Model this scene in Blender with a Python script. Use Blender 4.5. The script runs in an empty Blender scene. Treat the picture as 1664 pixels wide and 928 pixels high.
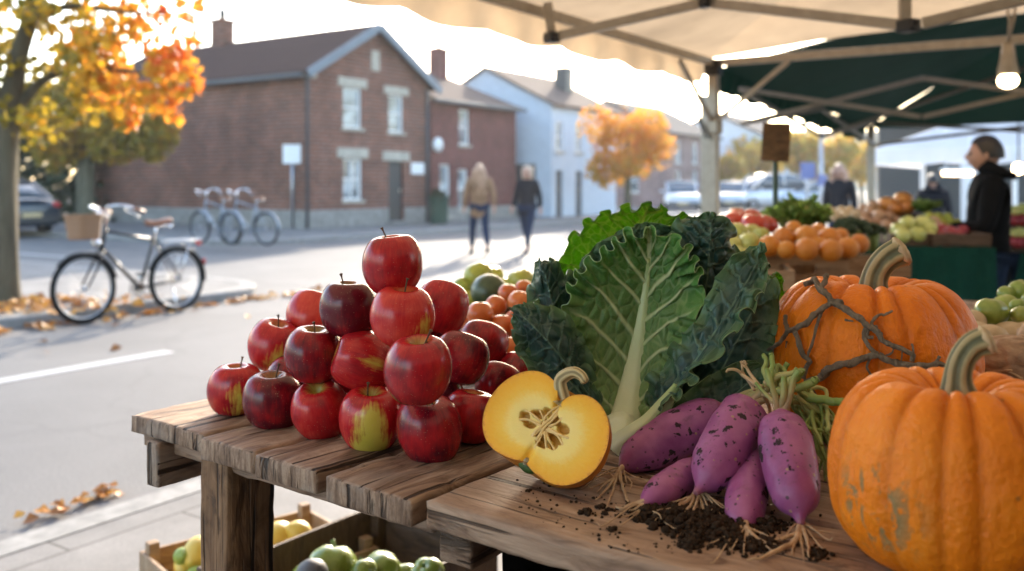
# Autumn market stall by a brick-house street: whole scene in metres, camera looking along +Y.
SKY, SUN, EXPO, HAZE, FSTOP = .15, 2.1, 2.42, 0.0006, 3.7
import bpy, bmesh, math, random
from mathutils import Vector, Matrix, Euler, noise as mn
from mathutils.bvhtree import BVHTree
V = Vector
R = math.radians
PI = math.pi
rnd = random.Random(7)
scene = bpy.context.scene
COL = scene.collection
F, U0, V0, CZ = 1500.0, 832.0, 300.0, 1.32      # photograph's focal length, principal column, horizon row, eye height

def W(u, v, Y):
    return V(((u - U0) / F * Y, Y, CZ - (v - V0) / F * Y))
def G(u, v, z=0.0):
    return W(u, v, (CZ - z) * F / (v - V0))
SD = V((.555, .832, 0)); SN = V((.832, -.555, 0))       # along the street, across it
def S(s, c, z=0.0):
    return V((s * .555 + c * .832, s * .832 - c * .555, z))
STREET = math.atan2(.832, .555)
def sm(a, b, x):
    t = max(0., min(1., (x - a) / (b - a))); return t * t * (3 - 2 * t)
def lerp(a, b, t): return a + (b - a) * t
def spline(pts, n):
    """n+1 samples of a Catmull-Rom curve through pts (tuples or vectors)"""
    pts = [V(p) if not isinstance(p, Vector) else p for p in pts]
    m = len(pts) - 1
    out = []
    for i in range(n + 1):
        t = i / n * m
        k = min(int(t), m - 1); f = t - k
        p0 = pts[k - 1] if k > 0 else pts[k] * 2 - pts[k + 1]
        p1, p2 = pts[k], pts[k + 1]
        p3 = pts[k + 2] if k + 2 <= m else pts[m] * 2 - pts[m - 1]
        out.append(.5 * ((2 * p1) + (p2 - p0) * f + (2 * p0 - 5 * p1 + 4 * p2 - p3) * f * f + (3 * p1 - p0 - 3 * p2 + p3) * f ** 3))
    return out

class MB:
    def __init__(s): s.v = []; s.f = []; s.sm = []; s.mi = []; s.at = {}
    def add(s, verts, faces, smooth=True, mi=0, **at):
        b = len(s.v)
        s.v += [V(p) for p in verts]
        for f in faces:
            s.f.append([i + b for i in f]); s.sm.append(smooth); s.mi.append(mi)
        for k, l in at.items():
            s.at.setdefault(k, []).extend([0.0] * (b - len(s.at.get(k, []))) + list(l))
        return s
    def grid(s, nu, nv, fn, cu=False, cv=False, smooth=True, mi=0, names=()):
        """fn(i/nu, j/nv) -> point or (point, attr...)"""
        vs = []; at = {k: [] for k in names}
        mu = nu if cu else nu + 1; mv = nv if cv else nv + 1
        for j in range(mv):
            for i in range(mu):
                r = fn(i / nu, j / nv)
                if names:
                    vs.append(r[0])
                    for k, x in zip(names, r[1:]): at[k].append(x)
                else: vs.append(r)
        fs = []
        for j in range(nv):
            for i in range(nu):
                a = j * mu + i; b = j * mu + (i + 1) % mu
                c = ((j + 1) % mv) * mu + (i + 1) % mu; d = ((j + 1) % mv) * mu + i
                fs.append((a, b, c, d))
        return s.add(vs, fs, smooth, mi, **at)
    def box(s, c, size, rot=None, bev=0.0, seg=2, mi=0, jitter=0.0, smooth=False):
        bm = bmesh.new(); bmesh.ops.create_cube(bm, size=1)
        for v in bm.verts: v.co = V((v.co.x * size[0], v.co.y * size[1], v.co.z * size[2]))
        if bev > 0: bmesh.ops.bevel(bm, geom=bm.edges[:], offset=bev, segments=seg, affect='EDGES', profile=.5)
        bm.verts.index_update()
        M = (rot.to_4x4() if rot is not None else Matrix())
        vs = [M @ v.co + V(c) for v in bm.verts]
        fs = [[v.index for v in f.verts] for f in bm.faces]; bm.free()
        return s.add(vs, fs, smooth, mi)
    def prism(s, poly, z0, z1, mi=0, smooth=False):
        """poly: list of (x,y) counter-clockwise"""
        n = len(poly)
        vs = [(p[0], p[1], z0) for p in poly] + [(p[0], p[1], z1) for p in poly]
        fs = [list(range(n))[::-1], list(range(n, 2 * n))] + [(i, (i + 1) % n, n + (i + 1) % n, n + i) for i in range(n)]
        return s.add(vs, fs, smooth, mi)
    def tube(s, pts, rad, n=8, cap=True, mi=0, fn=None, smooth=True):
        """fn(k/(m-1), angle) -> radius factor"""
        pts = [V(p) for p in pts]; m = len(pts)
        if not isinstance(rad, (list, tuple)): rad = [rad] * m
        T = [(pts[min(i + 1, m - 1)] - pts[max(i - 1, 0)]).normalized() for i in range(m)]
        up = V((0, 0, 1)) if abs(T[0].z) < .9 else V((1, 0, 0))
        X = T[0].cross(up).normalized()
        vs = []
        for i in range(m):
            X = (X - T[i] * X.dot(T[i])).normalized(); Y = T[i].cross(X)
            for j in range(n):
                a = 2 * PI * j / n
                r = rad[i] * (fn(i / (m - 1), a) if fn else 1)
                vs.append(pts[i] + (X * math.cos(a) + Y * math.sin(a)) * r)
        fs = [(i * n + j, i * n + (j + 1) % n, (i + 1) * n + (j + 1) % n, (i + 1) * n + j) for i in range(m - 1) for j in range(n)]
        if cap: fs += [list(range(n))[::-1], list(range((m - 1) * n, m * n))]
        return s.add(vs, fs, smooth, mi)
    def bar(s, a, b, w, h=None, bev=0.0):
        """square tube between two points"""
        a, b = V(a), V(b); h = h or w; d = b - a; q = d.to_track_quat('X', 'Z').to_matrix()
        return s.box((a + b) / 2, (d.length, w, h), q, bev)
    def revolve(s, prof, n=32, c=(0, 0, 0), fn=None, mi=0, smooth=True):
        """prof: list of (r,z) top to bottom"""
        c = V(c); m = len(prof) - 1
        def g(u, v):
            r, z = prof[round(v * m)]; a = -2 * PI * u
            k = fn(a, v) if fn else 1
            return c + V((r * k * math.cos(a), r * k * math.sin(a), z))
        return s.grid(n, m, g, cu=True, mi=mi, smooth=smooth)
    def ball(s, c, r, n=16, m=10, sc=(1, 1, 1), fn=None, mi=0):
        c = V(c)
        def g(u, v):
            a = -2 * PI * u; p = PI * v
            d = V((math.sin(p) * math.cos(a), math.sin(p) * math.sin(a), math.cos(p)))
            k = fn(d) if fn else 1
            return c + V((d.x * sc[0], d.y * sc[1], d.z * sc[2])) * (r * k)
        return s.grid(n, m, g, cu=True, mi=mi)
    def torus(s, c, R_, r, axis='Y', n=40, m=8, mi=0):
        c = V(c)
        def g(u, v):
            a = 2 * PI * u; b = 2 * PI * v; q = R_ + r * math.cos(b)
            p = (q * math.cos(a), r * math.sin(b), q * math.sin(a))
            return c + (V(p) if axis == 'Y' else V((p[0], p[2], p[1])))
        return s.grid(n, m, g, cu=True, cv=True, mi=mi)
    def xf(s, M):
        s.v = [M @ p for p in s.v]; return s
    def build(s, name, mats, parent=None, world=False):
        me = bpy.data.meshes.new(name)
        vs = s.v
        if parent is not None and world:
            o = parent
            loc = V((0, 0, 0))
            while o is not None: loc = loc + o.location; o = o.parent
            vs = [p - loc for p in vs]
        me.from_pydata([tuple(p) for p in vs], [], s.f)
        me.polygons.foreach_set('use_smooth', s.sm)
        if not isinstance(mats, (list, tuple)): mats = [mats]
        for m in mats: me.materials.append(m)
        if len(mats) > 1: me.polygons.foreach_set('material_index', s.mi)
        for k, l in s.at.items():
            l = l + [0.0] * (len(vs) - len(l))
            me.attributes.new(k, 'FLOAT', 'POINT').data.foreach_set('value', l)
        me.update()
        o = bpy.data.objects.new(name, me); COL.objects.link(o)
        if parent is not None: o.parent = parent
        return o

def tag(o, label, cat, group=None, kind=None):
    o['label'] = label; o['category'] = cat
    if group: o['group'] = group
    if kind: o['kind'] = kind
    return o
def thing(name, label, cat, loc=(0, 0, 0), rotz=0.0, group=None):
    o = bpy.data.objects.new(name, None); COL.objects.link(o)
    o.empty_display_size = .05
    o.location = loc; o.rotation_euler = (0, 0, rotz)
    return tag(o, label, cat, group)
def struct(o, label=None, cat=None, kind='structure'):
    o['kind'] = kind
    if label: o['label'] = label; o['category'] = cat
    return o
def kids(o): return [c for c in bpy.data.objects if c.parent == o]
def dup(o, parent=None):
    ch = kids(o)
    c = o.copy(); COL.objects.link(c)
    if parent is not None: c.parent = parent
    for k in ch: dup(k, c)
    return c

# ------------------------------------------------------------------ node materials
class NM:
    def __init__(s, name):
        s.m = bpy.data.materials.new(name); s.m.use_nodes = True
        s.nt = s.m.node_tree; s.nt.nodes.clear()
        s.o = s.nt.nodes.new('ShaderNodeOutputMaterial')
    def n(s, t, **kw):
        x = s.nt.nodes.new('ShaderNode' + t)
        for k, v in kw.items(): setattr(x, k, v)
        return x
    def put(s, sock, val):
        if val is None: return
        if hasattr(val, 'is_output'): s.nt.links.new(val, sock)
        else:
            if isinstance(val, (tuple, list)) and len(val) == 3 and sock.type == 'RGBA': val = (*val, 1)
            sock.default_value = val
    def tc(s, which='Object'): return s.n('TexCoord').outputs[which]
    def xyz(s, vec): return s.n_in('SeparateXYZ', vec).outputs
    def n_in(s, t, *ins, **kw):
        x = s.n(t, **kw)
        for k, v in enumerate(ins): s.put(x.inputs[k], v)
        return x
    def map(s, vec, scale=(1, 1, 1), loc=(0, 0, 0), rot=(0, 0, 0)):
        x = s.n('Mapping'); s.put(x.inputs[0], vec); x.inputs['Scale'].default_value = scale
        x.inputs['Location'].default_value = loc; x.inputs['Rotation'].default_value = rot
        return x.outputs[0]
    def randvec(s, vec, amt=10.0):
        r = s.n('ObjectInfo').outputs['Random']
        k = s.math('MULTIPLY', r, amt)
        c = s.n('CombineXYZ'); s.put(c.inputs[0], k); s.put(c.inputs[1], s.math('MULTIPLY', k, 1.7)); s.put(c.inputs[2], s.math('MULTIPLY', k, 2.3))
        return s.vmath('ADD', vec, c.outputs[0])
    def vmath(s, op, a, b=None):
        x = s.n('VectorMath', operation=op); s.put(x.inputs[0], a); s.put(x.inputs[1], b)
        return x.outputs['Value'] if op in ('DOT_PRODUCT', 'LENGTH', 'DISTANCE') else x.outputs[0]
    def math(s, op, a, b=None, c=None, clamp=False):
        x = s.n('Math', operation=op, use_clamp=clamp); s.put(x.inputs[0], a); s.put(x.inputs[1], b)
        if c is not None: s.put(x.inputs[2], c)
        return x.outputs[0]
    def noise(s, vec, scale=5, detail=4, rough=.55, dist=0, out='Fac'):
        x = s.n('TexNoise'); s.put(x.inputs['Vector'], vec); s.put(x.inputs['Scale'], scale)
        x.inputs['Detail'].default_value = detail; x.inputs['Roughness'].default_value = rough; x.inputs['Distortion'].default_value = dist
        return x.outputs[out]
    def vor(s, vec, scale=5, feat='F1', rand=1.0, out='Distance'):
        x = s.n('TexVoronoi', feature=feat); s.put(x.inputs['Vector'], vec); s.put(x.inputs['Scale'], scale)
        x.inputs['Randomness'].default_value = rand
        return x.outputs[out]
    def wave(s, vec, scale, dist=0, detail=2, dscale=1, typ='BANDS', dirn='X'):
        x = s.n('TexWave', wave_type=typ, bands_direction=dirn); s.put(x.inputs['Vector'], vec)
        x.inputs['Scale'].default_value = scale; x.inputs['Distortion'].default_value = dist
        x.inputs['Detail'].default_value = detail; x.inputs['Detail Scale'].default_value = dscale
        return x.outputs['Fac']
    def ramp(s, fac, stops, mode='LINEAR'):
        x = s.n('ValToRGB'); s.put(x.inputs[0], fac); r = x.color_ramp; r.interpolation = mode
        while len(r.elements) < len(stops): r.elements.new(.5)
        for e, (p, c) in zip(r.elements, stops):
            e.position = p; e.color = (c, c, c, 1) if isinstance(c, (int, float)) else (*c[:3], 1)
        return x.outputs[0]
    def mix(s, fac, a, b, mode='MIX'):
        x = s.n('Mix', data_type='RGBA', blend_type=mode)
        s.put(x.inputs[0], fac); s.put(x.inputs[6], a); s.put(x.inputs[7], b)
        return x.outputs[2]
    def attr(s, name, typ='GEOMETRY'):
        x = s.n('Attribute', attribute_type=typ, attribute_name=name); return x.outputs['Fac']
    def bump(s, h, strength=.3, dist=.01, nrm=None):
        x = s.n('Bump'); s.put(x.inputs['Height'], h); x.inputs['Strength'].default_value = strength
        x.inputs['Distance'].default_value = dist; s.put(x.inputs['Normal'], nrm)
        return x.outputs[0]
    def pbr(s, base, rough=.5, metal=0, normal=None, spec=.5, coat=0, coat_r=.1, sss=0, sssr=(.01, .004, .002), emit=None, es=0, trans=0, sheen=0, alpha=None):
        p = s.n('BsdfPrincipled'); I = p.inputs
        s.put(I['Base Color'], base); s.put(I['Roughness'], rough); s.put(I['Metallic'], metal); s.put(I['Normal'], normal)
        s.put(I['Specular IOR Level'], spec); s.put(I['Coat Weight'], coat); s.put(I['Coat Roughness'], coat_r)
        if sss: s.put(I['Subsurface Weight'], sss); I['Subsurface Radius'].default_value = sssr; I['Subsurface Scale'].default_value = 1
        if emit is not None: s.put(I['Emission Color'], emit); s.put(I['Emission Strength'], es)
        if trans: s.put(I['Transmission Weight'], trans)
        if sheen: s.put(I['Sheen Weight'], sheen)
        if alpha is not None: s.put(I['Alpha'], alpha)
        return p.outputs[0]
    def out(s, sh): s.nt.links.new(sh, s.o.inputs[0]); return s.m
    def mixsh(s, f, a, b):
        x = s.n('MixShader'); s.put(x.inputs[0], f); s.put(x.inputs[1], a); s.put(x.inputs[2], b); return x.outputs[0]
    def transl(s, c, normal=None):
        x = s.n('BsdfTranslucent'); s.put(x.inputs[0], c); s.put(x.inputs['Normal'], normal); return x.outputs[0]

def plain(name, c, rough=.5, metal=0, var=.15, scale=30, bump=0.0, coat=0, spec=.5):
    m = NM(name); p = m.tc()
    nz = m.noise(p, scale, 3)
    d = tuple(x * (1 - var) for x in c); l = tuple(min(1, x * (1 + var)) for x in c)
    col = m.ramp(nz, [(.3, d), (.7, l)])
    nrm = m.bump(nz, bump, .005) if bump else None
    return m.out(m.pbr(col, rough, metal, nrm, coat=coat, spec=spec))
# ------------------------------------------------------------------ ground materials
def m_asphalt():
    m = NM('asphalt'); p = m.tc()
    a = m.noise(p, .35, 5, .6); b = m.noise(p, 90, 2, .7); t = m.noise(m.map(p, (.5, .06, 1), rot=(0, 0, -STREET)), 1.2, 3)
    c = m.ramp(m.math('ADD', m.math('MULTIPLY', a, .55), m.math('MULTIPLY', t, .45)), [(.32, (.098, .092, .086)), (.5, (.135, .126, .117)), (.68, (.17, .16, .148))])
    pt = m.noise(p, .9, 4, .65, .6); c = m.mix(1., c, m.ramp(pt, [(.35, .72), (.6, 1.08)]), 'MULTIPLY')
    c = m.mix(.5, c, m.ramp(b, [(.3, (.05, .048, .047)), (.7, (.25, .235, .222))]))
    crk = m.vor(m.n_in('VectorMath', p, m.n_in('VectorMath', m.noise(p, 1.3, 3, out='Color'), (.9, .9, 0), operation='MULTIPLY').outputs[0], operation='ADD').outputs[0], .28, 'DISTANCE_TO_EDGE')
    c = m.mix(m.ramp(crk, [(.0, .22), (.006, 0.)]), c, (.05, .047, .044))
    return m.out(m.pbr(c, .78, normal=m.bump(b, .35, .004), spec=.35))
def m_paving(name, c0, c1, sx, sy, ang):
    m = NM(name); p = m.tc()
    q = m.map(p, (1, 1, 1), rot=(0, 0, -ang))
    b = m.n('TexBrick', offset=.5); m.put(b.inputs['Vector'], q)
    for k, v in (('Color1', (*c0, 1)), ('Color2', (*c1, 1)), ('Mortar', (.10, .09, .08, 1)), ('Scale', 1.), ('Mortar Size', .007), ('Mortar Smooth', .2), ('Bias', 0.), ('Brick Width', sx), ('Row Height', sy)): b.inputs[k].default_value = v
    n1 = m.noise(p, 2.2, 5, .65); n2 = m.noise(p, 120, 2)
    c = m.mix(.7, b.outputs[0], m.mix(1, b.outputs[0], m.ramp(n1, [(.3, .62), (.7, 1.25)]), 'MULTIPLY'))
    c = m.mix(.35, c, m.mix(1, c, m.ramp(n2, [(.3, .6), (.7, 1.3)]), 'MULTIPLY'))
    nr = m.bump(m.math('ADD', m.math('MULTIPLY', b.outputs[1], -1.), m.math('MULTIPLY', n2, .25)), .5, .004)
    return m.out(m.pbr(c, .82, normal=nr, spec=.3))
M_asph = m_asphalt()
M_pave = m_paving('paving slabs', (.175, .163, .15), (.215, .20, .185), .92, .62, STREET)
M_kerb = plain('kerb stone', (.23, .218, .20), .8, var=.25, scale=14, bump=.2)
M_paint = plain('road paint', (.42, .41, .39), .7, var=.3, scale=40)

bm = MB(); bm.add([(-220, -40, 0), (260, -40, 0), (260, 420, 0), (-220, 420, 0)], [(0, 1, 2, 3)], False)
struct(bm.build('road', M_asph), 'pale worn asphalt street crossing in front of the market', 'road')

def rounded(poly, r, k=8):
    """round the convex corners of a polygon given as [(x,y,round?)]"""
    out = []; n = len(poly)
    for i, p in enumerate(poly):
        if not p[2]: out.append(V((p[0], p[1], 0))); continue
        a = V((poly[i - 1][0], poly[i - 1][1], 0)); b = V((p[0], p[1], 0)); c = V((poly[(i + 1) % n][0], poly[(i + 1) % n][1], 0))
        d1 = (a - b).normalized(); d2 = (c - b).normalized()
        p1, p2 = b + d1 * r, b + d2 * r
        for j in range(k + 1):
            t = j / k; out.append(p1 * (1 - t) ** 2 + b * 2 * t * (1 - t) + p2 * t * t)
    return out
def offset(poly, d):
    n = len(poly); out = []
    for i in range(n):
        a, b, c = poly[i - 1], poly[i], poly[(i + 1) % n]
        e1 = (b - a).normalized(); e2 = (c - b).normalized()
        n1 = V((-e1.y, e1.x, 0)); n2 = V((-e2.y, e2.x, 0)); nn = (n1 + n2)
        if nn.length < 1e-4: nn = n1
        nn.normalize(); out.append(b + nn * (d / max(.3, nn.dot(n1))))
    return out
def pavement(sc, r, h, kw, label, klabel):
    poly = rounded([(S(a, c).x, S(a, c).y, f) for a, c, f in sc], r)
    ar = sum(poly[i - 1].x * poly[i].y - poly[i].x * poly[i - 1].y for i in range(len(poly)))
    if ar < 0: poly = poly[::-1]
    inn = offset(poly, kw); n = len(poly)
    m = MB(); m.add([(p.x, p.y, h - .004) for p in inn], [list(range(n))], False)
    struct(m.build('pavement', M_pave), label, 'pavement')
    k = MB(); ch = .018; mid = offset(poly, ch)
    vs = [(p.x, p.y, -.01) for p in poly] + [(p.x, p.y, h - ch) for p in poly] + [(p.x, p.y, h) for p in mid] + [(p.x, p.y, h) for p in inn] + [(p.x, p.y, h - .02) for p in inn]
    fs = []
    for L in range(4):
        fs += [(L * n + i, L * n + (i + 1) % n, (L + 1) * n + (i + 1) % n, (L + 1) * n + i) for i in range(n)]
    k.add(vs, fs, False)
    struct(k.build('kerb', M_kerb), klabel, 'kerb')
pavement([(-25, -3.4, 0), (-25, 30, 0), (60, 30, 0), (60, -3.4, 0)], 1, .035, .16, 'grey slab pavement under the market stalls', 'low kerb stones edging the market pavement')
pavement([(-30, -8.45, 0), (7.9, -8.45, 1), (7.9, -60, 0), (-30, -60, 0)], 1.3, .11, .17, 'sunlit corner pavement around the maple trunk', 'rounded kerb at the corner beside the black bicycle')
pavement([(13.0, -15.5, 1), (90, -15.5, 0), (90, -60, 0), (13.0, -60, 0)], 1.5, .11, .17, 'shaded pavement in front of the brick houses', 'kerb along the row of houses')
mk = MB()
for s0, s1, c0, c1 in ((2.3, 4.56, -6.36, -6.22), (9.40, 9.54, -26, -15.6)):
    mk.add([S(s0, c0, .004), S(s0, c1, .004), S(s1, c1, .004), S(s1, c0, .004)], [(0, 1, 2, 3)], False)
struct(mk.build('road_marking', M_paint), 'white painted dashes on the asphalt', 'road marking')

# ------------------------------------------------------------------ houses
def m_brick(name, c0, c1, mort, haze=0):
    m = NM(name); p = m.tc(); x = m.xyz(p)
    c = m.n('CombineXYZ'); m.put(c.inputs[0], m.math('ADD', x[0], x[1])); m.put(c.inputs[1], x[2])
    b = m.n('TexBrick', offset=.5); m.put(b.inputs['Vector'], c.outputs[0])
    for k, v in (('Color1', (*c0, 1)), ('Color2', (*c1, 1)), ('Mortar', (*mort, 1)), ('Scale', 1.), ('Mortar Size', .016), ('Mortar Smooth', .1), ('Bias', -.1), ('Brick Width', .33), ('Row Height', .115)): b.inputs[k].default_value = v
    n1 = m.noise(p, 1.1, 5, .65); n2 = m.noise(p, 9, 3)
    col = m.mix(1, b.outputs[0], m.ramp(n1, [(.3, .68), (.72, 1.28)]), 'MULTIPLY')
    col = m.mix(.5, col, m.mix(1, col, m.ramp(n2, [(.3, .6), (.7, 1.4)]), 'MULTIPLY'))
    return m.out(m.pbr(col, .88, normal=m.bump(b.outputs[1], -.4, .01), spec=.2))
def m_roof(name, c0, c1):
    m = NM(name); p = m.tc(); x = m.xyz(p)
    w = m.wave(p, 4.2, .6, 2, dirn='Z'); n = m.noise(p, 3, 5, .7); n2 = m.noise(p, 14, 2)
    c = m.mix(m.math('ADD', m.math('MULTIPLY', n, .7), m.math('MULTIPLY', n2, .3)), c0, c1)
    c = m.mix(m.ramp(w, [(0, .55), (.25, 0.)]), c, tuple(k * .5 for k in c0))
    return m.out(m.pbr(c, .95, normal=m.bump(w, .5, .03), spec=.04))
M_brick1 = m_brick('brown brick', (.215, .072, .040), (.13, .046, .030), (.22, .17, .14))
M_brick2 = m_brick('red brick', (.185, .058, .046), (.145, .045, .038), (.16, .10, .085))
M_render = plain('pale blue render', (.50, .56, .62), .85, var=.06, scale=3)
M_brick4 = m_brick('muted brick', (.27, .16, .14), (.22, .13, .12), (.3, .26, .24))
M_roofd = m_roof('dark roof tiles', (.055, .030, .025), (.095, .052, .042))
M_roofl = m_roof('pale roof tiles', (.15, .105, .085), (.21, .155, .125))
M_roofg = m_roof('grey roof slates', (.09, .085, .085), (.13, .12, .12))
M_stone = plain('pale stone', (.42, .38, .31), .8, var=.2, scale=8)
M_plinth = plain('plinth stone', (.25, .235, .21), .85, var=.25, scale=5)
M_barge = plain('grey blue paint', (.13, .165, .20), .5, var=.1, scale=4)
M_dark = plain('dark paint', (.03, .034, .038), .45, var=.2)
M_gutter = plain('dark gutter', (.055, .06, .068), .5, var=.15)
M_white = plain('white frame paint', (.78, .78, .76), .45, var=.05)
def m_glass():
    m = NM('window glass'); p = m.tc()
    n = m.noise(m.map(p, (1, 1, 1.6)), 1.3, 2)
    return m.out(m.pbr(m.ramp(n, [(.38, (.10, .12, .13)), (.55, (.34, .38, .40)), (.7, (.50, .55, .57))]), .07, spec=.9))  # reflected sky painted into the pane colour as pale patches
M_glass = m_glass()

def wall(mb, axis, x0, x1, z0, z1, ops, pos, depth, sgn):
    """wall in plane y=pos (axis 'x') or x=pos (axis 'y') with reveals going sgn*depth inward"""
    def P(a, z, d=0): return (a, pos + sgn * d, z) if axis == 'x' else (pos + sgn * d, a, z)
    xs = sorted({x0, x1, *[o[0] for o in ops], *[o[1] for o in ops]}); zs = sorted({z0, z1, *[o[2] for o in ops], *[o[3] for o in ops]})
    for i in range(len(xs) - 1):
        for j in range(len(zs) - 1):
            cx, cz = (xs[i] + xs[i + 1]) / 2, (zs[j] + zs[j + 1]) / 2
            if any(o[0] < cx < o[1] and o[2] < cz < o[3] for o in ops): continue
            mb.add([P(xs[i], zs[j]), P(xs[i + 1], zs[j]), P(xs[i + 1], zs[j + 1]), P(xs[i], zs[j + 1])], [(0, 1, 2, 3)], False)
    for a, b, c, d in [o[:4] for o in ops]:
        for (p, q) in (((a, c), (b, c)), ((b, c), (b, d)), ((b, d), (a, d)), ((a, d), (a, c))):
            mb.add([P(*p), P(*q), P(*q, depth), P(*p, depth)], [(0, 1, 2, 3)], False)
def slab(mb, poly, th):
    poly = [V(p) for p in poly]; n = (poly[1] - poly[0]).cross(poly[2] - poly[0]).normalized()
    if n.z < 0: n = -n
    k = len(poly); lo = [p - n * th for p in poly]
    mb.add(poly + lo, [list(range(k)), list(range(k, 2 * k))[::-1]] + [(i, (i + 1) % k, k + (i + 1) % k, k + i) for i in range(k)], False)
def window(root, axis, x0, x1, z0, z1, pos, sgn, cross=True, sill=True, door=None, parts=('x',)):
    """frame set back in its reveal, pane behind it"""
    d = .09; fw = .06
    def bx(mb, a0, a1, c0, c1, y0, y1):
        cx, cz, cy = (a0 + a1) / 2, (c0 + c1) / 2, pos + sgn * (y0 + y1) / 2
        sx, sz, sy = a1 - a0, c1 - c0, abs(y1 - y0)
        if axis == 'x': mb.box((cx, cy, cz), (sx, sy, sz))
        else: mb.box((cy, cx, cz), (sy, sx, sz))
    if door is not None:
        m = MB(); bx(m, x0 + .001, x1 - .001, z0, z1 - .001, d, d + .05); dr = m.build('door', door, root)
        m = MB()
        for zz in (z0 + .25, z0 + 1.05): bx(m, x0 + .1, x1 - .1, zz, zz + .6, d - .012, d - .001)
        m.build('door_panel', door, dr)
        m = MB(); bx(m, x1 - .12, x1 - .08, z0 + .95, z0 + 1.08, d - .04, d - .002); m.build('handle', M_stone, dr)
        return
    m = MB()
    bx(m, x0, x0 + fw, z0, z1, d - .03, d + .03); bx(m, x1 - fw, x1, z0, z1, d - .03, d + .03)
    bx(m, x0 + fw, x1 - fw, z0, z0 + fw, d - .03, d + .03); bx(m, x0 + fw, x1 - fw, z1 - fw, z1, d - .03, d + .03)
    mz = (z0 + z1) / 2
    bx(m, x0 + fw, x1 - fw, mz - .025, mz + .025, d - .02, d + .02)
    if cross:
        mx = (x0 + x1) / 2
        bx(m, mx - .025, mx + .025, z0 + fw, mz - .026, d - .015, d + .015); bx(m, mx - .025, mx + .025, mz + .026, z1 - fw, d - .015, d + .015)
    w = m.build('window', M_white, root)
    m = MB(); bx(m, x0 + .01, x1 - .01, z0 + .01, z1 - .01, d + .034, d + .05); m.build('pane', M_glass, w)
    if sill:
        m = MB(); bx(m, x0 - .07, x1 + .07, z0 - .09, z0 - .002, -.06, d - .035); m.build('sill', M_stone, w)

# --- brown brick house at the corner
h1 = thing('brick_house', 'brown brick corner house with dark tiled roof and stone lintels', 'house', S(18.0, -18.75), STREET)
L1, D1, E1, A1 = 5.2, 10.6, 4.5, 6.0
ops = [(1.36, 2.14, 2.97, 4.15), (3.32, 4.02, 2.93, 4.08), (1.36, 2.16, .87, 2.09), (3.33, 4.03, .12, 2.04)]
m = MB(); wall(m, 'x', 0, L1, .0, E1, ops, 0, .14, 1)
m.add([(0, 0, E1), (L1, 0, E1), (L1 / 2, 0, A1)], [(0, 1, 2)], False); m.add([(0, D1, E1), (L1, D1, E1), (L1 / 2, D1, A1)], [(2, 1, 0)], False)
wall(m, 'y', 0, D1, 0, E1, [], 0, .1, 1); wall(m, 'y', 0, D1, 0, E1, [], L1, .1, -1); wall(m, 'x', 0, L1, 0, E1, [], D1, .1, -1)
m.build('wall', M_brick1, h1)
m = MB(); ov = .3; k = (A1 - E1) / (L1 / 2)
slab(m, [(-ov, -ov, E1 - ov * k + .1), (L1 / 2, -ov, A1 + .1), (L1 / 2, D1 + .2, A1 + .1), (-ov, D1 + .2, E1 - ov * k + .1)], .1)
slab(m, [(L1 + ov, -ov, E1 - ov * k + .1), (L1 / 2 + .002, -ov, A1 + .1), (L1 / 2 + .002, D1 + .2, A1 + .1), (L1 + ov, D1 + .2, E1 - ov * k + .1)], .1)
rf = m.build('roof', M_roofd, h1)
m = MB(); m.box((L1 / 2, 6.8, A1 + .35), (.55, .55, 1.1)); m.box((L1 / 2, 6.8, A1 + .86), (.66, .66, .09)); ch = m.build('chimney', M_brick1, rf)
m = MB(); m.revolve([(.0, A1 + 1.28), (.1, A1 + 1.28), (.12, A1 + 1.22), (.1, A1 + .905), (.0, A1 + .905)], 12, (L1 / 2, 6.8, 0)); m.build('chimney_pot', M_dark, rf)
m = MB()
for sg in (-1, 1):
    xa = L1 / 2 + sg * (L1 / 2 + ov); m.bar((xa, -ov - .03, E1 - ov * k + .0), (L1 / 2 + sg * .02, -ov - .03, A1 + .0), .05, .24)
m.build('bargeboard', M_barge, h1)
m = MB(); m.box((-ov - .05, D1 / 2, E1 - ov * k - .02), (.11, D1 + .3, .13), bev=.02); m.build('gutter', M_gutter, h1)
m = MB(); m.tube([(-.09, -.07, .1), (-.09, -.07, 4.2), (-.25, -.07, 4.32)], .05, 10); m.build('drainpipe', M_gutter, h1)
m = MB(); m.tube([(L1 - .1, -.08, .1), (L1 - .1, -.08, 4.35)], .05, 10); m.build('drainpipe', M_gutter, h1)
for a in ((1.15, 2.35, 4.152, 4.42), (3.1, 4.25, 4.082, 4.33), (1.12, 2.4, 2.092, 2.38), (3.05, 4.3, 2.042, 2.34)):
    m = MB(); m.box(((a[0] + a[1]) / 2, -.01, (a[2] + a[3]) / 2), (a[1] - a[0], .06, a[3] - a[2]), bev=.02); m.build('lintel', M_stone, h1)
m = MB(); m.box((1.62, -.012, .3), (3.36, .06, .62), bev=.015); m.box((4.64, -.012, .3), (1.16, .06, .62), bev=.015); m.box((-.012, D1 / 2, .3), (.06, D1, .62), bev=.015); m.build('plinth', M_plinth, h1)
m = MB(); m.box((3.68, -.18, .155), (1.0, .34, .09), bev=.01); m.build('doorstep', M_plinth, h1)
m = MB(); m.box((2.72, -.005, 5.03), (.36, .05, .62), bev=.01); m.build('gable_vent', M_stone, h1)
m = MB(); m.box((.13, -.03, 4.42), (.3, .1, .3), bev=.02); m.build('kneeler_stone', M_stone, h1)
for o in ops[:3]: window(h1, 'x', *o, 0, 1, cross=(o[2] < 2))
window(h1, 'x', *ops[3], 0, 1, door=M_dark)
m = MB(); m.box((4.68, -.025, 1.83), (.62, .04, .36), bev=.008)
sg = m.build('wall_sign', M_white, None); sg.location = h1.location; sg.rotation_euler = h1.rotation_euler
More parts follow.
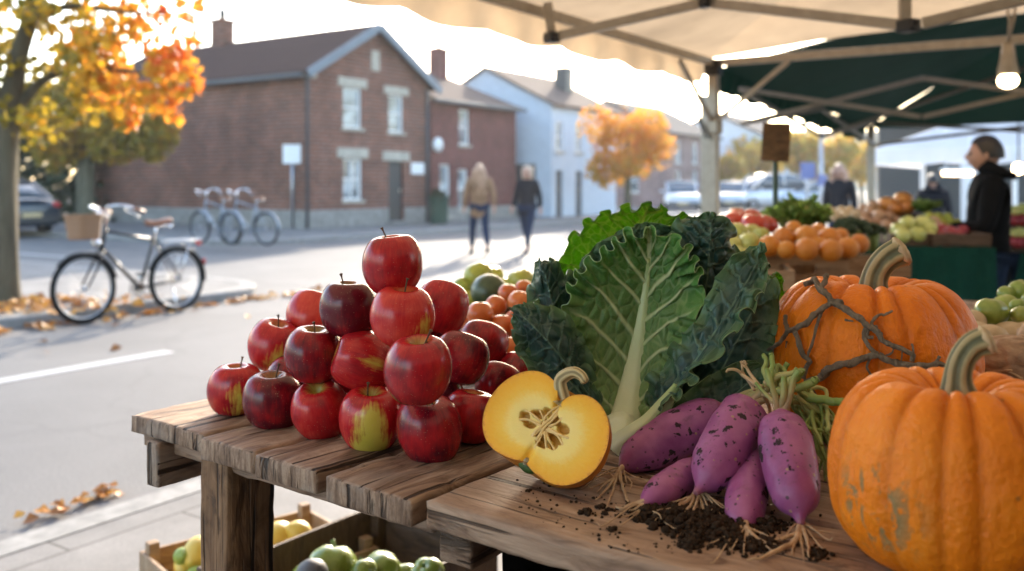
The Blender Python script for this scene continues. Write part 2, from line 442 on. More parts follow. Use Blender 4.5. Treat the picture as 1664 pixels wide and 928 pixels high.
tag(sg, 'blank white sign fixed to the brown brick wall beside the dark door', 'sign')

# --- red brick house with the pale hipped roof
h2 = thing('brick_house', 'red brick house with pale hipped roof behind the walking women', 'house', S(23.45, -18.8), STREET)
L2, D2, E2, A2 = 5.0, 6.0, 4.1, 5.35
ops2 = [(1.5, 2.1, 2.68, 3.87), (.45, 1.02, .3, 1.99), (1.45, 2.0, .5, 1.85)]
m = MB(); wall(m, 'x', 0, L2, 0, E2, ops2, 0, .13, 1); wall(m, 'y', 0, D2, 0, E2, [], L2, .1, -1); wall(m, 'y', 0, D2, 0, E2, [], 0, .1, 1); wall(m, 'x', 0, L2, 0, E2, [], D2, .1, -1)
m.build('wall', M_brick2, h2)
m = MB(); o = .28; z0 = E2 - .02; ya = 2.4; xa = 3.9
r1, r2 = V((.4, ya, A2)), V((xa, ya, A2))
c00, c10, c11, c01 = V((-.02, -o, z0)), V((L2 + o, -o, z0)), V((L2 + o, D2 + o, z0)), V((-.02, D2 + o, z0))
slab(m, [c00, c10, r2, r1], .1); slab(m, [c10, c11, r2], .1); slab(m, [c11, c01, r1, r2], .1); slab(m, [c01, c00, r1], .1)
rf = m.build('roof', M_roofl, h2)
m = MB(); m.box((3.3, 2.3, A2 + .28), (.5, .5, 1.25)); m.box((3.3, 2.3, A2 + .93), (.6, .6, .08)); m.tube([(3.3, 2.3, A2 + .97), (3.3, 2.3, A2 + 1.22)], .07, 10); m.build('chimney', M_brick2, rf)
m = MB(); m.box((L2 / 2, -o - .05, z0 - .04), (L2 + .4, .1, .12), bev=.02); m.build('gutter', M_gutter, h2)
for o_ in ops2[:1] + ops2[1:]: window(h2, 'x', *o_, 0, 1, cross=False)
m = MB(); m.box((2.6, -.01, .28), (4.8, .05, .56), bev=.01); m.build('plinth', M_plinth, h2)
m = MB(); m.tube([(.28, -.1, 2.62), (.28, -.03, 2.62)], .24, 20)
sg = m.build('wall_sign', M_white, None); sg.location = h2.location; sg.rotation_euler = h2.rotation_euler
tag(sg, 'round white sign high on the red brick wall by the drainpipe', 'sign')

# --- pale blue house
h3 = thing('rendered_house', 'pale blue rendered house with brown roof and dark chimney', 'house', S(29.5, -17.9), STREET)
L3, D3, E3, A3 = 5.2, 6.0, 4.35, 5.85
ops3 = [(.3, .85, 2.58, 3.68), (1.8, 2.35, 2.58, 3.68), (.3, .85, .1, 1.85), (1.8, 2.35, .1, 1.85)]
m = MB(); wall(m, 'x', 0, L3, 0, E3, ops3, 0, .12, 1); og = [(.7, 2.1, .1, 2.1)]
wall(m, 'y', 0, D3, 0, E3, og, 0, .12, 1); wall(m, 'y', 0, D3, 0, E3, [], L3, .1, -1); wall(m, 'x', 0, L3, 0, E3, [], D3, .1, -1)
m.add([(0, 0, E3), (0, D3, E3), (0, D3 / 2, A3)], [(0, 1, 2)], False); m.add([(L3, 0, E3), (L3, D3, E3), (L3, D3 / 2, A3)], [(0, 1, 2)], False)
m.build('wall', M_render, h3)
m = MB(); k = (A3 - E3) / (D3 / 2)
slab(m, [(-.15, -.25, E3 - .25 * k + .1), (L3 + .15, -.25, E3 - .25 * k + .1), (L3 + .15, D3 / 2, A3 + .1), (-.15, D3 / 2, A3 + .1)], .1)
slab(m, [(-.15, D3 + .25, E3 - .25 * k + .1), (L3 + .15, D3 + .25, E3 - .25 * k + .1), (L3 + .15, D3 / 2 + .002, A3 + .1), (-.15, D3 / 2 + .002, A3 + .1)], .1)
rf = m.build('roof', M_roofl, h3)
m = MB(); m.box((3.6, 1.6, 5.5), (.55, .55, 1.3)); m.box((3.6, 1.6, 6.13), (.65, .65, .08)); m.build('chimney', M_dark, rf)
for o_ in ops3[:2]: window(h3, 'x', *o_, 0, 1, cross=False)
for o_ in ops3[2:]: window(h3, 'x', *o_, 0, 1, door=M_gutter)
window(h3, 'y', *og[0], 0, 1, door=M_gutter)

# --- houses farther down the street
def far_house(s0, c0, L, D, E, A, wm, rm, label, gable=True):
    h = thing('distant_house', label, 'house', S(s0, c0), STREET)
    ops = [(L * (i + .5) / 3 - .35, L * (i + .5) / 3 + .35, z, z + 1.2) for i in range(3) for z in (.9, E - 1.7)]
    m = MB(); wall(m, 'x', 0, L, 0, E, ops, 0, .12, 1); og = [(D * .3 - .4, D * .3 + .4, .9, 2.1), (D * .7 - .4, D * .7 + .4, E - 1.7, E - .5)]
    wall(m, 'y', 0, D, 0, E, og, 0, .12, 1); wall(m, 'y', 0, D, 0, E, [], L, .1, -1); wall(m, 'x', 0, L, 0, E, [], D, .1, -1)
    for x in (0, L): m.add([(x, 0, E), (x, D, E), (x, D / 2, A)], [(0, 1, 2)], False)
    m.build('wall', wm, h); m = MB()
    for sg in (0, 1):
        y = -.3 if sg == 0 else D + .3
        slab(m, [(-.2, y, E - .1), (L + .2, y, E - .1), (L + .2, D / 2, A + .1), (-.2, D / 2, A + .1)], .12)
    m.build('roof', rm, h)
    for o in ops: window(h, 'x', *o, 0, 1, cross=False)
    for o in og: window(h, 'y', *o, 0, 1, cross=False)
    return h
far_house(46, -20.5, 7, 7.5, 4.2, 6.0, M_brick4, M_roofg, 'muted brick house with grey gable behind the orange street tree')
far_house(60, -19.5, 12, 8, 4.4, 6.2, M_render, M_roofg, 'low grey blue building seen beside the cream tent post')

hl = MB()
def hill(u, v):
    x = -60 + 330 * u; y = 190 + 160 * v
    z = 26 * math.sin(PI * min(1, max(0, v * 1.0))) * (.55 + .45 * mn.noise(V((u * 4.0, v * 2, 3)))) * sm(0, .25, u) * sm(1, .75, u) - .3
    return (x, y, z)
hl.grid(70, 24, hill)
M_hill = plain('wooded hill', (.10, .13, .10), .95, var=.4, scale=.2)
struct(hl.build('hill', M_hill), 'distant wooded hill fading to blue beyond the street', 'hill')

# ------------------------------------------------------------------ trees
def m_leaf(name, stops, tr=.55):
    m = NM(name); h = m.attr('hue')
    c = m.ramp(h, stops)
    return m.out(m.mixsh(tr, m.pbr(c, .5, spec=.3), m.transl(c)))
M_maple = m_leaf('maple leaves', [(0, (.10, .10, .015)), (.3, (.30, .21, .02)), (.5, (.58, .33, .02)), (.72, (.72, .27, .03)), (1, (.60, .13, .03))])
M_olive = m_leaf('olive leaves', [(0, (.09, .09, .018)), (.4, (.24, .19, .02)), (.75, (.40, .26, .028)), (1, (.48, .25, .03))], .5)
M_amber = m_leaf('amber leaves', [(0, (.45, .28, .04)), (.5, (.66, .33, .04)), (1, (.66, .20, .04))])
M_gold = m_leaf('golden leaves', [(0, (.35, .30, .06)), (.5, (.55, .38, .06)), (1, (.60, .32, .07))])
M_hedge = m_leaf('hedge leaves', [(0, (.012, .022, .010)), (1, (.03, .05, .018))], .25)
M_dry = m_leaf('dry leaves', [(0, (.22, .09, .03)), (.5, (.48, .20, .04)), (1, (.62, .33, .06))], .25)
def m_bark(name, c0, c1, sc=9):
    m = NM(name); p = m.tc()
    n = m.noise(m.map(p, (1, 1, .22)), sc, 6, .7, .6); k = m.noise(p, 2.3, 3)
    return m.out(m.pbr(m.mix(m.math('MULTIPLY', k, .6), m.ramp(n, [(.3, c0), (.68, c1)]), (.12, .105, .06)), .9, normal=m.bump(n, .9, .03), spec=.2))
M_bark = m_bark('maple bark', (.03, .024, .017), (.12, .095, .062))
M_barkd = m_bark('dark bark', (.05, .05, .035), (.12, .115, .085))

def leaf_at(mb, c, size, hue, up=.3):
    d = V((rnd.gauss(0, 1), rnd.gauss(0, 1), rnd.gauss(0, 1) - up)).normalized()
    x = d.cross(V((rnd.gauss(0, 1), rnd.gauss(0, 1), rnd.gauss(0, 1)))).normalized(); n = d.cross(x)
    s = size * rnd.uniform(.65, 1.3)
    vs = [c, c + d * s * .45 + x * s * .5 + n * s * .12, c + d * s, c + d * s * .45 - x * s * .5 + n * s * .12]
    mb.add(vs, [(0, 1, 2), (0, 2, 3)], False, 0, hue=[hue] * 4)
def tree(name, label, base, trunk, limbs, clumps, leaf, lm, bm_, group=None, hue=None, cat='tree', dens=1.0, airy=0):
    """trunk: [(pt, r)], limbs: [[(pt,r)...]], clumps: [(centre, radius, count)] relative to base"""
    t = thing(name, label, cat, base, 0, group)
    m = MB()
    def add(l, n=12):
        pts = [V(a) for a, _ in l]; k = max(8, 5 * len(l)); sp = spline(pts, k)
        rr = [lerp(l[min(int(i / k * (len(l) - 1)), len(l) - 2)][1], l[min(int(i / k * (len(l) - 1)) + 1, len(l) - 1)][1], (i / k * (len(l) - 1)) % 1 if i < k else 1) for i in range(k + 1)]
        m.tube(sp, rr, n, fn=lambda q, a: 1 + .12 * math.sin(3 * a + q * 9) + .06 * math.sin(7 * a - q * 21))
    add(trunk, 16)
    for l in limbs: add(l, 8)
    m.build('trunk', bm_, t)
    m = MB()
    for c, r, n in clumps:
        c = V(c)
        for _ in range(int(n * dens)):
            d = V((rnd.gauss(0, 1), rnd.gauss(0, 1), rnd.gauss(0, .8)))
            d *= rnd.uniform(.25, 1) ** .5 / max(d.length, .01)
            p = c + d * r * (1 + .35 * mn.noise(d * 2 + c))
            if airy and mn.noise(p * airy) < -.06: continue
            h = hue(p, c) if hue else rnd.random()
            leaf_at(m, p, leaf, min(1, max(0, h)))
    m.build('crown', lm, t)
    return t

# near maple: trunk on the corner pavement, long limb reaching right over the bicycle
mb_ = G(10, 492, .11)
YT = mb_.y
def mt(u, v, dy=0): return W(u, v, YT + dy) - mb_
clumps = []
for (u, v, dy, r, n) in ((20, 30, .3, .75, 800), (85, 75, .4, .6, 700), (40, 150, -.1, .5, 460), (130, 30, .1, .65, 560), (170, 110, -.2, .5, 700), (190, 150, .1, .36, 380),
        (225, 95, .1, .45, 640), (255, 125, -.1, .38, 520), (270, 40, .2, .40, 330), (230, 10, -.2, .45, 300), (215, 165, 0, .26, 200), (282, 108, 0, .34, 170), (205, 190, .1, .11, 40), (110, 160, .2, .36, 260),
        (70, -70, 0, 1.0, 700), (190, -80, .2, .8, 500), (-80, 60, .1, .9, 700), (-60, -100, .2, 1.2, 700), (60, -260, 0, 1.4, 600), (-90, 170, .1, .5, 250), (60, 205, .3, .30, 110), (300, -20, .1, .25, 70), (265, 180, .1, .16, 60)):
    clumps.append((mt(u, v, dy), r, n))
def maple_hue(p, c):
    q = p + mb_; u = U0 + F * q.x / q.y; v = V0 - F * (q.z - CZ) / q.y
    return .20 + .56 * sm(10, 300, u) + .22 * mn.noise(p * 1.7) + rnd.gauss(0, .13) - (.1 if v > 130 and u < 120 else 0)
tree('maple_tree', 'near maple with orange and yellow autumn leaves above the black bicycle', mb_,
     [(V((0, 0, -.1)), .17), (mt(10, 460), .135), (mt(8, 300), .12), (mt(14, 180), .115), (mt(30, 90), .09), (mt(58, 0), .07), (mt(90, -150), .05), (mt(100, -260), .02)],
     [[(mt(12, 200), .07), (mt(70, 130, .1), .045), (mt(150, 110), .03), (mt(240, 120), .015), (mt(280, 110), .006)],
      [(mt(45, 45), .05), (mt(110, 10, .2), .035), (mt(200, 20), .02), (mt(285, 20), .007)],
      [(mt(14, 170), .06), (mt(-60, 80, .2), .04), (mt(-120, -20), .02)],
      [(mt(100, 118), .025), (mt(140, 150), .015), (mt(190, 175), .008), (mt(212, 195), .004)]],
     clumps, .105, M_maple, M_bark, hue=maple_hue, dens=.62, airy=2.6)

b = G(140, 377, .11)
def ot(u, v, dy=0): return W(u, v, b.y + dy) - b
tree('shade_tree', 'olive and amber tree in the shade of the brown brick wall', b,
     [(V((0, 0, -.1)), .25), (ot(140, 330), .20), (ot(142, 270), .17), (ot(150, 220), .12), (ot(160, 170), .06)],
     [[(ot(146, 245), .09), (ot(190, 215), .06), (ot(250, 210), .03)], [(ot(142, 250), .09), (ot(100, 225), .06), (ot(70, 215), .03)], [(ot(138, 377), .13), (ot(133, 320), .12), (ot(128, 250), .1), (ot(118, 200), .04)]],
     [(ot(110, 225), .75, 900), (ot(90, 245), .5, 420), (ot(190, 220, -.3), .8, 1000), (ot(245, 225), .6, 600), (ot(150, 195), .9, 900), (ot(225, 190), .8, 700), (ot(90, 190), .8, 700), (ot(265, 205), .4, 260), (ot(150, 160), 1.0, 700), (ot(60, 170), .9, 600)],
     .17, M_olive, M_barkd, hue=lambda p, c: .66 + .4 * mn.noise(p * .9) + rnd.gauss(0, .18))

# dark evergreen hedge past the end of the brick wall
hd = thing('evergreen_hedge', 'tall dark evergreen hedge behind the parked blue car', 'hedge', S(17.2, -28.5), STREET)
m = MB()
for i in range(9000):
    x, y, z = rnd.uniform(-.4, .9), rnd.uniform(-.9, 12), rnd.uniform(0, 4.6)
    if rnd.random() < .8: x = -.4 + .3 * mn.noise(V((y * .8, z * .8, 1))) + rnd.uniform(-.12, .12)
    z *= (1 + .12 * mn.noise(V((y * .5, 0, 7))))
    leaf_at(m, V((x, y, z)), .24, rnd.random())
m.build('foliage', M_hedge, hd)
m = MB()
for y in range(0, 13, 2): m.tube([(.2, y, 0), (.25, y + .1, 2), (.2, y, 4)], [.09, .07, .02], 8)
m.build('stems', M_barkd, hd)

def round_tree(name, label, u, vb, vc, rpx, Y, lm, n=2200, leaf=.2, group=None, hue=None, z0=0.0):
    base = V(((u - U0) / F * Y, Y, z0)); r = rpx / F * Y
    cz = CZ - (vc - V0) / F * Y - z0
    cl = [((0, 0, cz), r * .72, int(n * .35))]
    for i in range(9):
        a = 2 * PI * i / 9 + rnd.random(); q = rnd.uniform(.45, .72); zz = rnd.uniform(-.55, .6)
        cl.append(((math.cos(a) * r * q, math.sin(a) * r * q, cz + zz * r), r * rnd.uniform(.3, .46), int(n * .075)))
    tr = r * .075
    return tree(name, label, base, [((0, 0, -.05), tr * 1.2), ((.02, 0, (cz - r) * .6), tr), ((0, .03, cz - r * .3), tr * .7), ((.03, 0, cz + r * .3), tr * .3)],
                [[((0, 0, cz - r * .7), tr * .6), ((r * .3 * sg, .1, cz - r * .2), tr * .4), ((r * .6 * sg, -.1, cz + r * .1), tr * .15)] for sg in (-1, 1)], cl, leaf, lm, M_barkd, group, hue)
round_tree('street_tree', 'round orange street tree in front of the pale blue house', 1020, 350, 236, 80, 33, M_amber, 3600, .16, hue=lambda p, c: .45 + .12 * (p.z - 2.5) + rnd.gauss(0, .2) + .3 * mn.noise(p))
YG = 'yellow trees in the hazy distance'
for i, (u, vc, rp, Y, lab) in enumerate(((1178, 278, 34, 56, 'hazy golden tree low beside the cream tent post'), (1232, 262, 50, 60, 'hazy golden tree behind the brown price board'), (1296, 248, 48, 54, 'hazy golden tree over the blue street sign'),
        (1352, 258, 48, 52, 'hazy golden tree beside the far tent pole'), (1400, 262, 45, 62, 'hazy golden tree behind the blonde shopper'), (1146, 262, 30, 66, 'small hazy golden tree left of the cream tent post'))):
    round_tree('golden_tree', lab, u, 0, vc, rp, Y, M_gold, 1300, .3, YG)

# ------------------------------------------------------------------ fallen leaves
def litter(name, label, n, place, size, z):
    m = MB()
    for _ in range(n):
        p = place(); c = V((p.x, p.y, z + rnd.uniform(.004, .03)))
        a = rnd.uniform(0, 2 * PI); d = V((math.cos(a), math.sin(a), rnd.uniform(-.2, .35))).normalized(); x = V((-math.sin(a), math.cos(a), rnd.uniform(-.4, .4)))
        s = size * rnd.uniform(.6, 1.3)
        q = [c - d * s * .5, c - d * s * .1 + x * s * .5 + V((0, 0, .25 * s)), c + d * s * .6, c - d * s * .1 - x * s * .5 + V((0, 0, .2 * s)), c + d * s * .2 + x * s * .38 + V((0, 0, .1 * s)), c + d * s * .2 - x * s * .38]
        m.add(q, [(0, 1, 4, 2), (0, 2, 5, 3)], False, 0, hue=[rnd.random()] * 6)
    o = m.build(name, M_dry); return struct(o, label, 'leaves', 'stuff')
litter('fallen_leaves', 'orange fallen leaves drifted along the kerb under the bicycle', 180, lambda: S(rnd.uniform(1, 8.2), -8.42 + abs(rnd.gauss(0, .11)) + .04), .10, .0)
litter('fallen_leaves', 'orange fallen leaves on the corner pavement round the maple trunk', 420, lambda: V((mb_.x, mb_.y, 0)) + V((rnd.gauss(.0, .7), rnd.gauss(-.25, .35), 0)), .10, .11)
def near_litter():
    t = rnd.random() ** .8; p = G(lerp(30, 205, t), lerp(868, 806, t)); return p + SN * (-abs(rnd.gauss(0, .06)) - .02) + SD * rnd.gauss(0, .05)
litter('fallen_leaves', 'brown and orange leaves lying against the market kerb', 30, near_litter, .055, .004)
litter('fallen_leaves', 'few stray leaves scattered over the street', 12, lambda: S(rnd.uniform(0, 9), rnd.uniform(-8.2, -6.6)), .08, .004)
# ------------------------------------------------------------------ common metals
M_black = plain('black enamel', (.006, .006, .007), .3, 0, .1, spec=.25)
M_tyre = plain('tyre rubber', (.011, .011, .011), .9, var=.2, spec=.15)
M_chrome = plain('chrome', (.75, .75, .76), .16, 1, .05)
M_steel = plain('grey steel', (.42, .43, .45), .4, .8, .1)
M_leather = plain('brown leather', (.24, .085, .035), .45, var=.2, scale=60, bump=.2)
M_silver = plain('silver paint', (.24, .28, .33), .3, .25, .05, coat=.4)
M_redlens = plain('red lens', (.45, .02, .02), .2, coat=.5)
def m_wicker():
    m = NM('wicker'); p = m.tc()
    a = m.wave(p, 34, 2, 1, dirn='Z'); b = m.wave(m.map(p, (1, 1, 1), rot=(0, 0, .8)), 40, 1, 1, dirn='X')
    c = m.ramp(m.math('MULTIPLY', a, b), [(.05, (.17, .075, .03)), (.5, (.46, .24, .11))])
    return m.out(m.pbr(c, .6, normal=m.bump(a, .6, .006)))
M_wicker = m_wicker()

def make_bike(label, fm, full=True, group=None, saddle=M_leather, fender=M_chrome):
    t = thing('bicycle', label, 'bicycle', (0, 0, 0), 0, group)
    Rw = .335; X1 = 1.04
    for x in (0, X1):
        wh = thing('wheel', '', '', (x, 0, Rw)); del wh['label']; del wh['category']; wh.parent = t
        m = MB(); m.torus((0, 0, 0), Rw - .025, .025, n=56, m=10); m.build('tyre', M_tyre, wh)
        m = MB(); m.torus((0, 0, 0), Rw - .055, .0085, n=56, m=8); m.build('rim', M_steel if full else fm, wh)
        m = MB()
        for k in range(28):
            a = 2 * PI * k / 28; b = a + (.5 if k % 2 else -.5); y = .028 if (k // 2) % 2 else -.028
            m.tube([(.022 * math.cos(b), y, .022 * math.sin(b)), ((Rw - .045) * math.cos(a), 0, (Rw - .045) * math.sin(a))], .0013, 4)
        m.build('spokes', M_steel, wh)
        m = MB(); m.tube([(0, -.045, 0), (0, -.03, 0), (0, .03, 0), (0, .045, 0)], [.012, .022, .022, .012], 12); m.build('hub', M_steel, wh)
    BB = V((.44, 0, .285)); ST = V((.26, 0, .80)); HT = V((.80, 0, .90)); HB = V((.855, 0, .70))
    m = MB()
    m.tube([BB, ST], .0155, 12); m.tube([ST + V((.012, 0, -.04)), HT + V((.004, 0, -.03))], .014, 12); m.tube([HB + V((0, 0, .02)), BB], .0185, 12); m.tube([HT, HB], .021, 12)
    for sy in (-1, 1):
        m.tube([BB + V((-.03, sy * .03, 0)), (0, sy * .062, Rw)], .009, 8); m.tube([ST + V((0, sy * .02, -.03)), (0, sy * .062, Rw)], .008, 8)
        m.tube([HB + V((.002, sy * .045, -.01)), V((.93, sy * .058, .52)), (X1, sy * .058, Rw)], [.013, .012, .008], 8)
    m.tube([HB + V((0, -.05, -.01)), HB + V((0, .05, -.01))], .016, 8); m.ball(BB, .028, 12, 8)
    m.build('frame', fm, t)
    m = MB(); m.tube([ST, (.225, 0, .91)], .013, 10); m.build('seat_post', M_chrome, t)
    m = MB()
    def sad(u, v):
        x = lerp(.075, .36, v); w = lerp(.085, .022, sm(.05, .75, v)) * (1 if 0 < v < 1 else .55); a = 2 * PI * u
        return V((x, w * math.cos(a), .935 + .012 * math.cos(v * 5) + (.032 if math.sin(a) > 0 else .03) * math.sin(a)))
    m.grid(16, 14, sad, cu=True); m.add([sad(i / 16, 0) for i in range(16)], [list(range(16))[::-1]]); m.add([sad(i / 16, 1) for i in range(16)], [list(range(16))])
    s = m.build('saddle', saddle, t)
    m = MB()
    for sy in (-1, 1): m.tube([(.10, sy * .06, .905), (.12, sy * .06, .885), (.14, sy * .06, .91)], .018, 8)
    m.build('saddle_spring', M_chrome, s)
    m = MB(); m.tube([HT, (.775, 0, 1.02), (.81, 0, 1.05)], .0135, 10); m.build('stem', M_chrome, t)
    for sy in (-1, 1):
        pass
    bar = spline([(.60, -.27, 1.06), (.70, -.27, 1.09), (.80, -.235, 1.115), (.865, -.13, 1.10), (.825, -.04, 1.055), (.815, 0, 1.05), (.825, .04, 1.055), (.865, .13, 1.10), (.80, .235, 1.115), (.70, .27, 1.09), (.60, .27, 1.06)], 50)
    m = MB(); m.tube(bar, .012, 10); hb = m.build('handlebar', M_chrome, t)
    for sy in (-1, 1):
        m = MB(); m.tube([(.685, sy * .27, 1.085), (.56, sy * .27, 1.045)], .0175, 12); m.build('grip', saddle, hb)
        m = MB(); m.tube(spline([(.76, sy * .25, 1.10), (.74, sy * .25, 1.05), (.68, sy * .26, 1.035), (.61, sy * .265, .99)], 10), .008, 8); m.build('brake_lever', M_chrome, hb)
    m = MB(); m.torus(BB + V((0, -.045, 0)), .078, .006, n=30, m=6); m.torus(BB + V((0, -.045, 0)), .03, .012, n=20, m=6)
    for k in range(5):
        a = 2 * PI * k / 5; m.tube([BB + V((0, -.045, 0)), BB + V((.075 * math.cos(a), -.045, .075 * math.sin(a)))], .006, 6)
    ck = m.build('chainring', M_black if full else fm, t)
    for sy in (-1, 1):
        e = BB + V((sy * .09, sy * -.0 + sy * .075, sy * .14)) if sy < 0 else BB + V((.085, .075, .14))
        e = BB + V((sy * .07, sy * .075, sy * .145))
        m = MB(); m.tube([BB + V((0, sy * .06, 0)), e], .010, 8); c = m.build('crank', M_chrome, t)
        m = MB(); m.box(e + V((0, sy * .06, 0)), (.075, .09, .022), bev=.006); m.build('pedal', M_tyre, c)
    m = MB(); m.tube([BB + V((0, -.045, .075)), (0, -.045, Rw + .035)], .004, 6); m.tube([BB + V((0, -.045, -.075)), (0, -.045, Rw - .035)], .004, 6); m.torus((0, -.045, Rw), .036, .008, n=20, m=6); m.build('chain', M_black, t)
    for x, a0, a1 in ((0, 20, 190), (X1, 40, 170)):
        m = MB(); pts = [(x + (Rw + .02) * math.cos(R(a)), 0, Rw + (Rw + .02) * math.sin(R(a))) for a in range(a0, a1, 8)]
        n = len(pts)
        def fd(u, v, pts=pts, n=n, x=x):
            i = min(n - 1, round(v * (n - 1))); a = lerp(-1, 1, u); p = V(pts[i]); d = (p - V((x, 0, Rw))).normalized()
            return p + V((0, a * .028, 0)) - d * (.010 * a * a)
        m.grid(6, n - 1, fd); o = m.build('mudguard', fender, t); md = o.modifiers.new('Solidify', 'SOLIDIFY'); md.thickness = .0025
    if full:
        m = MB()
        for sy in (-.05, .0, .05): m.tube([(.14, sy, .715), (-.26, sy, .735)], .006, 6)
        for x in (.1, -.08, -.25): m.tube([(x, -.055, .724), (x, .055, .724)], .005, 6)
        for sy in (-1, 1): m.tube([(-.13, sy * .05, .72), (0, sy * .065, Rw + .03)], .006, 6)
        m.box((-.06, 0, .742), (.40, .115, .014), bev=.005); m.build('luggage_rack', M_chrome, t)
        m = MB(); m.box((-.285, 0, .70), (.03, .075, .05), bev=.008); m.build('tail_light', M_redlens, t)
        m = MB(); m.box((-.34, 0, .50), (.025, .05, .065), bev=.008); m.build('reflector', M_redlens, t)
        m = MB(); m.ball((.90, 0, .76), .045, 14, 10, (1.1, .9, .9)); m.build('headlamp', M_chrome, t)
        m = MB()
        def bk(u, v):
            a = 2 * PI * u; zz = lerp(.80, 1.03, v); k = lerp(.82, 1, v); cx, sy = math.cos(a), math.sin(a)
            q = (abs(cx) ** 5 + abs(sy) ** 5) ** -.2
            return V((1.03 + .125 * k * q * cx, .165 * k * q * sy, zz))
        m.grid(48, 10, bk, cu=True); m.add([bk(i / 48, 0) for i in range(48)], [list(range(48))[::-1]])
        bs = m.build('basket', M_wicker, t); bs.modifiers.new('Solidify', 'SOLIDIFY').thickness = .008
        m = MB(); m.tube([bk(i / 48, 1) for i in range(48)] + [bk(0, 1)], .009, 8); m.build('basket_rim', M_wicker, bs)
        m = MB(); m.tube([(.10, .05, .30), (.12, .16, .02)], .008, 6); m.build('kickstand', M_chrome, t)
    return t
bk = make_bike('black town bicycle with wicker front basket parked at the kerb', M_black, fender=M_black)
fw = G(136, 527); rw = G(290, 506); d = rw - fw
mid = (fw + rw) / 2
bk.location = mid + (d.normalized() * .52); bk.rotation_euler = (R(2), 0, math.atan2(-d.y, -d.x))
BG = 'silver bicycles by the brick wall'
b2 = make_bike('silver bicycle against the shaded brick wall, nearest the white sign post', M_silver, False, BG, M_leather, M_silver)
a = math.atan2(.555, -.832)
def putbike(b, u, v, off):
    p = G(u, v, .11); b.location = p; b.rotation_euler = (R(-3), 0, a + off)
putbike(b2, 434, 399, .06)
b3 = dup(b2); b3['label'] = 'silver bicycle at the shaded brick wall, half behind the other silver bicycle'
putbike(b3, 378, 398, -.04)

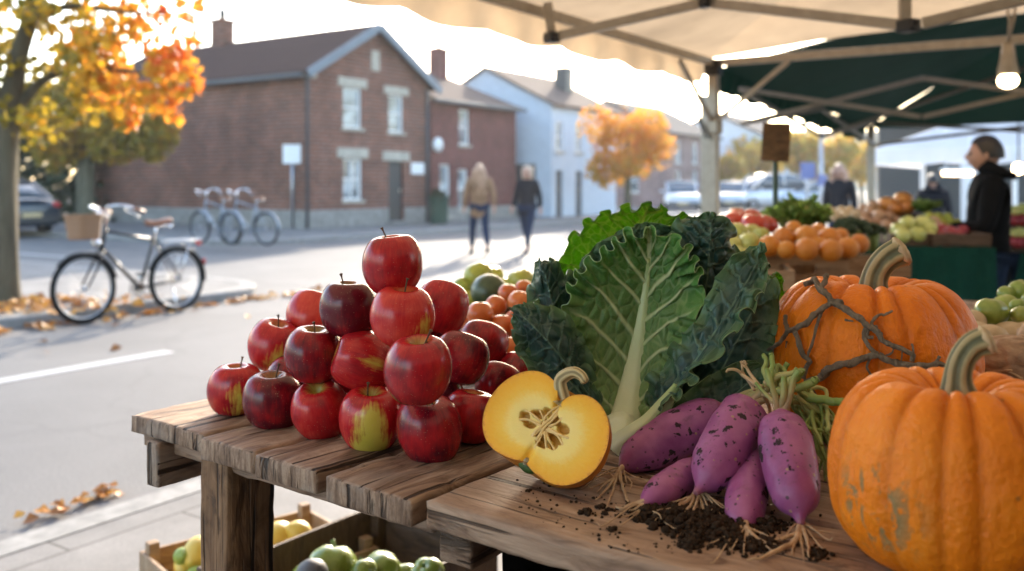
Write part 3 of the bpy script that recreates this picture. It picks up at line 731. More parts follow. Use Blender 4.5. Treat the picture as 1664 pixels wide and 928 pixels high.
# ------------------------------------------------------------------ cars
def m_paintc(name, c):
    m = NM(name); return m.out(m.pbr(c, .28, .15, coat=.8, coat_r=.06))
M_carglass = plain('car glass', (.05, .075, .10), .08, 0, .1, spec=.9)
M_lamp = plain('lamp glass', (.7, .72, .75), .15, coat=.5)
M_plate = plain('number plate', (.55, .42, .22), .5)
def loft(m, secs):
    n = len(secs[0])
    vs = [p for s in secs for p in s]
    fs = [(i * n + j, i * n + (j + 1) % n, (i + 1) * n + (j + 1) % n, (i + 1) * n + j) for i in range(len(secs) - 1) for j in range(n)]
    fs += [list(range(n))[::-1], list(range((len(secs) - 1) * n, len(secs) * n))]
    m.add(vs, fs, True)
def make_car(label, paint, van=False, group=None):
    t = thing('parked_car', label, 'car', (0, 0, 0), 0, group)
    h = .25 if van else 0
    st = [(-2.15, .70, .36, .74), (-2.10, .80, .28, .90 + h * .4), (-1.6, .86, .24, .97 + h * .4), (-.9, .88, .22, .97 + h * .4), (0, .88, .22, .96 + h * .4), (.9, .88, .22, .95 + h * .4), (1.5, .86, .24, .88 + h * .3), (1.95, .80, .26, .78 + h * .3), (2.12, .70, .32, .66 + h * .2)]
    secs = []
    for x, w, zb, zs in st:
        half = [(0, zb), (w * .85, zb), (w * .97, zb + .10), (w, (zb + zs) / 2), (w * .96, zs - .08), (w * .86, zs), (w * .4, zs + .025)]
        sec = [V((x, y, z)) for y, z in half] + [V((x, 0, zs + .03))] + [V((x, -y, z)) for y, z in half[:0:-1]]
        secs.append(sec)
    m = MB(); loft(m, secs); m.build('body', paint, t)
    gs = ([(-2.0, .80, 1.05, 1.06), (-1.9, .80, 1.05, 1.75), (-.8, .8, 1.05, 1.86), (.5, .8, 1.05, 1.82), (1.35, .78, 1.04, 1.06)] if van else
          [(-1.75, .74, .95, .97), (-1.0, .77, .95, 1.40), (-.3, .78, .95, 1.455), (.35, .77, .94, 1.42), (1.15, .74, .92, .95)])
    secs = []
    for x, w, zb, zt in gs:
        k = lerp(1, .80, (zt - zb) / .5) if not van else lerp(1, .86, (zt - zb) / .8)
        secs.append([V((x, w, zb)), V((x, w * k, zt - .03)), V((x, w * k * .85, zt)), V((x, -w * k * .85, zt)), V((x, -w * k, zt - .03)), V((x, -w, zb))])
    m = MB(); loft(m, secs); gl = m.build('windows', M_carglass, t)
    m = MB(); x0, x1 = gs[1][0], gs[3][0]; zt = [g[3] for g in gs[1:4]]; ww = .62 if not van else .66
    pts = spline([(x0 - .05, 0, zt[0] - .01), ((x0 + x1) / 2, 0, zt[1] + .012), (x1 + .05, 0, zt[2] - .01)], 8)
    m.grid(6, 8, lambda u, v: pts[round(v * 8)] + V((0, lerp(-ww, ww, u), .016 - .03 * abs(2 * u - 1) ** 3))); m.build('roof', paint, gl).modifiers.new('Solidify', 'SOLIDIFY').thickness = .03
    m = MB()
    for sy in (-1, 1):
        for xa, za, xb, zb_ in ((gs[0][0], gs[0][2], x0, zt[0]), (x1, zt[2], gs[4][0], gs[4][2]), ((x0 + x1) / 2 + .05, .95 + h * .3, (x0 + x1) / 2, zt[1])):
            m.bar((xa, sy * .765, za), (xb, sy * (ww + .02), zb_), .06, .05)
    m.build('pillars', paint, t)
    for x in (-1.32, 1.32):
        for sy in (-1, 1):
            m = MB(); m.torus((x, sy * .80, .31), .225, .095, n=28, m=10); w = m.build('wheel', M_tyre, t)
            m = MB(); m.tube([(x, sy * .76, .31), (x, sy * .875, .31)], .165, 18); m.build('rim', M_steel, w)
    for sy in (-1, 1):
        m = MB(); m.ball((2.0, sy * .62, .66 + h * .25), .13, 12, 8, (.8, 1.25, .6)); m.build('headlight', M_lamp, t)
        m = MB(); m.ball((-2.09, sy * .66, .80 + h * .3), .12, 12, 8, (.5, 1.3, .75)); m.build('taillight', M_redlens, t)
        m = MB(); m.ball((.95, sy * .98, 1.0 + h * .4), .1, 10, 8, (.5, 1, .7)); m.build('wing_mirror', paint, t)
    m = MB(); m.box((2.08, 0, .42), (.12, 1.5, .18), bev=.04); m.build('bumper', M_dark, t); m = MB(); m.box((-2.12, 0, .46), (.12, 1.5, .2), bev=.04); m.build('bumper', M_dark, t)
    m = MB(); m.box((-2.19, 0, .56), (.02, .5, .11)); m.build('number_plate', M_plate, t); m = MB(); m.box((2.15, 0, .42), (.02, .5, .11)); m.build('number_plate', M_plate, t)
    return t
P_blue = m_paintc('dark blue paint', (.008, .026, .046)); P_sil = m_paintc('silver car paint', (.46, .52, .58)); P_wht = m_paintc('white car paint', (.70, .71, .72)); P_gry = m_paintc('grey car paint', (.16, .18, .2))
c1 = make_car('dark blue car parked behind the maple trunk', P_blue)
p = G(52, 386); hd_ = V((-.832, .555, 0)); c1.location = p + hd_ * 2.0 - V((.1, 0, 0)); c1.rotation_euler = (0, 0, math.atan2(hd_.y, hd_.x))
c2 = make_car('silver car facing the camera just left of the cream tent post', P_sil)
p = G(1108, 345); c2.location = p + V((.3, 1.8, 0)); c2.rotation_euler = (0, 0, R(-98))
c3 = dup(c2); c3['label'] = 'pale silver car parked just right of the cream tent post'; c3.location = G(1176, 343) + V((1.0, 2.4, 0)); c3.rotation_euler = (0, 0, R(-108))
c4 = make_car('pale grey van parked behind the brown price board', P_wht, True); c4.name = 'parked_van'; c4['category'] = 'van'; c4.location = G(1252, 341) + V((0, 1, 0)); c4.rotation_euler = (0, 0, R(-160))
c5 = dup(c1); c5['label'] = 'dark car parked between the silver car and the van'; c5.location = G(1212, 340) + V((.5, 2, 0)); c5.rotation_euler = (0, 0, R(-115))
c6 = dup(c2); c6['label'] = 'silver car parked behind the blonde shopper'; c6.location = G(1330, 341) + V((0, 1, 0)); c6.rotation_euler = (0, 0, R(-165))

# ------------------------------------------------------------------ signs, bin, lamp post
def sign_post(label, u, vb, vt, w, h, Y, face, z0=0.0, pole=.03, cat='sign'):
    b = V(((u - U0) / F * Y, Y, z0)); t = thing('street_sign', label, cat, b)
    zt = CZ - (vt - V0) / F * Y - z0
    m = MB(); m.tube([(0, 0, 0), (0, 0, zt)], pole, 10); m.build('pole', M_steel, t)
    m = MB(); m.box((0, -pole - .015, zt - h / 2), (w, .02, h), bev=.006); pl = m.build('sign_plate', face, t)
    m = MB(); m.tube([(0, -pole - .004, zt - h * .3), (0, -pole - .0005, zt - h * .3)], .05, 8); m.build('bracket', M_steel, t)
    return t
M_blue = plain('blue sign', (.13, .17, .38), .4, var=.05)
sign_post('blank white square sign on a grey pole at the brick corner', 475, 376, 235, .5, .53, 25.6, M_white, .11, .04)
sign_post('tall blue rectangular street sign behind the brown price board', 1312, 0, 264, .55, .62, 34, M_blue, 0, .05)
sign_post('small square blue street sign right of the taller blue sign', 1336, 0, 284, .42, .46, 38, M_blue, 0, .04)
lp = thing('street_lamp', 'tall grey street lamp rising behind the blue signs', 'street lamp', (13.4, 40, 0))
m = MB(); m.tube([(0, 0, 0), (0, 0, .5), (0, 0, 3.6)], [.11, .1, .07], 12); m.tube(spline([(0, 0, 3.6), (-.1, 0, 3.9), (-.5, 0, 4.0)], 8), .05, 10); m.build('pole', M_steel, lp)
m = MB(); m.box((-.7, 0, 3.98), (.5, .2, .12), bev=.04); m.build('lamp_head', M_steel, lp)
M_bin = plain('dark green plastic', (.028, .065, .045), .5, var=.2)
p = G(713, 364, .11); bn = thing('planter', 'dark green planter tub against the red brick wall', 'planter', (p.x, p.y, .11))
m = MB(); m.revolve([(.0, .70), (.25, .70), (.27, .86), (.33, .86), (.33, .80), (.31, .78), (.28, .1), (.26, 0), (0, 0)], 24); m.build('tub', M_bin, bn)
m = MB()
for _ in range(240):
    d = V((rnd.gauss(0, .13), rnd.gauss(0, .13), abs(rnd.gauss(0, .09)))); leaf_at(m, V((0, 0, .82)) + d, .11, rnd.random())
m.build('shrub', M_hedge, bn)

# ------------------------------------------------------------------ people
def skin_mesh(name, joints, edges, mat, parent, sub=2, root=0):
    me = bpy.data.meshes.new(name + '_cage')
    me.from_pydata([j[0] for j in joints], edges, [])
    o = bpy.data.objects.new(name + '_cage', me); COL.objects.link(o)
    o.modifiers.new('Skin', 'SKIN'); o.modifiers.new('Sub', 'SUBSURF').levels = sub
    o.modifiers['Sub'].render_levels = sub
    o.modifiers['Skin'].use_smooth_shade = True
    for i, j in enumerate(joints):
        r = j[1]; r = (r, r) if not isinstance(r, tuple) else r
        me.skin_vertices[0].data[i].radius = r; me.skin_vertices[0].data[i].use_root = (i == root)
    dg = bpy.context.evaluated_depsgraph_get(); dg.update()
    ev = o.evaluated_get(dg); nm = ev.to_mesh()
    mb = MB(); mb.add([v.co.copy() for v in nm.vertices], [list(p.vertices) for p in nm.polygons], True)
    ev.to_mesh_clear(); bpy.data.objects.remove(o); bpy.data.meshes.remove(me)
    return mb
M_redlens_skin = plain('lips', (.36, .13, .11), .45)
M_skin = plain('skin', (.48, .26, .18), .5, var=.08, scale=20)
def m_cloth(name, c, sc=60):
    m = NM(name); p = m.tc(); n = m.noise(p, sc, 3); k = m.noise(p, 5, 4, .6)
    col = m.mix(1., m.ramp(n, [(.3, tuple(x * .8 for x in c)), (.7, tuple(min(1, x * 1.2) for x in c))]), m.ramp(k, [(.3, .8), (.7, 1.15)]), 'MULTIPLY')
    return m.out(m.pbr(col, .85, normal=m.bump(k, .6, .03), spec=.12))
M_jeans = m_cloth('dark blue denim', (.014, .026, .055)); M_tan = m_cloth('tan wool', (.26, .145, .08)); M_navy = m_cloth('black wool', (.012, .013, .018)); M_coat = m_cloth('black quilted nylon', (.005, .005, .006)); M_pink = m_cloth('dusty pink knit', (.42, .25, .22))
M_shoe = plain('dark shoe leather', (.03, .022, .018), .45)
def m_hair(name, c0, c1):
    m = NM(name); p = m.tc(); n = m.noise(m.map(p, (1, 1, .12)), 60, 4, .6)
    return m.out(m.pbr(m.ramp(n, [(.3, c0), (.7, c1)]), .45, normal=m.bump(n, .8, .01), sheen=.1))
M_blond = m_hair('light brown hair', (.24, .11, .055), (.60, .36, .21)); M_brown = m_hair('short brown hair', (.008, .005, .004), (.022, .013, .009)); M_ginger = m_hair('strawberry blonde hair', (.40, .20, .12), (.62, .38, .26)); M_grey = m_hair('fair curly hair', (.42, .27, .17), (.72, .55, .42))

def person(label, loc, heading, H, coat, legs, hairm, hair, stride=.0, arms=((.0, .0), (.0, .0)), coat_z=.62, hood=False, reach=None, head_turn=0.0, wide=1.0):
    """local frame: faces -y; heading turns it. arms: (forward swing of hand, elbow bend) for left(+x), right"""
    t = thing('person', label, 'person', loc, heading)
    k = H / 1.70
    def P(x, y, z): return V((x * k, y * k, z * k))
    hp, hr = .93, .10
    L = {}
    for s, f in ((1, stride), (-1, -stride)):
        L[s] = (P(s * .095, 0, hp), P(s * .098, -f * .20 - .02, .50), P(s * .095, -f * .40 + (.05 if f < 0 else 0), .085 + (.05 if f < 0 else 0)))
    A = {}
    for i, s in enumerate((1, -1)):
        sw, be = arms[i]
        sh = P(s * .185 * wide, 0, 1.40); el = P(s * .235 * wide, -sw * .12 + .03, 1.12); wr = P(s * .235 * wide, -sw * .30 - be * .12, .88 + be * .1)
        if reach is not None and s in reach: el, wr = P(*reach[s][0]), P(*reach[s][1])
        A[s] = (sh, el, wr)
    # body
    J = [(P(0, 0, .96), .12 * k), (P(0, 0, 1.15), .105 * k), (P(0, 0, 1.33), .125 * k), (P(0, .005, 1.44), .062 * k), (P(0, -.005, 1.52), .052 * k)]; E = [(0, 1), (1, 2), (2, 3), (3, 4)]
    for s in (1, -1):
        b = len(J); J += [(L[s][0], .085 * k), (L[s][1], .052 * k), (L[s][2], .036 * k), (L[s][2] + P(0, -.13, -.045), .03 * k)]; E += [(0, b), (b, b + 1), (b + 1, b + 2), (b + 2, b + 3)]
        b = len(J); J += [(A[s][0], .05 * k), (A[s][1], .038 * k), (A[s][2], .026 * k)]; E += [(2, b), (b, b + 1), (b + 1, b + 2)]
    body = skin_mesh('body', J, E, M_skin, t)
    hc = P(0, -.02, 1.595); Mh = Matrix.Rotation(head_turn, 3, 'Z')
    hm = MB()
    def head(u, v):
        a = 2 * PI * u; p = PI * v; d = V((math.sin(p) * math.cos(a), math.sin(p) * math.sin(a), math.cos(p)))
        x, y, z = d.x * .074, d.y * .094, d.z * .115
        if z < 0: x *= 1 - .30 * (-d.z) ** 1.3; y = y * (1 - .12 * (-d.z)) - .012 * (-d.z)
        fr = max(0, -d.y)
        y -= .026 * math.exp(-((d.x / .16) ** 2 + ((d.z + .12) / .20) ** 2)) * (fr > 0)      # nose
        y += .010 * (math.exp(-(((d.x - .38) / .18) ** 2 + ((d.z - .06) / .12) ** 2)) + math.exp(-(((d.x + .38) / .18) ** 2 + ((d.z - .06) / .12) ** 2))) * fr   # eye sockets
        y -= .007 * math.exp(-((d.x / .3) ** 2 + ((d.z + .50) / .08) ** 2)) * fr
        return hc + Mh @ (V((x, y, z)) * k)
    hm.grid(36, 28, head, cu=True)
    for s in (1, -1):  # ears
        hm.ball(hc + Mh @ (V((s * .077, .01, -.005)) * k), .03 * k, 10, 8, (.35, .7, 1))
    body.add(hm.v, hm.f, True)
    # hands: palm plus five bent fingers
    for s in (1, -1):
        w = A[s][2]; d = (A[s][2] - A[s][1]).normalized(); side = V((0, -1, 0)) if abs(d.y) < .8 else V((0, 0, 1))
        side = (side - d * side.dot(d)).normalized(); nn = d.cross(side) * s
        pl = w + d * .05 * k
        body.tube([w - d * .01 * k, w + d * .03 * k, w + d * .085 * k], [.024 * k, .036 * k, .034 * k], 10, fn=lambda q, a: 1)
        for i, (o, ln) in enumerate(((.027, .072), (.009, .082), (-.009, .076), (-.026, .06))):
            b0 = w + d * .08 * k + side * o * k; b1 = b0 + (d * .6 * ln + nn * .008) * k; b2 = b1 + (d * .3 * ln - nn * -.02) * k
            body.tube([b0, b1, b2], [.0095 * k, .0088 * k, .0068 * k], 8)
        b0 = w + d * .03 * k + side * .026 * k; body.tube([b0, b0 + (side * .03 + d * .025) * k, b0 + (side * .036 + d * .06) * k], [.013 * k, .011 * k, .008 * k], 8)
    bo = body.build('body', M_skin, t)
    ey = MB()
    for s in (1, -1): ey.ball(hc + Mh @ (V((s * .03, -.083, .008)) * k), .0105 * k, 10, 8)
    ey.build('eyes', M_shoe, bo)
    mo = MB(); mo.ball(hc + Mh @ (V((0, -.092, -.056)) * k), .02 * k, 10, 8, (1.1, .35, .32)); mo.build('mouth', M_redlens_skin, bo)
    # trousers
    J = [(P(0, 0, .98), (.15 * k, .12 * k))]; E = []
    for s in (1, -1):
        b = len(J); J += [(L[s][0] + P(0, 0, -.03), .105 * k), (L[s][1], .07 * k), (L[s][2] + P(0, 0, .05), .056 * k)]; E += [(0, b), (b, b + 1), (b + 1, b + 2)]
    skin_mesh('trousers', J, E, legs, t).build('trousers', legs, t)
    for s in (1, -1):
        m = MB(); a_ = L[s][2]
        tilt = .35 if (stride and L[s][2].y > 0) else 0.0
        def shoe(u, v, a_=a_, tilt=tilt):
            a = 2 * PI * u; y = lerp(.07, -.20, v); w = .042 * math.sin(PI * min(1, max(.06, .12 + v * .84))) ** .5 + .006; h_ = lerp(.10, .045, sm(.15, .8, v)) * (1 if v < .97 else .5)
            z = -.085 + h_ * (.5 + .5 * math.sin(a)) + tilt * (.07 - y) * -.25
            return a_ + P(w * math.cos(a), y, z)
        m.grid(14, 10, shoe, cu=True); m.add([shoe(i / 14, 0) for i in range(14)], [list(range(14))[::-1]]); m.add([shoe(i / 14, 1) for i in range(14)], [list(range(14))])
        m.build('shoe', M_shoe, t)
    # coat
    z0 = coat_z
    J = [(P(0, .0, z0), (.20 * k * wide, .15 * k)), (P(0, .0, 1.02), (.175 * k * wide, .135 * k)), (P(0, 0, 1.22), (.18 * k * wide, .14 * k)), (P(0, .005, 1.37), (.15 * k * wide, .125 * k)), (P(0, .012, 1.475), .082 * k)]; E = [(0, 1), (1, 2), (2, 3), (3, 4)]
    for s in (1, -1):
        b = len(J); J += [(A[s][0] + P(0, 0, .0), .078 * k), (A[s][1], .064 * k), (lerp(A[s][1], A[s][2], .95), .05 * k)]; E += [(3, b), (b, b + 1), (b + 1, b + 2)]
    cm = skin_mesh('coat', J, E, coat, t, root=1); co = cm.build('coat', coat, t)
    if hood:
        m = MB()
        def hd2(u, v):
            a = 2 * PI * u; r = .105 + .035 * math.sin(PI * v) + .02 * mn.noise(V((u * 6, v * 3, 1)))
            return P(r * math.cos(a) * 1.05, .055 + r * math.sin(a) * .85, 1.44 + .085 * v - .05 * math.sin(a) * v)
        m.grid(28, 8, hd2, cu=True); h = m.build('hood', coat, co); h.modifiers.new('Solidify', 'SOLIDIFY').thickness = .03
    # hair
    m = MB()
    def hr_(u, v):
        a = 2 * PI * u; lim = {'short': 1.75, 'long': 1.7, 'curly': 1.9}[hair]
        fr = math.cos(a + PI / 2)        # 1 at the front
        top = lerp(lim, .95, sm(-.1, .8, fr)); p = v * top
        d = V((math.sin(p) * math.cos(a), math.sin(p) * math.sin(a), math.cos(p)))
        g = {'short': 1.10, 'long': 1.17, 'curly': 1.30}[hair] + {'short': .03, 'long': .04, 'curly': .13}[hair] * mn.noise(d * (5 if hair != 'curly' else 7))
        return hc + Mh @ (V((d.x * .078 * g, d.y * .098 * g + .006, d.z * .118 * g)) * k)
    m.grid(40, 18, hr_, cu=True)
    if hair == 'long':
        for i in range(60):
            a = lerp(-.55, PI + .55, i / 59); r0 = .098; x, y = math.cos(a) * r0, math.sin(a) * r0 * 1.1
            ph = rnd.random() * 6; ln = rnd.uniform(.36, .50)
            sp = [hc + Mh @ (V((x * (1 + .5 * q) + .018 * math.sin(q * 7 + ph), y + .035 * q + .014 * math.cos(q * 8 + ph), .03 - ln * q)) * k) for q in [j / 9 for j in range(10)]]
            m.tube(sp, [.02 * k * (1 - .55 * j / 9) for j in range(10)], 6)
    if hair == 'curly':
        for i in range(60):
            a = rnd.uniform(-.2, PI + .2); z = rnd.uniform(-.10, .1)
            m.ball(hc + Mh @ (V((math.cos(a) * .092, math.sin(a) * .105, z)) * k), rnd.uniform(.022, .036) * k, 8, 6)
    m.build('hair', hairm, t)
    return t
a1 = math.atan2(.4, .9)
person('woman with long light brown hair, tan coat and blue jeans walking', G(779, 414), R(180) + .25, 1.68, M_tan, M_jeans, M_blond, 'long', .62, ((.5, .2), (-.5, .3)), .68, wide=1.1)
person('person with fluffy fair hair and dark coat walking ahead of the tan coat', G(857, 411), R(-28), 1.64, M_navy, M_jeans, M_grey, 'curly', .5, ((-.4, .1), (.5, .3)), .72)
pm = W(1606, 300, 5.4)
person('man in black hooded coat and jeans reaching over the far stall', (pm.x, pm.y, 0.035), R(-108), 1.555, M_coat, M_jeans, M_brown, 'short', .0, ((.2, .2), (.2, .2)), .74, True,
       {1: ((.25, -.06, 1.12), (.17, -.27, 1.13)), -1: ((-.25, -.05, 1.10), (-.12, -.25, 1.12))}, R(-8), 1.02)
p = W(1364, 300, 14)
person('blonde shopper in dark jacket beyond the leafy greens', (p.x, p.y, .035), R(-40), 1.58, M_navy, M_jeans, M_ginger, 'long', .1, coat_z=.8)
p = W(1516, 300, 12.5)
person('dark hooded figure half hidden behind the heaped far stall', (p.x, p.y, .035), R(170), 1.42, M_navy, M_jeans, M_brown, 'short', .0, coat_z=.7, hood=True)

# ------------------------------------------------------------------ tents
def m_canvas(name, c, tr=.5, var=.18):
    m = NM(name); p = m.tc()
    n = m.noise(p, 1.6, 5, .6); w = m.noise(p, 260, 2)
    col = m.mix(1, c, m.ramp(n, [(.3, 1 - var), (.7, 1 + var * .4)]), 'MULTIPLY')
    nr = m.bump(m.math('ADD', n, m.math('MULTIPLY', w, .06)), .35, .05)
    return m.out(m.mixsh(tr, m.pbr(col, .8, normal=nr, spec=.2), m.transl(col)))
M_cream = m_canvas('cream canvas', (.47, .335, .205), .52, .3)
M_green = m_canvas('dark green canvas', (.006, .024, .017), .10)
M_whitec = m_canvas('white canvas', (.80, .81, .84), .5, .06)
M_pole = plain('tan coated aluminium', (.34, .295, .235), .4, .3, .12, scale=20)
M_poled = plain('dull bronze aluminium', (.15, .13, .105), .5, .2, .12, scale=20)
M_joint = plain('black plastic joint', (.012, .012, .013), .45)
def cloth(mb, A, B, C, D, nu, nv, sag, wr, seed=0):
    """sheet over corners A-B (u) and D-C, sagging and wrinkled"""
    A, B, C, D = map(V, (A, B, C, D))
    nrm = (B - A).cross(D - A).normalized()
    def f(u, v):
        p = A.lerp(B, u).lerp(D.lerp(C, u), v)
        b = 16 * u * (1 - u) * v * (1 - v)
        return p + V((0, 0, -sag * b)) + nrm * wr * (mn.noise(V((u * 5 + seed, v * 2.5, seed))) + .6 * math.sin(v * 9 + u * 3 + 4 * mn.noise(V((u * 2, v * 2, seed + 5))))) * b ** .5
    mb.grid(nu, nv, f)
# cream tent
EZ = 2.16; C0 = -2.34; S1 = 5.87; SB = -2.2; CB = 2.6
tent = thing('market_tent', 'cream canvas tent over the nearest stall with scalloped valance', 'tent', S(S1, C0))
m = MB()
apx = .62
ra, rb = S(S1 - 2.6, .13, EZ + apx), S(SB + 2.4, .13, EZ + apx)
cl, cr, br, bl = S(S1, C0, EZ), S(S1, CB, EZ), S(SB, CB, EZ), S(SB, C0, EZ)
cloth(m, bl, cl, ra, rb, 60, 24, .10, .022, 1)      # street side slope
cloth(m, cr, br, rb, ra, 60, 24, .08, .02, 4)
def tri(A, B, P, seed, lift=0):
    m.grid(40, 20, lambda u, v: A.lerp(B, u).lerp(P, v) + V((0, 0, -.10 * 4 * u * (1 - u) * (1 - v) * v * 2 + lift * 4 * u * (1 - u) * (1 - v) + .05 * (4 * u * (1 - u) * (1 - v)) ** .5 * mn.noise(V((u * 5, v * 3, seed))))))
tri(cl, cr, ra, 2, .12); tri(br, bl, rb, 3)
tent_roof = m.build('canopy', M_cream, tent, True)
m = MB()
def val(A, B, drop, n, nrm, sc=22):
    A, B = V(A), V(B)
    def f(u, v):
        p = A.lerp(B, u); e = abs(math.sin(u * n * PI)) * .03
        d = drop - .03 + e
        return p + V((0, 0, -d * v + .01)) + nrm * (.012 * v * math.sin(u * sc * 6.28 + 3 * mn.noise(V((u * 6, v, 1)))) + .03 * v * mn.noise(V((u * 7, v * 1.5, 8))) + .03 * v)
    m.grid(220, 6, f)
val(bl, cl, .185, 13, -SN)
m.build('valance', M_cream, tent, True)
M_wallc = m_canvas('light block canvas', (.20, .15, .10), .12)  # unseen canvas walls added to block fill light behind and right
for A_, B_ in ((S(SB, -.3, EZ), br), (br, S(S1 - 2.4, CB, EZ))):
    m = MB(); m.grid(90, 20, lambda u, v: A_.lerp(B_, u) + V((0, 0, -.02 - v * 2.06)) + (SD if B_ is br else SN) * (-.03 + .03 * math.sin(u * 60 + 2 * math.sin(v * 3)))); m.build('light_block_wall', M_wallc, tent, True)
zc = EZ - .035
corners = (S(S1 - .05, C0 + .06), S(S1 - .05, CB - .06), S(SB + .05, CB - .06), S(SB + .05, C0 + .06))
for p in corners:
    m = MB(); q = Matrix.Rotation(STREET, 3, 'Z'); m.box(p + V((0, 0, .56)), (.085, .085, 1.07), q, .006); m.box(p + V((0, 0, 1.62)), (.066, .066, 1.06), q, .005)
    po = m.build('pole', M_pole, tent, True)
    m = MB(); m.box(p + V((0, 0, 2.09)), (.10, .10, .10), q, .01); m.build('corner_joint', M_joint, po, True); m = MB(); m.box(p + V((0, 0, 1.70)), (.098, .098, .09), q, .01); m.build('sliding_joint', M_pole, po, True)
    m = MB(); m.box(p + V((0, 0, .045)), (.16, .16, .02), q, .004); m.build('foot_plate', M_pole, po, True)
def truss(name, pairs, mat, root, w=.032, h=.05):
    for a, b in pairs:
        m = MB(); m.bar(a, b, w, h, .004); m.build(name, mat, root, True)
Pc = [p + V((0, 0, zc)) for p in corners]
truss('eave_bar', [(Pc[0], Pc[3]), (Pc[0], Pc[1])], M_pole, tent)
J1, J2, J3 = W(897, 61, 4.24), W(1146, 4, 4.02), W(1476, 42, 3.46)
J4 = W(1700, -10, 3.25); J5 = W(1060, -22, 4.4)
truss('truss_bar', [(J1, J2), (J5, J2 + V((.04, 0, .01))), (J2, J3), (J3 + V((.03, -.05, 0)), J4), (J3 + V((0, .03, 0)), J3 + V((0, .03, .22))), (J1, J1 + V((-.02, 0, .16)))], M_pole, tent, .03, .042)
for j in (J1, J2, J3):
    m = MB(); m.box(j, (.06, .075, .05), Matrix.Rotation(.5, 3, 'Z'), .01); m.box(j + V((0, -.045, 0)), (.022, .03, .022)); m.build('truss_joint', M_joint, tent, True)
a = corners[0]
truss('brace', [(a + V((0, 0, 1.72)), a - SD * .55 + V((0, 0, 2.08))), (a + V((0, 0, 1.72)), a + SN * .5 + V((0, 0, 2.1)))], M_pole, tent, .022, .03)
m = MB()
for i in range(2):
    m.tube(spline([a + V((-.05 - i * .05, 0, 2.0)), a + V((-.11, -.03, 1.80)), a + V((-.06 + i * .03, -.05, 1.62))], 10), .006, 6)
m.build('tie_cord', M_joint, tent, True)

# green tent
g = thing('market_tent', 'dark green canvas tent beyond the cream one with open trusses', 'tent', S(6.05, -2.3))
G0, G1, GC0, GC1 = 6.05, 10.3, -2.32, 2.4
m = MB()
A, B, C, D = S(G0, GC0, 2.12), S(G0, GC1, 2.12), S(G1, GC1, 1.92), S(G1, GC0, 1.92); Pk = S(8.2, .05, 2.95)
def tri2(A, B, P, seed, lift=0):
    m.grid(36, 20, lambda u, v: A.lerp(B, u).lerp(P, v) + V((0, 0, -.05 * 4 * u * (1 - u) * (1 - v) * v * 2 + lift * 4 * u * (1 - u) * (1 - v) + .02 * mn.noise(V((u * 5, v * 3, seed))))))
tri2(A, B, Pk, 1, .26); tri2(B, C, Pk, 2); tri2(C, D, Pk, 3); tri2(D, A, Pk, 4)
m.build('canopy', M_green, g, True)
m = MB(); val(D, A, .17, 9, -SN); m.build('valance', M_green, g, True)
m = MB(); m.grid(80, 16, lambda u, v: S(lerp(G0 + .1, G1 - .1, u), GC1 + .03 * math.sin(u * 50), 1.92 - v * 1.85)); m.build('light_block_wall', M_green, g, True)  # unseen wall added to darken the stalls under this tent
for s_, c_ in ((6.12, -2.44), (G0 + .06, GC1), (G1 - .06, GC0 + .06), (G1 - .06, GC1)):
    m = MB(); m.box(S(s_, c_, .99), (.075, .075, 1.9), Matrix.Rotation(STREET, 3, 'Z'), .005); m.build('pole', M_pole, g, True)
a0, a1_, b0, b1 = S(G0 + .1, GC0 + .1), S(G0 + .1, GC1), S(G1 - .1, GC0 + .1), S(G1 - .1, GC1)
zt, zb = V((0, 0, 1.98)), V((0, 0, 1.74))
prs = []
for p, q, n in ((a0, b0, 2), (b0, b1, 2), (a0, a1_, 4)):
    for i in range(n):
        u, v = p.lerp(q, i / n), p.lerp(q, (i + 1) / n)
        prs += [(u + zt, v + zb), (u + zb + V((.02, .02, 0)), v + zt + V((.02, .02, 0)))]
prs += [(a0.lerp(a1_, .5) + zb, Pk + V((0, 0, -.5))), (b0.lerp(b1, .5) + zb, Pk + V((0, 0, -.5))), (a0.lerp(b0, .5) + zb, Pk + V((0, 0, -.5))), (Pk + V((0, 0, -.5)), Pk + V((0, 0, -.08)))]
truss('truss_bar', prs, M_poled, g, .024, .032)

# white tent
w = thing('market_tent', 'white canvas tent farthest along the row behind the man', 'tent', W(1420, 300, 17) * 1.0)
m = MB(); Yw = 17.0
A = W(1418, 243, Yw); B = A + SN * 7 ; D = A + SD * 5; C = B + SD * 5; zc_ = A.z
Pk = (A + C) / 2; Pk.z = zc_ + 1.45
tri2(A, B, Pk, 6); tri2(B, C, Pk, 7); tri2(C, D, Pk, 8); tri2(D, A, Pk, 9)
m.build('canopy', M_whitec, w, True)
m = MB(); val(A, B, .30, 12, -SD); val(D, A, .30, 12, -SN); m.build('valance', M_whitec, w, True)
for p in (A, B, C, D):
    m = MB(); m.bar((p.x, p.y, .03), (p.x, p.y, p.z), .09); m.build('pole', M_white, w, True)
m = MB(); q = A.lerp(B, .33); m.bar((q.x, q.y, .03), (q.x, q.y, q.z), .06); m.build('pole', M_white, w, True)

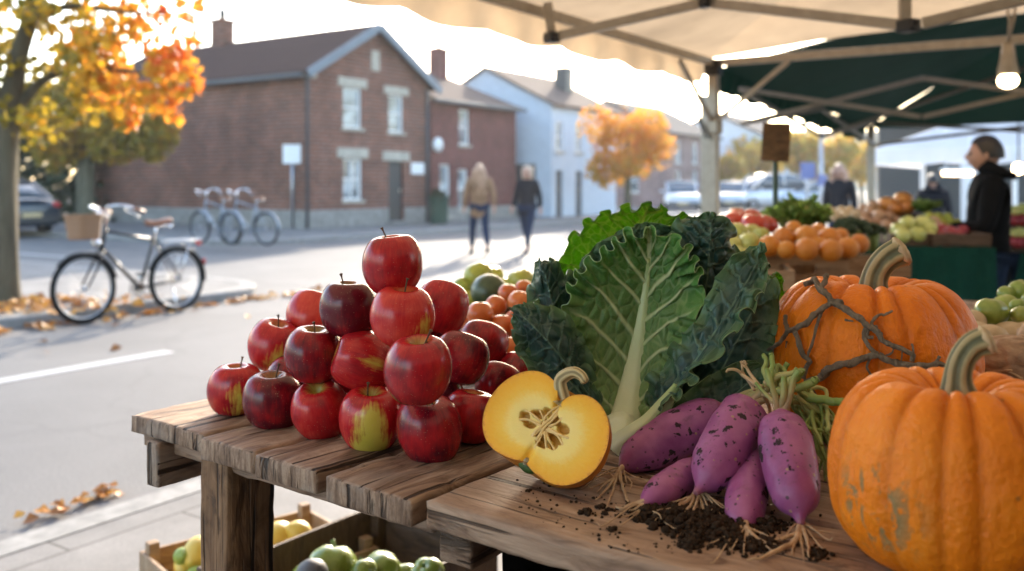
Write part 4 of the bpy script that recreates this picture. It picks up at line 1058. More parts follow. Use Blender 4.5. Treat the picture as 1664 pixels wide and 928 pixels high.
# lamps under the tents
def m_emit(name, c, s):
    m = NM(name); e = m.n('Emission'); e.inputs[0].default_value = (*c, 1); e.inputs[1].default_value = s; return m.out(e.outputs[0])
M_bulb = m_emit('warm lit bulb', (1, .72, .38), 5); M_tubeL = m_emit('warm lit tube', (1, .66, .34), 3)
p = W(1638, 131, 5.0)
bl_ = thing('pendant_lamp', 'lit round bulb hanging on a cord under the green tent edge', 'lamp', p)
m = MB(); m.ball((0, 0, 0), .052, 20, 14, (1, 1, .8)); m.build('bulb', M_bulb, bl_)
m = MB(); m.revolve([(0, .20), (.03, .20), (.04, .12), (.055, .05), (.05, .03), (0, .03)], 18); m.build('socket', M_pole, bl_)
m = MB(); m.tube([(0, 0, .2), (.01, 0, .32), (-.02, 0, .47)], .008, 6); m.tube([(0, 0, .2), (.03, 0, .33), (.05, 0, .47)], .008, 6); m.build('cord', M_pole, bl_)
p = W(1655, 274, 14.0)
b_ = thing('pendant_lamp', 'small lit bulb hanging under the white tent behind the man', 'lamp', p)
m = MB(); m.ball((0, 0, 0), .085, 16, 10); m.build('bulb', M_bulb, b_)
m = MB(); m.tube([(0, 0, .07), (0, 0, .9)], .012, 6); m.build('cord', M_joint, b_)
p = W(1556, 282, 16.0)
b_ = thing('strip_light', 'warm lit strip light under the white tent left of the man', 'lamp', p)
m = MB(); m.box((0, 0, 0), (.52, .09, .075), None, .02); m.build('tube', M_tubeL, b_)
m = MB(); m.box((0, 0, .07), (.56, .11, .05)); m.tube([(-.2, 0, .08), (-.2, 0, .8)], .01, 6); m.tube([(.2, 0, .08), (.2, 0, .8)], .01, 6); m.build('fitting', M_white, b_)
# shop front closing the far end of the market
sh = thing('market_hall', 'dim market hall with pale columns closing the far end', 'building', W(1400, 300, 26) * V((1, 1, 0)) if False else V((12.4, 25, 0)))
for i in range(5):
    m = MB(); m.box(V((12.4 + i * 2.4, 25, 1.6)), (.35, .35, 3.2), None, .02); m.build('column', M_white, sh, True)
m = MB(); m.box(V((17.6, 25.6, 3.6)), (11, 1.4, .8)); m.build('fascia', M_plinth, sh, True)
m = MB(); m.box(V((18.6, 28, 1.6)), (15, .2, 3.2)); m.build('back_wall', M_dark, sh, True)
# ------------------------------------------------------------------ wood
def m_wood(name, dark, mid, light, grey=.0, crack=.5, gs=1.0, axis=0):
    m = NM(name); p0 = m.tc()
    if axis:
        x = m.xyz(p0); c_ = m.n('CombineXYZ')
        for k in range(3): m.put(c_.inputs[k], x[(k + axis) % 3])
        p0 = c_.outputs[0]
    p = m.randvec(p0, 7.0)
    nrm = m.xyz(m.tc('Normal')); endf = m.math('GREATER_THAN', m.math('ABSOLUTE', nrm[axis]), .75)
    warp = m.noise(m.map(p, (1.1, 3, 3)), 2, 3, out='Color')
    q = m.n_in('VectorMath', m.map(p, (1.6, 22 * gs, 22 * gs)), m.n_in('VectorMath', warp, (.0, 7, 7), operation='MULTIPLY').outputs[0], operation='ADD').outputs[0]
    grain = m.noise(q, 1.6, 6, .62); fine = m.noise(m.map(p, (5, 190, 190)), 1, 3, .6); patch = m.noise(m.map(p, (1, 2.2, 2.2)), 5, 4, .6)
    endq = m.noise(m.map(p, (1, 60, 9)), 1.3, 5, .7, .5)
    g = m.mix(endf, grain, endq)
    c = m.ramp(g, [(.32, dark), (.49, mid), (.66, light)])
    c = m.mix(m.math('MULTIPLY', fine, .8), c, m.mix(1, c, (.42, .37, .33), 'MULTIPLY'))
    c = m.mix(m.ramp(patch, [(.52, 0.), (.72, grey)]), c, (.33, .30, .27))
    stain = m.noise(m.map(p, (1.5, 4, 4)), 4.5, 5, .7, .8)
    c = m.mix(m.ramp(stain, [(.60, 0.), (.68, .75)]), c, tuple(k * .45 for k in dark))
    ck = m.noise(m.map(p, (1.3, 42, 42)), 1.7, 2, .5, .3)
    ckm = m.ramp(ck, [(.0, 0.), (.34, 0.), (.385, 1.), (1, 1.)]); inv = m.math('SUBTRACT', 1., ckm)
    eck = m.ramp(m.noise(m.map(p, (1, 34, 3.5)), 1.6, 3, .6, .8), [(.34, 1.), (.40, 0.)])
    cr = m.math('MULTIPLY', m.mix(endf, inv, eck), crack)
    kn = m.vor(m.map(p, (3.2, 9, 9)), 1.15); knm = m.ramp(kn, [(.06, 1.), (.13, .35), (.17, 0.)])
    c = m.mix(m.math('MULTIPLY', knm, .8), c, tuple(k * .5 for k in dark))
    c = m.mix(cr, c, tuple(k * .22 for k in dark))
    h = m.math('SUBTRACT', m.math('ADD', m.math('MULTIPLY', g, .6), m.math('MULTIPLY', fine, .25)), m.math('MULTIPLY', cr, 1.2))
    return m.out(m.pbr(c, m.ramp(patch, [(.3, .55), (.7, .75)]), normal=m.bump(h, 1., .006), spec=.35))
M_wood1 = m_wood('weathered plank wood', (.11, .060, .036), (.32, .21, .142), (.54, .40, .29), .55, .95)
M_wood2 = m_wood('tan plank wood', (.18, .10, .062), (.41, .275, .19), (.57, .41, .30), .3, .8)
M_woodleg = m_wood('rough post wood', (.11, .055, .026), (.27, .15, .075), (.40, .24, .13), .0, 1.0, .8, 2)
M_rail = m_wood('rail wood', (.17, .095, .058), (.36, .235, .16), (.50, .35, .25), .1, .5, 1, 1)
M_beam = m_wood('beam wood', (.10, .055, .033), (.24, .150, .098), (.38, .265, .185), .3, .7, 1, 1)
M_crate1 = m_wood('pale crate wood', (.30, .18, .10), (.44, .29, .17), (.55, .39, .25), .0, .15, .6)
M_crate2 = m_wood('brown crate wood', (.075, .042, .024), (.125, .074, .043), (.175, .108, .066), .0, .3, .6)

def plank(mb, x0, x1, y0, y1, z0, z1, seed=0, rough=.0020, bev=.0042, nx=90, notch=(), chipk=1.0):
    """rough-sawn board along x with worn, wavy arrises. notch: (x centre, y side +-1, width, depth)"""
    cy, cz, hy, hz = (y0 + y1) / 2, (z0 + z1) / 2, (y1 - y0) / 2, (z1 - z0) / 2
    ring = []
    ny, nz = 14, 6
    def edge(a, b, n): return [a + (b - a) * i / n for i in range(n)]
    for y in edge(-1, 1, ny): ring.append((y, -1))
    for z in edge(-1, 1, nz): ring.append((1, z))
    for y in edge(1, -1, ny): ring.append((y, 1))
    for z in edge(1, -1, nz): ring.append((-1, z))
    xs = [x0, x0 + bev * .3, x0 + bev] + [lerp(x0 + bev * 1.6, x1 - bev * 1.6, i / nx) for i in range(nx + 1)] + [x1 - bev, x1 - bev * .3, x1]
    ins = [bev, bev * .3, 0] + [0] * (nx + 1) + [0, bev * .3, bev]
    vs = []
    for x, i_ in zip(xs, ins):
        for a, b in ring:
            y = a * (hy - i_); z = b * (hz - i_)
            ey = max(0, abs(y) - (hy - bev)) / bev; ez = max(0, abs(z) - (hz - bev)) / bev
            if ey > 0 and ez > 0:
                l = math.hypot(ey, ez)
                if l > 1: y = math.copysign(hy - bev + ey / l * bev, y); z = math.copysign(hz - bev + ez / l * bev, z)
            q = V((x * 9, (cy + y) * 9, (cz + z) * 9 + seed * 3.1))
            w = rough * mn.noise(q) + rough * .6 * mn.noise(q * 4)
            wy = rough * 1.6 * mn.noise(V((x * 6, seed, math.copysign(5, a)))) * (abs(a) > .9)
            chip = max(0, mn.noise(V((x * 26, seed * 2.3, 3 * math.copysign(1, a) + 7 * math.copysign(1, b)))) - .32) * .016 * chipk * (abs(a) > .85) * (abs(b) > .6)
            xx = x + (.5 * rough * mn.noise(V((y * 40, z * 40, seed))) + .0015 * mn.noise(V((y * 18, seed, 4)))) * (1 if x < x0 + .02 or x > x1 - .02 else 0)
            for nx_, sd, wd, dp in notch:
                if a * sd > .9: wy -= sd * 0 + math.exp(-((x - nx_) / wd) ** 2) * dp * 1.0 * 0
            flat = .35 if (b > .9 and abs(a) < .8) else 1
            vs.append((xx, cy + y + (w + wy) * (1 if abs(a) > .9 else 0) - math.copysign(chip, a) * (chip > 0), cz + z + w * flat * (1 if abs(b) > .9 else 0) - math.copysign(chip, b) * .7 * (chip > 0)))
    n = len(ring); k = len(xs)
    fs = [(i * n + j, i * n + (j + 1) % n, (i + 1) * n + (j + 1) % n, (i + 1) * n + j) for i in range(k - 1) for j in range(n)]
    fs += [list(range(n))[::-1], list(range((k - 1) * n, k * n))]
    mb.add(vs, fs, True)

TZ = .95
TO = V((-.624, 1.492, 0)); TD = V((.606, .796, 0)); TN = V((.796, -.606, 0))
def T(a, b, z=TZ): return V((TO.x + a * TD.x + b * TN.x, TO.y + a * TD.y + b * TN.y, z))
def on_table(u, v, z=TZ): return G(u, v, z)
tb = thing('plank_table', 'weathered plank table under the apples with a square post leg', 'table', TO, math.atan2(TD.y, TD.x))
th = .032
for i, (a0, b0, b1, n) in enumerate(((.008, .0, .200, 3), (-.012, .220, .345, 4), (-.016, .3525, .480, 5), (-.022, .503, .652, 6))):
    m = MB(); plank(m, a0, 1.30, -b1, -b0, TZ - th, TZ + (.0005 if i else -.003), n); o = m.build('plank', M_wood1, tb)
m = MB(); plank(m, .002, 1.2, -.088, -.053, TZ - th - .072, TZ - th - .002, 11); m.build('side_beam', M_wood1, tb)
m = MB(); plank(m, 0, .64, -.015, .015, -.012, .012, 12); m.xf(Matrix.Translation(V((.045, 0, TZ - th - .015))) @ Matrix.Rotation(R(-90), 4, 'Z')); m.build('front_rail', M_rail, tb)
def post(a, b, w, d, ztop, seed):
    m = MB(); plank(m, 0, ztop, -w / 2, w / 2, -d / 2, d / 2, seed, .0012, .005, 60, (), .25)
    m.xf(Matrix.Translation(V((a, -b, .036))) @ Matrix.Rotation(R(-90), 4, 'Y'))
    return m
for k, (a, b) in enumerate(((.063, .2075), (1.15, .2075), (1.15, .60))):
    m = post(a, b, .070, .086, TZ - th - .04, 20 + k)
    o = m.build('leg', M_woodleg, tb)
    
t2 = thing('plank_table', 'tan plank table under the squash, sweet potatoes and pumpkins', 'table', TO, math.atan2(TN.y, TN.x))
m = MB(); plank(m, .664, 2.35, -.012, .195, TZ - .035, TZ + .0015, 31, .0026, .007); m.build('plank', M_wood2, t2)
for i in range(4):
    m = MB(); plank(m, .672 + .004 * i, 2.35, .201 + i * .2, .396 + i * .2, TZ - .034, TZ - .001, 32 + i); m.build('plank', M_wood2, t2)
m = MB(); plank(m, 0, .95, -.026, .026, -.02, .02, 38); m.xf(Matrix.Translation(V((.69, .012, TZ - .057))) @ Matrix.Rotation(R(90), 4, 'Z')); m.build('cross_beam', M_beam, t2)
for b, a in ((1.3, .2), (2.2, .1), (1.3, .9), (2.2, .9)):
    m = MB(); plank(m, 0, TZ - .035 - .04, -.035, .035, -.035, .035, 41); m.xf(Matrix.Translation(V((b, a, .036))) @ Matrix.Rotation(R(-90), 4, 'Y')); m.build('leg', M_woodleg, t2)

# ------------------------------------------------------------------ wooden crates
def crate(label, loc, rotz, lx, ly, h, mat, slats=2, group=None, posts=True, slot=False, name='wooden_crate'):
    t = thing(name, label, 'crate', loc, rotz, group); tk = .011
    m = MB(); m.box((0, 0, .01), (lx - .002, ly - .002, .014)); m.build('base', mat, t)
    gap = .018 if slats > 1 else 0; sh = (h - gap * (slats - 1)) / slats
    for axis in (0, 1):
        for sg in (-1, 1):
            m = MB()
            for k in range(slats):
                z = .018 + k * (sh + gap) + sh / 2
                L_ = lx if axis == 0 else ly - 2 * tk - .002
                if slot and axis == 0 and k == slats - 1:
                    m.box((-L_ / 4 - .03, sg * (ly / 2 - tk / 2), z), (L_ / 2 - .06, tk, sh), bev=.0015); m.box((L_ / 4 + .03, sg * (ly / 2 - tk / 2), z), (L_ / 2 - .06, tk, sh), bev=.0015)
                    m.box((0, sg * (ly / 2 - tk / 2), z + sh * .32), (.12, tk, sh * .36)); m.box((0, sg * (ly / 2 - tk / 2), z - sh * .36), (.12, tk, sh * .28))
                elif axis == 0: m.box((0, sg * (ly / 2 - tk / 2), z), (L_, tk, sh), bev=.0015)
                else: m.box((sg * (lx / 2 - tk / 2), 0, z), (tk, L_, sh), bev=.0015)
            m.build('side_board', mat, t)
    if posts:
        for sx in (-1, 1):
            for sy in (-1, 1):
                m = MB(); m.box((sx * (lx / 2 - tk - .0155), sy * (ly / 2 - tk - .0155), h / 2 + .03), (.03, .03, h + .03), bev=.003); m.build('corner_post', mat, t)
    return t
M_lemon = plain('lemon peel', (.72, .50, .07), .4, var=.08, scale=60, bump=.25, coat=.15)
def yaw_of(d): return math.atan2(d.y, d.x)
# the brown crate of peppers: rim corners read off the photograph at z = .42
z2 = .42
pc = G(614, 817, z2); pr = G(809, 870, z2)
dx = (pr - pc); Wc = dx.length; ex = dx.normalized(); ey = V((-ex.y, ex.x, 0)); Ln = .62
cc = pc + ex * Wc / 2 - ey * Ln / 2
cr2 = crate('brown wooden crate of green peppers standing beneath the plank table', (cc.x, cc.y, .036), yaw_of(ex), Wc, Ln, z2 - .036 - .018, M_crate2, 2)
z1 = .33
p0 = G(226, 896, z1); p1 = G(500, 826, z1)
dl = (p1 - p0); l1 = dl.length; ex1 = dl.normalized(); ey1 = V((-ex1.y, ex1.x, 0))
w1 = .40; cc1 = p0 + ex1 * l1 / 2 - ey1 * w1 / 2
cr1 = crate('pale wooden crate of lemons behind the square table leg', (cc1.x, cc1.y, .036), yaw_of(ex1), l1, w1, z1 - .036 - .018, M_crate1, 1)
p = cc + ex * (Wc + .10) - ey * .02
crate('dark wooden crate tucked right of the pepper crate under the table', (p.x + .14, p.y - .1, .036), yaw_of(ex), .42, .5, .36, M_crate2, 2)

def m_pepper():
    m = NM('green pepper skin'); p = m.tc(); n = m.noise(m.randvec(p), 22, 3)
    return m.out(m.pbr(m.ramp(n, [(.3, (.13, .20, .025)), (.7, (.26, .31, .05))]), .25, coat=.4))
M_pepper = m_pepper(); M_gstem = plain('green stem', (.14, .20, .05), .6, var=.3, scale=50)
def pepper_mesh(r, lobes=4, tall=1.0, seed=0):
    m = MB()
    def f(d):
        a = math.atan2(d.y, d.x); s = math.hypot(d.x, d.y)
        return 1 + .11 * abs(math.cos(a * lobes / 2 + seed)) * s - .28 * math.exp(-(s / .28) ** 2) + .05 * mn.noise(d * 2 + V((seed, 0, 0)))
    m.ball((0, 0, 0), r, 40, 24, (1, 1, .92 * tall), f); return m
def put(o, p, rot=(0, 0, 0), sc=1.0):
    o.location = p; o.rotation_euler = rot; o.scale = (sc, sc, sc); return o
PG = 'green peppers in the crate under the table'
pm_ = pepper_mesh(1.0).build('green_pepper', M_pepper); tag(pm_, 'green pepper lying in the brown crate beneath the table', 'pepper', PG)
m = MB(); m.tube(spline([(0, 0, .6), (.05, 0, .85), (.16, .05, 1.05)], 8), [.14, .12, .1, .09, .08, .08, .08, .09, .1], 10); m.build('stem', M_gstem, pm_)
def px_r(d, Y): return d / 2 / F * Y
first = True
for u, v, d, rx in ((540, 922, 78, .3), (618, 934, 70, .9), (590, 930, 44, -.5), (694, 934, 54, .4), (655, 948, 60, 1.0), (500, 946, 60, .2)):
    Y = .075 * F / d * 1.0; Y = 2.16 + .1 * rnd.random() if True else Y
    o = pm_ if first else dup(pm_); first = False
    put(o, W(u, v, Y), (rx, rx * .7, rnd.random() * 6), px_r(d, Y))
M_dull = plain('dull purple grey skin', (.09, .085, .085), .5, var=.2)
m = MB(); m.ball((0, 0, 0), 1, 24, 16, (1, 1, .9), lambda d: 1 + .04 * mn.noise(d * 2)); o = m.build('aubergine', M_dull); put(o, W(507, 932, 2.1), (0, 0, 0), px_r(52, 2.1)); tag(o, 'dull grey purple aubergine at the left of the pepper crate', 'vegetable')
m = MB(); m.box((0, 0, 0), (Wc - .03, Ln - .03, .2))
LG = 'lemons in the pale crate'
def lemon(r):
    m = MB()
    m.ball((0, 0, 0), r, 28, 18, (1, 1, 1.18), lambda d: 1 + .16 * max(0, abs(d.z) - .86) / .14); return m
lm_ = lemon(1).build('lemon', M_lemon); tag(lm_, 'yellow lemon heaped in the pale crate by the table leg', 'lemon', LG); first = True
for u, v, d in ((452, 872, 48), (486, 866, 38), (322, 896, 46), (306, 918, 44), (328, 926, 42), (345, 905, 44), (380, 890, 44), (420, 880, 44), (470, 884, 40)):
    Y = 2.42 if u < 350 else 2.62
    o = lm_ if first else dup(lm_); first = False
    put(o, W(u, v, Y), (rnd.random() * 3, rnd.random() * 3, 0), px_r(d, Y))
M_lime = plain('lime peel', (.28, .36, .05), .4, var=.1, scale=50, bump=.2)
m = lemon(1); o = m.build('lime', M_lime); put(o, W(296, 904, 2.40), (1.2, 0, .5), px_r(28, 2.4)); tag(o, 'small green lime at the left edge of the lemon crate', 'lime')
o = dup(o); put(o, W(317, 936, 2.36), (.2, 1, .5), px_r(30, 2.36)); o['label'] = 'green lime at the front corner of the lemon crate'

# ------------------------------------------------------------------ apples
def m_apple():
    m = NM('apple skin'); p = m.tc(); x = m.xyz(p)
    rad = m.math('SQRT', m.math('ADD', m.math('MULTIPLY', x[0], x[0]), m.math('MULTIPLY', x[1], x[1])))
    tone, patch, cav = m.attr('tone', 'OBJECT'), m.attr('patch', 'OBJECT'), m.attr('cavity', 'OBJECT')
    ang = m.math('ARCTAN2', x[1], x[0])
    c = m.n('CombineXYZ'); m.put(c.inputs[0], m.math('MULTIPLY', m.math('COSINE', ang), 2.4)); m.put(c.inputs[1], m.math('MULTIPLY', m.math('SINE', ang), 2.4)); m.put(c.inputs[2], m.math('MULTIPLY', x[2], .35))
    q = m.randvec(c.outputs[0], 20)
    st = m.noise(q, 4.2, 4, .65); st2 = m.noise(q, 13, 3, .7); bl = m.noise(m.randvec(p, 13), 1.5, 4, .55)
    dark, red, pink = (.11, .005, .014), (.46, .012, .018), (.64, .062, .038)
    v = m.math('ADD', m.math('ADD', m.math('MULTIPLY', st, .32), m.math('MULTIPLY', bl, .56)), m.math('MULTIPLY', st2, .12))
    v = m.math('ADD', v, m.math('MULTIPLY', tone, .42))
    col = m.ramp(v, [(.32, dark), (.56, red), (.80, pink), (1, (.60, .14, .06))])
    dirp = m.vmath('DOT_PRODUCT', p, (-.12, -.97, -.30))
    pm = m.math('ADD', m.math('ADD', m.math('SUBTRACT', dirp, m.math('MULTIPLY', m.math('ABSOLUTE', m.math('ADD', x[0], -.12)), .75)), m.math('MULTIPLY', m.math('SUBTRACT', st, .5), .75)), m.math('MULTIPLY', m.math('SUBTRACT', bl, .5), .9))
    pm = m.math('MULTIPLY', m.ramp(m.math('ADD', pm, m.math('MULTIPLY', m.math('SUBTRACT', patch, 1.), .55)), [(.30, 0.), (.62, 1.)]), m.math('GREATER_THAN', patch, .02))
    yel = m.mix(bl, (.50, .43, .05), (.66, .50, .09))
    col = m.mix(pm, col, yel)
    top = m.math('MULTIPLY', m.math('GREATER_THAN', x[2], .2), m.ramp(m.math('SUBTRACT', rad, m.math('MULTIPLY', m.math('ADD', m.math('SUBTRACT', st2, .5), m.math('MULTIPLY', m.math('SUBTRACT', st, .5), 1.3)), m.math('MULTIPLY', cav, .55))), [(.10, 1.), (.42, 0.)]))
    col = m.mix(m.math('MULTIPLY', top, m.math('ADD', .25, cav), clamp=True), col, (.40, .36, .07))
    dots = m.vor(m.randvec(p, 30), 11, rand=1.0); dm = m.ramp(dots, [(.08, 1.), (.15, 0.)])
    dn = m.noise(p, 3, 1); col = m.mix(m.math('MULTIPLY', dm, m.ramp(dn, [(.35, .0), (.6, .62)])), col, (.60, .34, .22))
    h = m.math('ADD', m.math('MULTIPLY', dm, .3), m.noise(p, 26, 2))
    return m.out(m.pbr(col, .24, normal=m.bump(h, .05, .01), spec=.38, coat=.16, coat_r=.05))
M_apple = m_apple(); M_astem = plain('apple stem', (.10, .055, .025), .7, var=.4, scale=8)
prof = spline([(0, .58, 0), (.08, .62, 0), (.16, .72, 0), (.27, .82, 0), (.42, .87, 0), (.62, .83, 0), (.80, .68, 0), (.935, .42, 0), (1.0, .10, 0), (.985, -.22, 0), (.89, -.52, 0), (.74, -.76, 0), (.58, -.89, 0), (.43, -.94, 0), (.30, -.90, 0), (.15, -.80, 0), (0, -.74, 0)], 48)
def apple_mesh(seed, ht=1.0):
    m = MB(); N = 56
    rr = random.Random(seed); ph = rr.random() * 6; tilt = rr.uniform(-.11, .11); k2 = rr.uniform(.015, .055); tp = rr.uniform(-.05, .07)
    def f(u, v):
        a = -2 * PI * u; q = prof[round(v * 48)]; r, z = max(q.x, 0), q.y
        lob = 1 + (.022 * math.cos(5 * a + ph) * (abs(z) ** 1.2)) + k2 * math.cos(2 * a + ph) + .018 * math.cos(a - ph)
        return V((r * lob * (1 + tp * z) * math.cos(a), r * lob * (1 + tp * z) * math.sin(a), z * ht + tilt * r * math.cos(a + ph)))
    m.grid(N, 48, f, cu=True)
    o = m.build('apple', M_apple); d = o.data; bpy.data.objects.remove(o); return d
meshes = []
for s_, h_ in ((1, 1.0), (2, .93), (3, 1.06), (4, 1.0), (5, .97), (6, 1.03), (7, .98)):
    meshes.append(apple_mesh(s_, h_))
stems = []
for k in range(3):
    m = MB(); rr = random.Random(k + 40); dx_, dy_ = rr.uniform(-.12, .12), rr.uniform(-.1, .1); l = rr.uniform(.72, .92)
    m.tube(spline([(0, 0, .48), (dx_ * .3, dy_ * .3, .48 + l * .45), (dx_, dy_, .48 + l * .85), (dx_ * 1.5, dy_ * 1.4, .48 + l)], 12), [.05, .038, .032, .028, .026, .026, .026, .026, .028, .032, .040, .052, .058], 10)
    o = m.build('stem', M_astem); stems.append(o.data); bpy.data.objects.remove(o)
# u, v, px width, tone, yellow patch, cavity, rotation (about view x, y, spin), label
AP = [
 (382, 631, 83, .10, .45, .25, (.10, .05, .3), 'small red apple at the far left end of the bottom row', 1, 1),
 (445, 649, 91, -.35, .0, .2, (.10, -.04, 1.2), 'dark plum red apple second from the left in the bottom row', 1, 1),
 (521, 664, 91, .14, .2, .9, (.38, -.10, 2.2), 'red apple with a yellow green hollow and no stem, third in the bottom row', 1, 0),
 (602, 680, 98, .12, 1.0, .8, (.18, .05, 0), 'apple with a big yellow green patch at the front of the bottom row', 1, 1),
 (697, 695, 105, -.12, .0, .35, (.20, -.05, 1.4), 'nearest deep red apple standing by the gap before the cut squash', 1, 1),
 (766, 675, 92, .0, .15, .4, (.05, .15, 4.0), 'red apple with a faint yellow shoulder touching the left edge of the cut squash', 1, 0),
 (808, 624, 72, -.2, .0, .1, (.1, .3, 2.7), 'purple red apple peeking over the cut squash on its left', 1, 0),
 (842, 606, 66, -.2, .0, .1, (.2, .3, 3.0), 'purple red apple farthest right, low between cut squash and dark cabbage leaves', 1, 0),
 (446, 560, 80, .18, .45, .2, (.12, .22, .4), 'bright red apple above the gap of the two leftmost bottom apples', 0, 1),
 (511, 574, 91, -.22, .0, .45, (.12, .03, 2.0), 'wine red apple in the second row below the big dark apple', 0, 1),
 (588, 586, 93, .12, .1, 1.0, (.5, -1.15, .6), 'apple lying on its side with its green hollow facing left', 0, 0),
 (680, 599, 105, -.04, .0, .4, (.18, .03, 5.0), 'large red apple with a short stem directly above the nearest apple', 0, 1),
 (748, 580, 91, -.2, .0, .0, (.1, .3, 1.0), 'dark red apple right of the large one in the second row', 0, 0),
 (784, 560, 76, -.14, .0, .0, (.2, .25, 2.0), 'red apple behind the dark one, nearest the orange tomatoes', 0, 0),
 (508, 510, 62, .42, .2, .0, (.0, .2, 3.4), 'apple painted pale as if backlit, behind the third row at the left', 0, 0),  # backlight put into the paler skin tone
 (567, 500, 92, -.48, .0, .2, (.12, .0, 2.6), 'blackish red apple left in the third row with an upright stem', 0, 1),
 (655, 512, 98, .36, .15, .1, (.08, .06, .8), 'rosy speckled apple directly under the topmost apple', 0, 1),
 (718, 500, 84, .04, .0, .0, (.12, .25, 1.7), 'red apple at the right end of the third row', 0, 0),
 (638, 428, 96, .02, .0, .15, (.10, -.05, 3.7), 'topmost red apple crowning the pyramid', 0, 1),
]
D0 = .0835
pos = []
for a in AP:
    u, v, d = a[:3]; r0 = D0 / 2
    if a[8]: Y = (CZ - TZ - .93 * r0) * F / (v - V0)
    else: Y = D0 * F / d * 1.0
    pos.append([Y, px_r(d, Y)])
pos[6][0], pos[7][0] = 1.50, 1.62
for i in (6, 7): pos[i][1] = px_r(AP[i][2], pos[i][0])
pos[13][0] = max(pos[13][0], 1.52); pos[14][0] = 1.62
for it in range(400):
    for i in range(len(AP)):
        for j in range(i):
            ci, cj = W(AP[i][0], AP[i][1], pos[i][0]), W(AP[j][0], AP[j][1], pos[j][0])
            mn_ = (pos[i][1] + pos[j][1]) * .955; dd = (ci - cj).length
            if dd < mn_:
                s_ = .25 * (mn_ - dd) * (1 if pos[i][0] >= pos[j][0] else -1)
                wi, wj = (.15 if AP[i][8] else 1), (.15 if AP[j][8] else 1)
                pos[i][0] += s_ * wi; pos[j][0] -= s_ * wj
                for k in (i, j): pos[k][1] = px_r(AP[k][2], pos[k][0])
APG = 'apples stacked in a pyramid'
for i, a in enumerate(AP):
    Y, r = pos[i]; r *= 1.045
    o = bpy.data.objects.new('apple', meshes[(i * 3) % 7]); COL.objects.link(o)
    o['tone'] = float(a[3]); o['patch'] = float(a[4]); o['cavity'] = float(a[5])
    put(o, W(a[0], a[1], Y), (0, 0, 0), r)
    tx_ = -.38 if (a[5] == 0 or i in (6, 7)) else a[6][0]
    M_ = Euler((tx_, 0, 0)).to_matrix() @ Euler((0, a[6][1], 0)).to_matrix() @ Euler((0, 0, a[6][2] if a[4] < .9 else .1)).to_matrix()
    o.rotation_euler = M_.to_euler()
    tag(o, a[7], 'apple', APG)
    if a[9]:
        s_ = bpy.data.objects.new('stem', stems[i % 3]); COL.objects.link(s_); s_.parent = o
        s_.rotation_euler = (.22 * math.sin(i * 2.3), .22 * math.cos(i * 1.7), i * 1.3)
IN = [(472, 616, 84, 1.50), (556, 622, 86, 1.47), (640, 636, 90, 1.42), (712, 640, 88, 1.42), (640, 556, 82, 1.52), (700, 566, 84, 1.50), (590, 560, 78, 1.56), (520, 556, 74, 1.62)]
for i, (u, v, d, Y) in enumerate(IN):
    o = bpy.data.objects.new('apple', meshes[(i * 3) % 7]); COL.objects.link(o); o['tone'] = -.3; o['patch'] = 0.0; o['cavity'] = .1
    put(o, W(u, v, Y), (.2, .3, i * 1.1), px_r(d, Y) * .94); tag(o, 'dark red apple deep inside the pyramid, hidden behind the front ones', 'apple', APG)

m = MB(); m.grid(90, 12, lambda u, v: V((lerp(.78, 2.34, u), .985 + .02 * math.sin(u * 60 + v) + .02 * v, TZ - .036 - v * .87)))  # black sheet added to stand in for the shade under the table
m.build('shade_sheet', m_cloth('black shade sheet', (.010, .009, .009)), t2)
m = MB(); m.grid(50, 12, lambda u, v: V((.70 + .012 * math.sin(u * 40 + v) + .012 * v, lerp(.09, .98, u), TZ - .075 - v * .83)))  # second added shade sheet, along the left end
m.build('shade_sheet', bpy.data.materials['black shade sheet'], t2)
# ------------------------------------------------------------------ pumpkins
def m_pumpkin(name, c0, c1, c2, scars=0):
    m = NM(name); p = m.tc(); x = m.xyz(p)
    rib = m.attr('rib')
    n = m.noise(p, 2.2, 5, .6); f = m.noise(m.map(p, (1, 1, .35)), 26, 4, .65); sp = m.vor(p, 30)
    c = m.ramp(m.math('ADD', m.math('MULTIPLY', n, .6), m.math('MULTIPLY', f, .4)), [(.3, c0), (.52, c1), (.72, c2)])
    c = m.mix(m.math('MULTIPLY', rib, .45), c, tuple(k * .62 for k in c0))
    c = m.mix(m.ramp(sp, [(.06, .35), (.12, 0.)]), c, (.66, .36, .10))
    h = m.math('ADD', m.math('MULTIPLY', f, .5), m.math('MULTIPLY', m.noise(p, 9, 4, .6), .9))
    if scars:
        g = m.math('MULTIPLY', m.ramp(m.vmath('DISTANCE', p, scars), [(.22, 1.), (.50, 0.)]), m.ramp(m.noise(m.map(p, (1, 1, .55)), 6.5, 5, .7, .6), [(.52, 0.), (.57, 1.)]))
        c = m.mix(m.math('MULTIPLY', g, .85), c, (.19, .20, .10)); h = m.math('SUBTRACT', h, m.math('MULTIPLY', g, .35))
    dent = m.ramp(m.vor(p, 2.6), [(.045, 1.), (.07, 0.)])
    c = m.mix(m.math('MULTIPLY', dent, .5), c, (.22, .13, .05))
    return m.out(m.pbr(c, m.ramp(f, [(.3, .30), (.7, .46)]), normal=m.bump(h, .38, .02), spec=.3))
def m_pstem():
    m = NM('pumpkin stem'); st = m.attr('rib'); p = m.tc(); n = m.noise(m.map(p, (1, 1, .4)), 110, 4, .6); n2 = m.noise(p, 40, 3); l = m.attr('along')
    c = m.ramp(m.math('ADD', st, m.math('MULTIPLY', m.math('SUBTRACT', n, .5), .5)), [(.25, (.055, .085, .055)), (.5, (.16, .17, .085)), (.8, (.40, .33, .17))])
    c = m.mix(m.math('MULTIPLY', n2, .5), c, (.34, .27, .13))
    return m.out(m.pbr(c, .55, normal=m.bump(m.math('ADD', n, m.noise(p, 420, 3)), .35, .003), spec=.35))
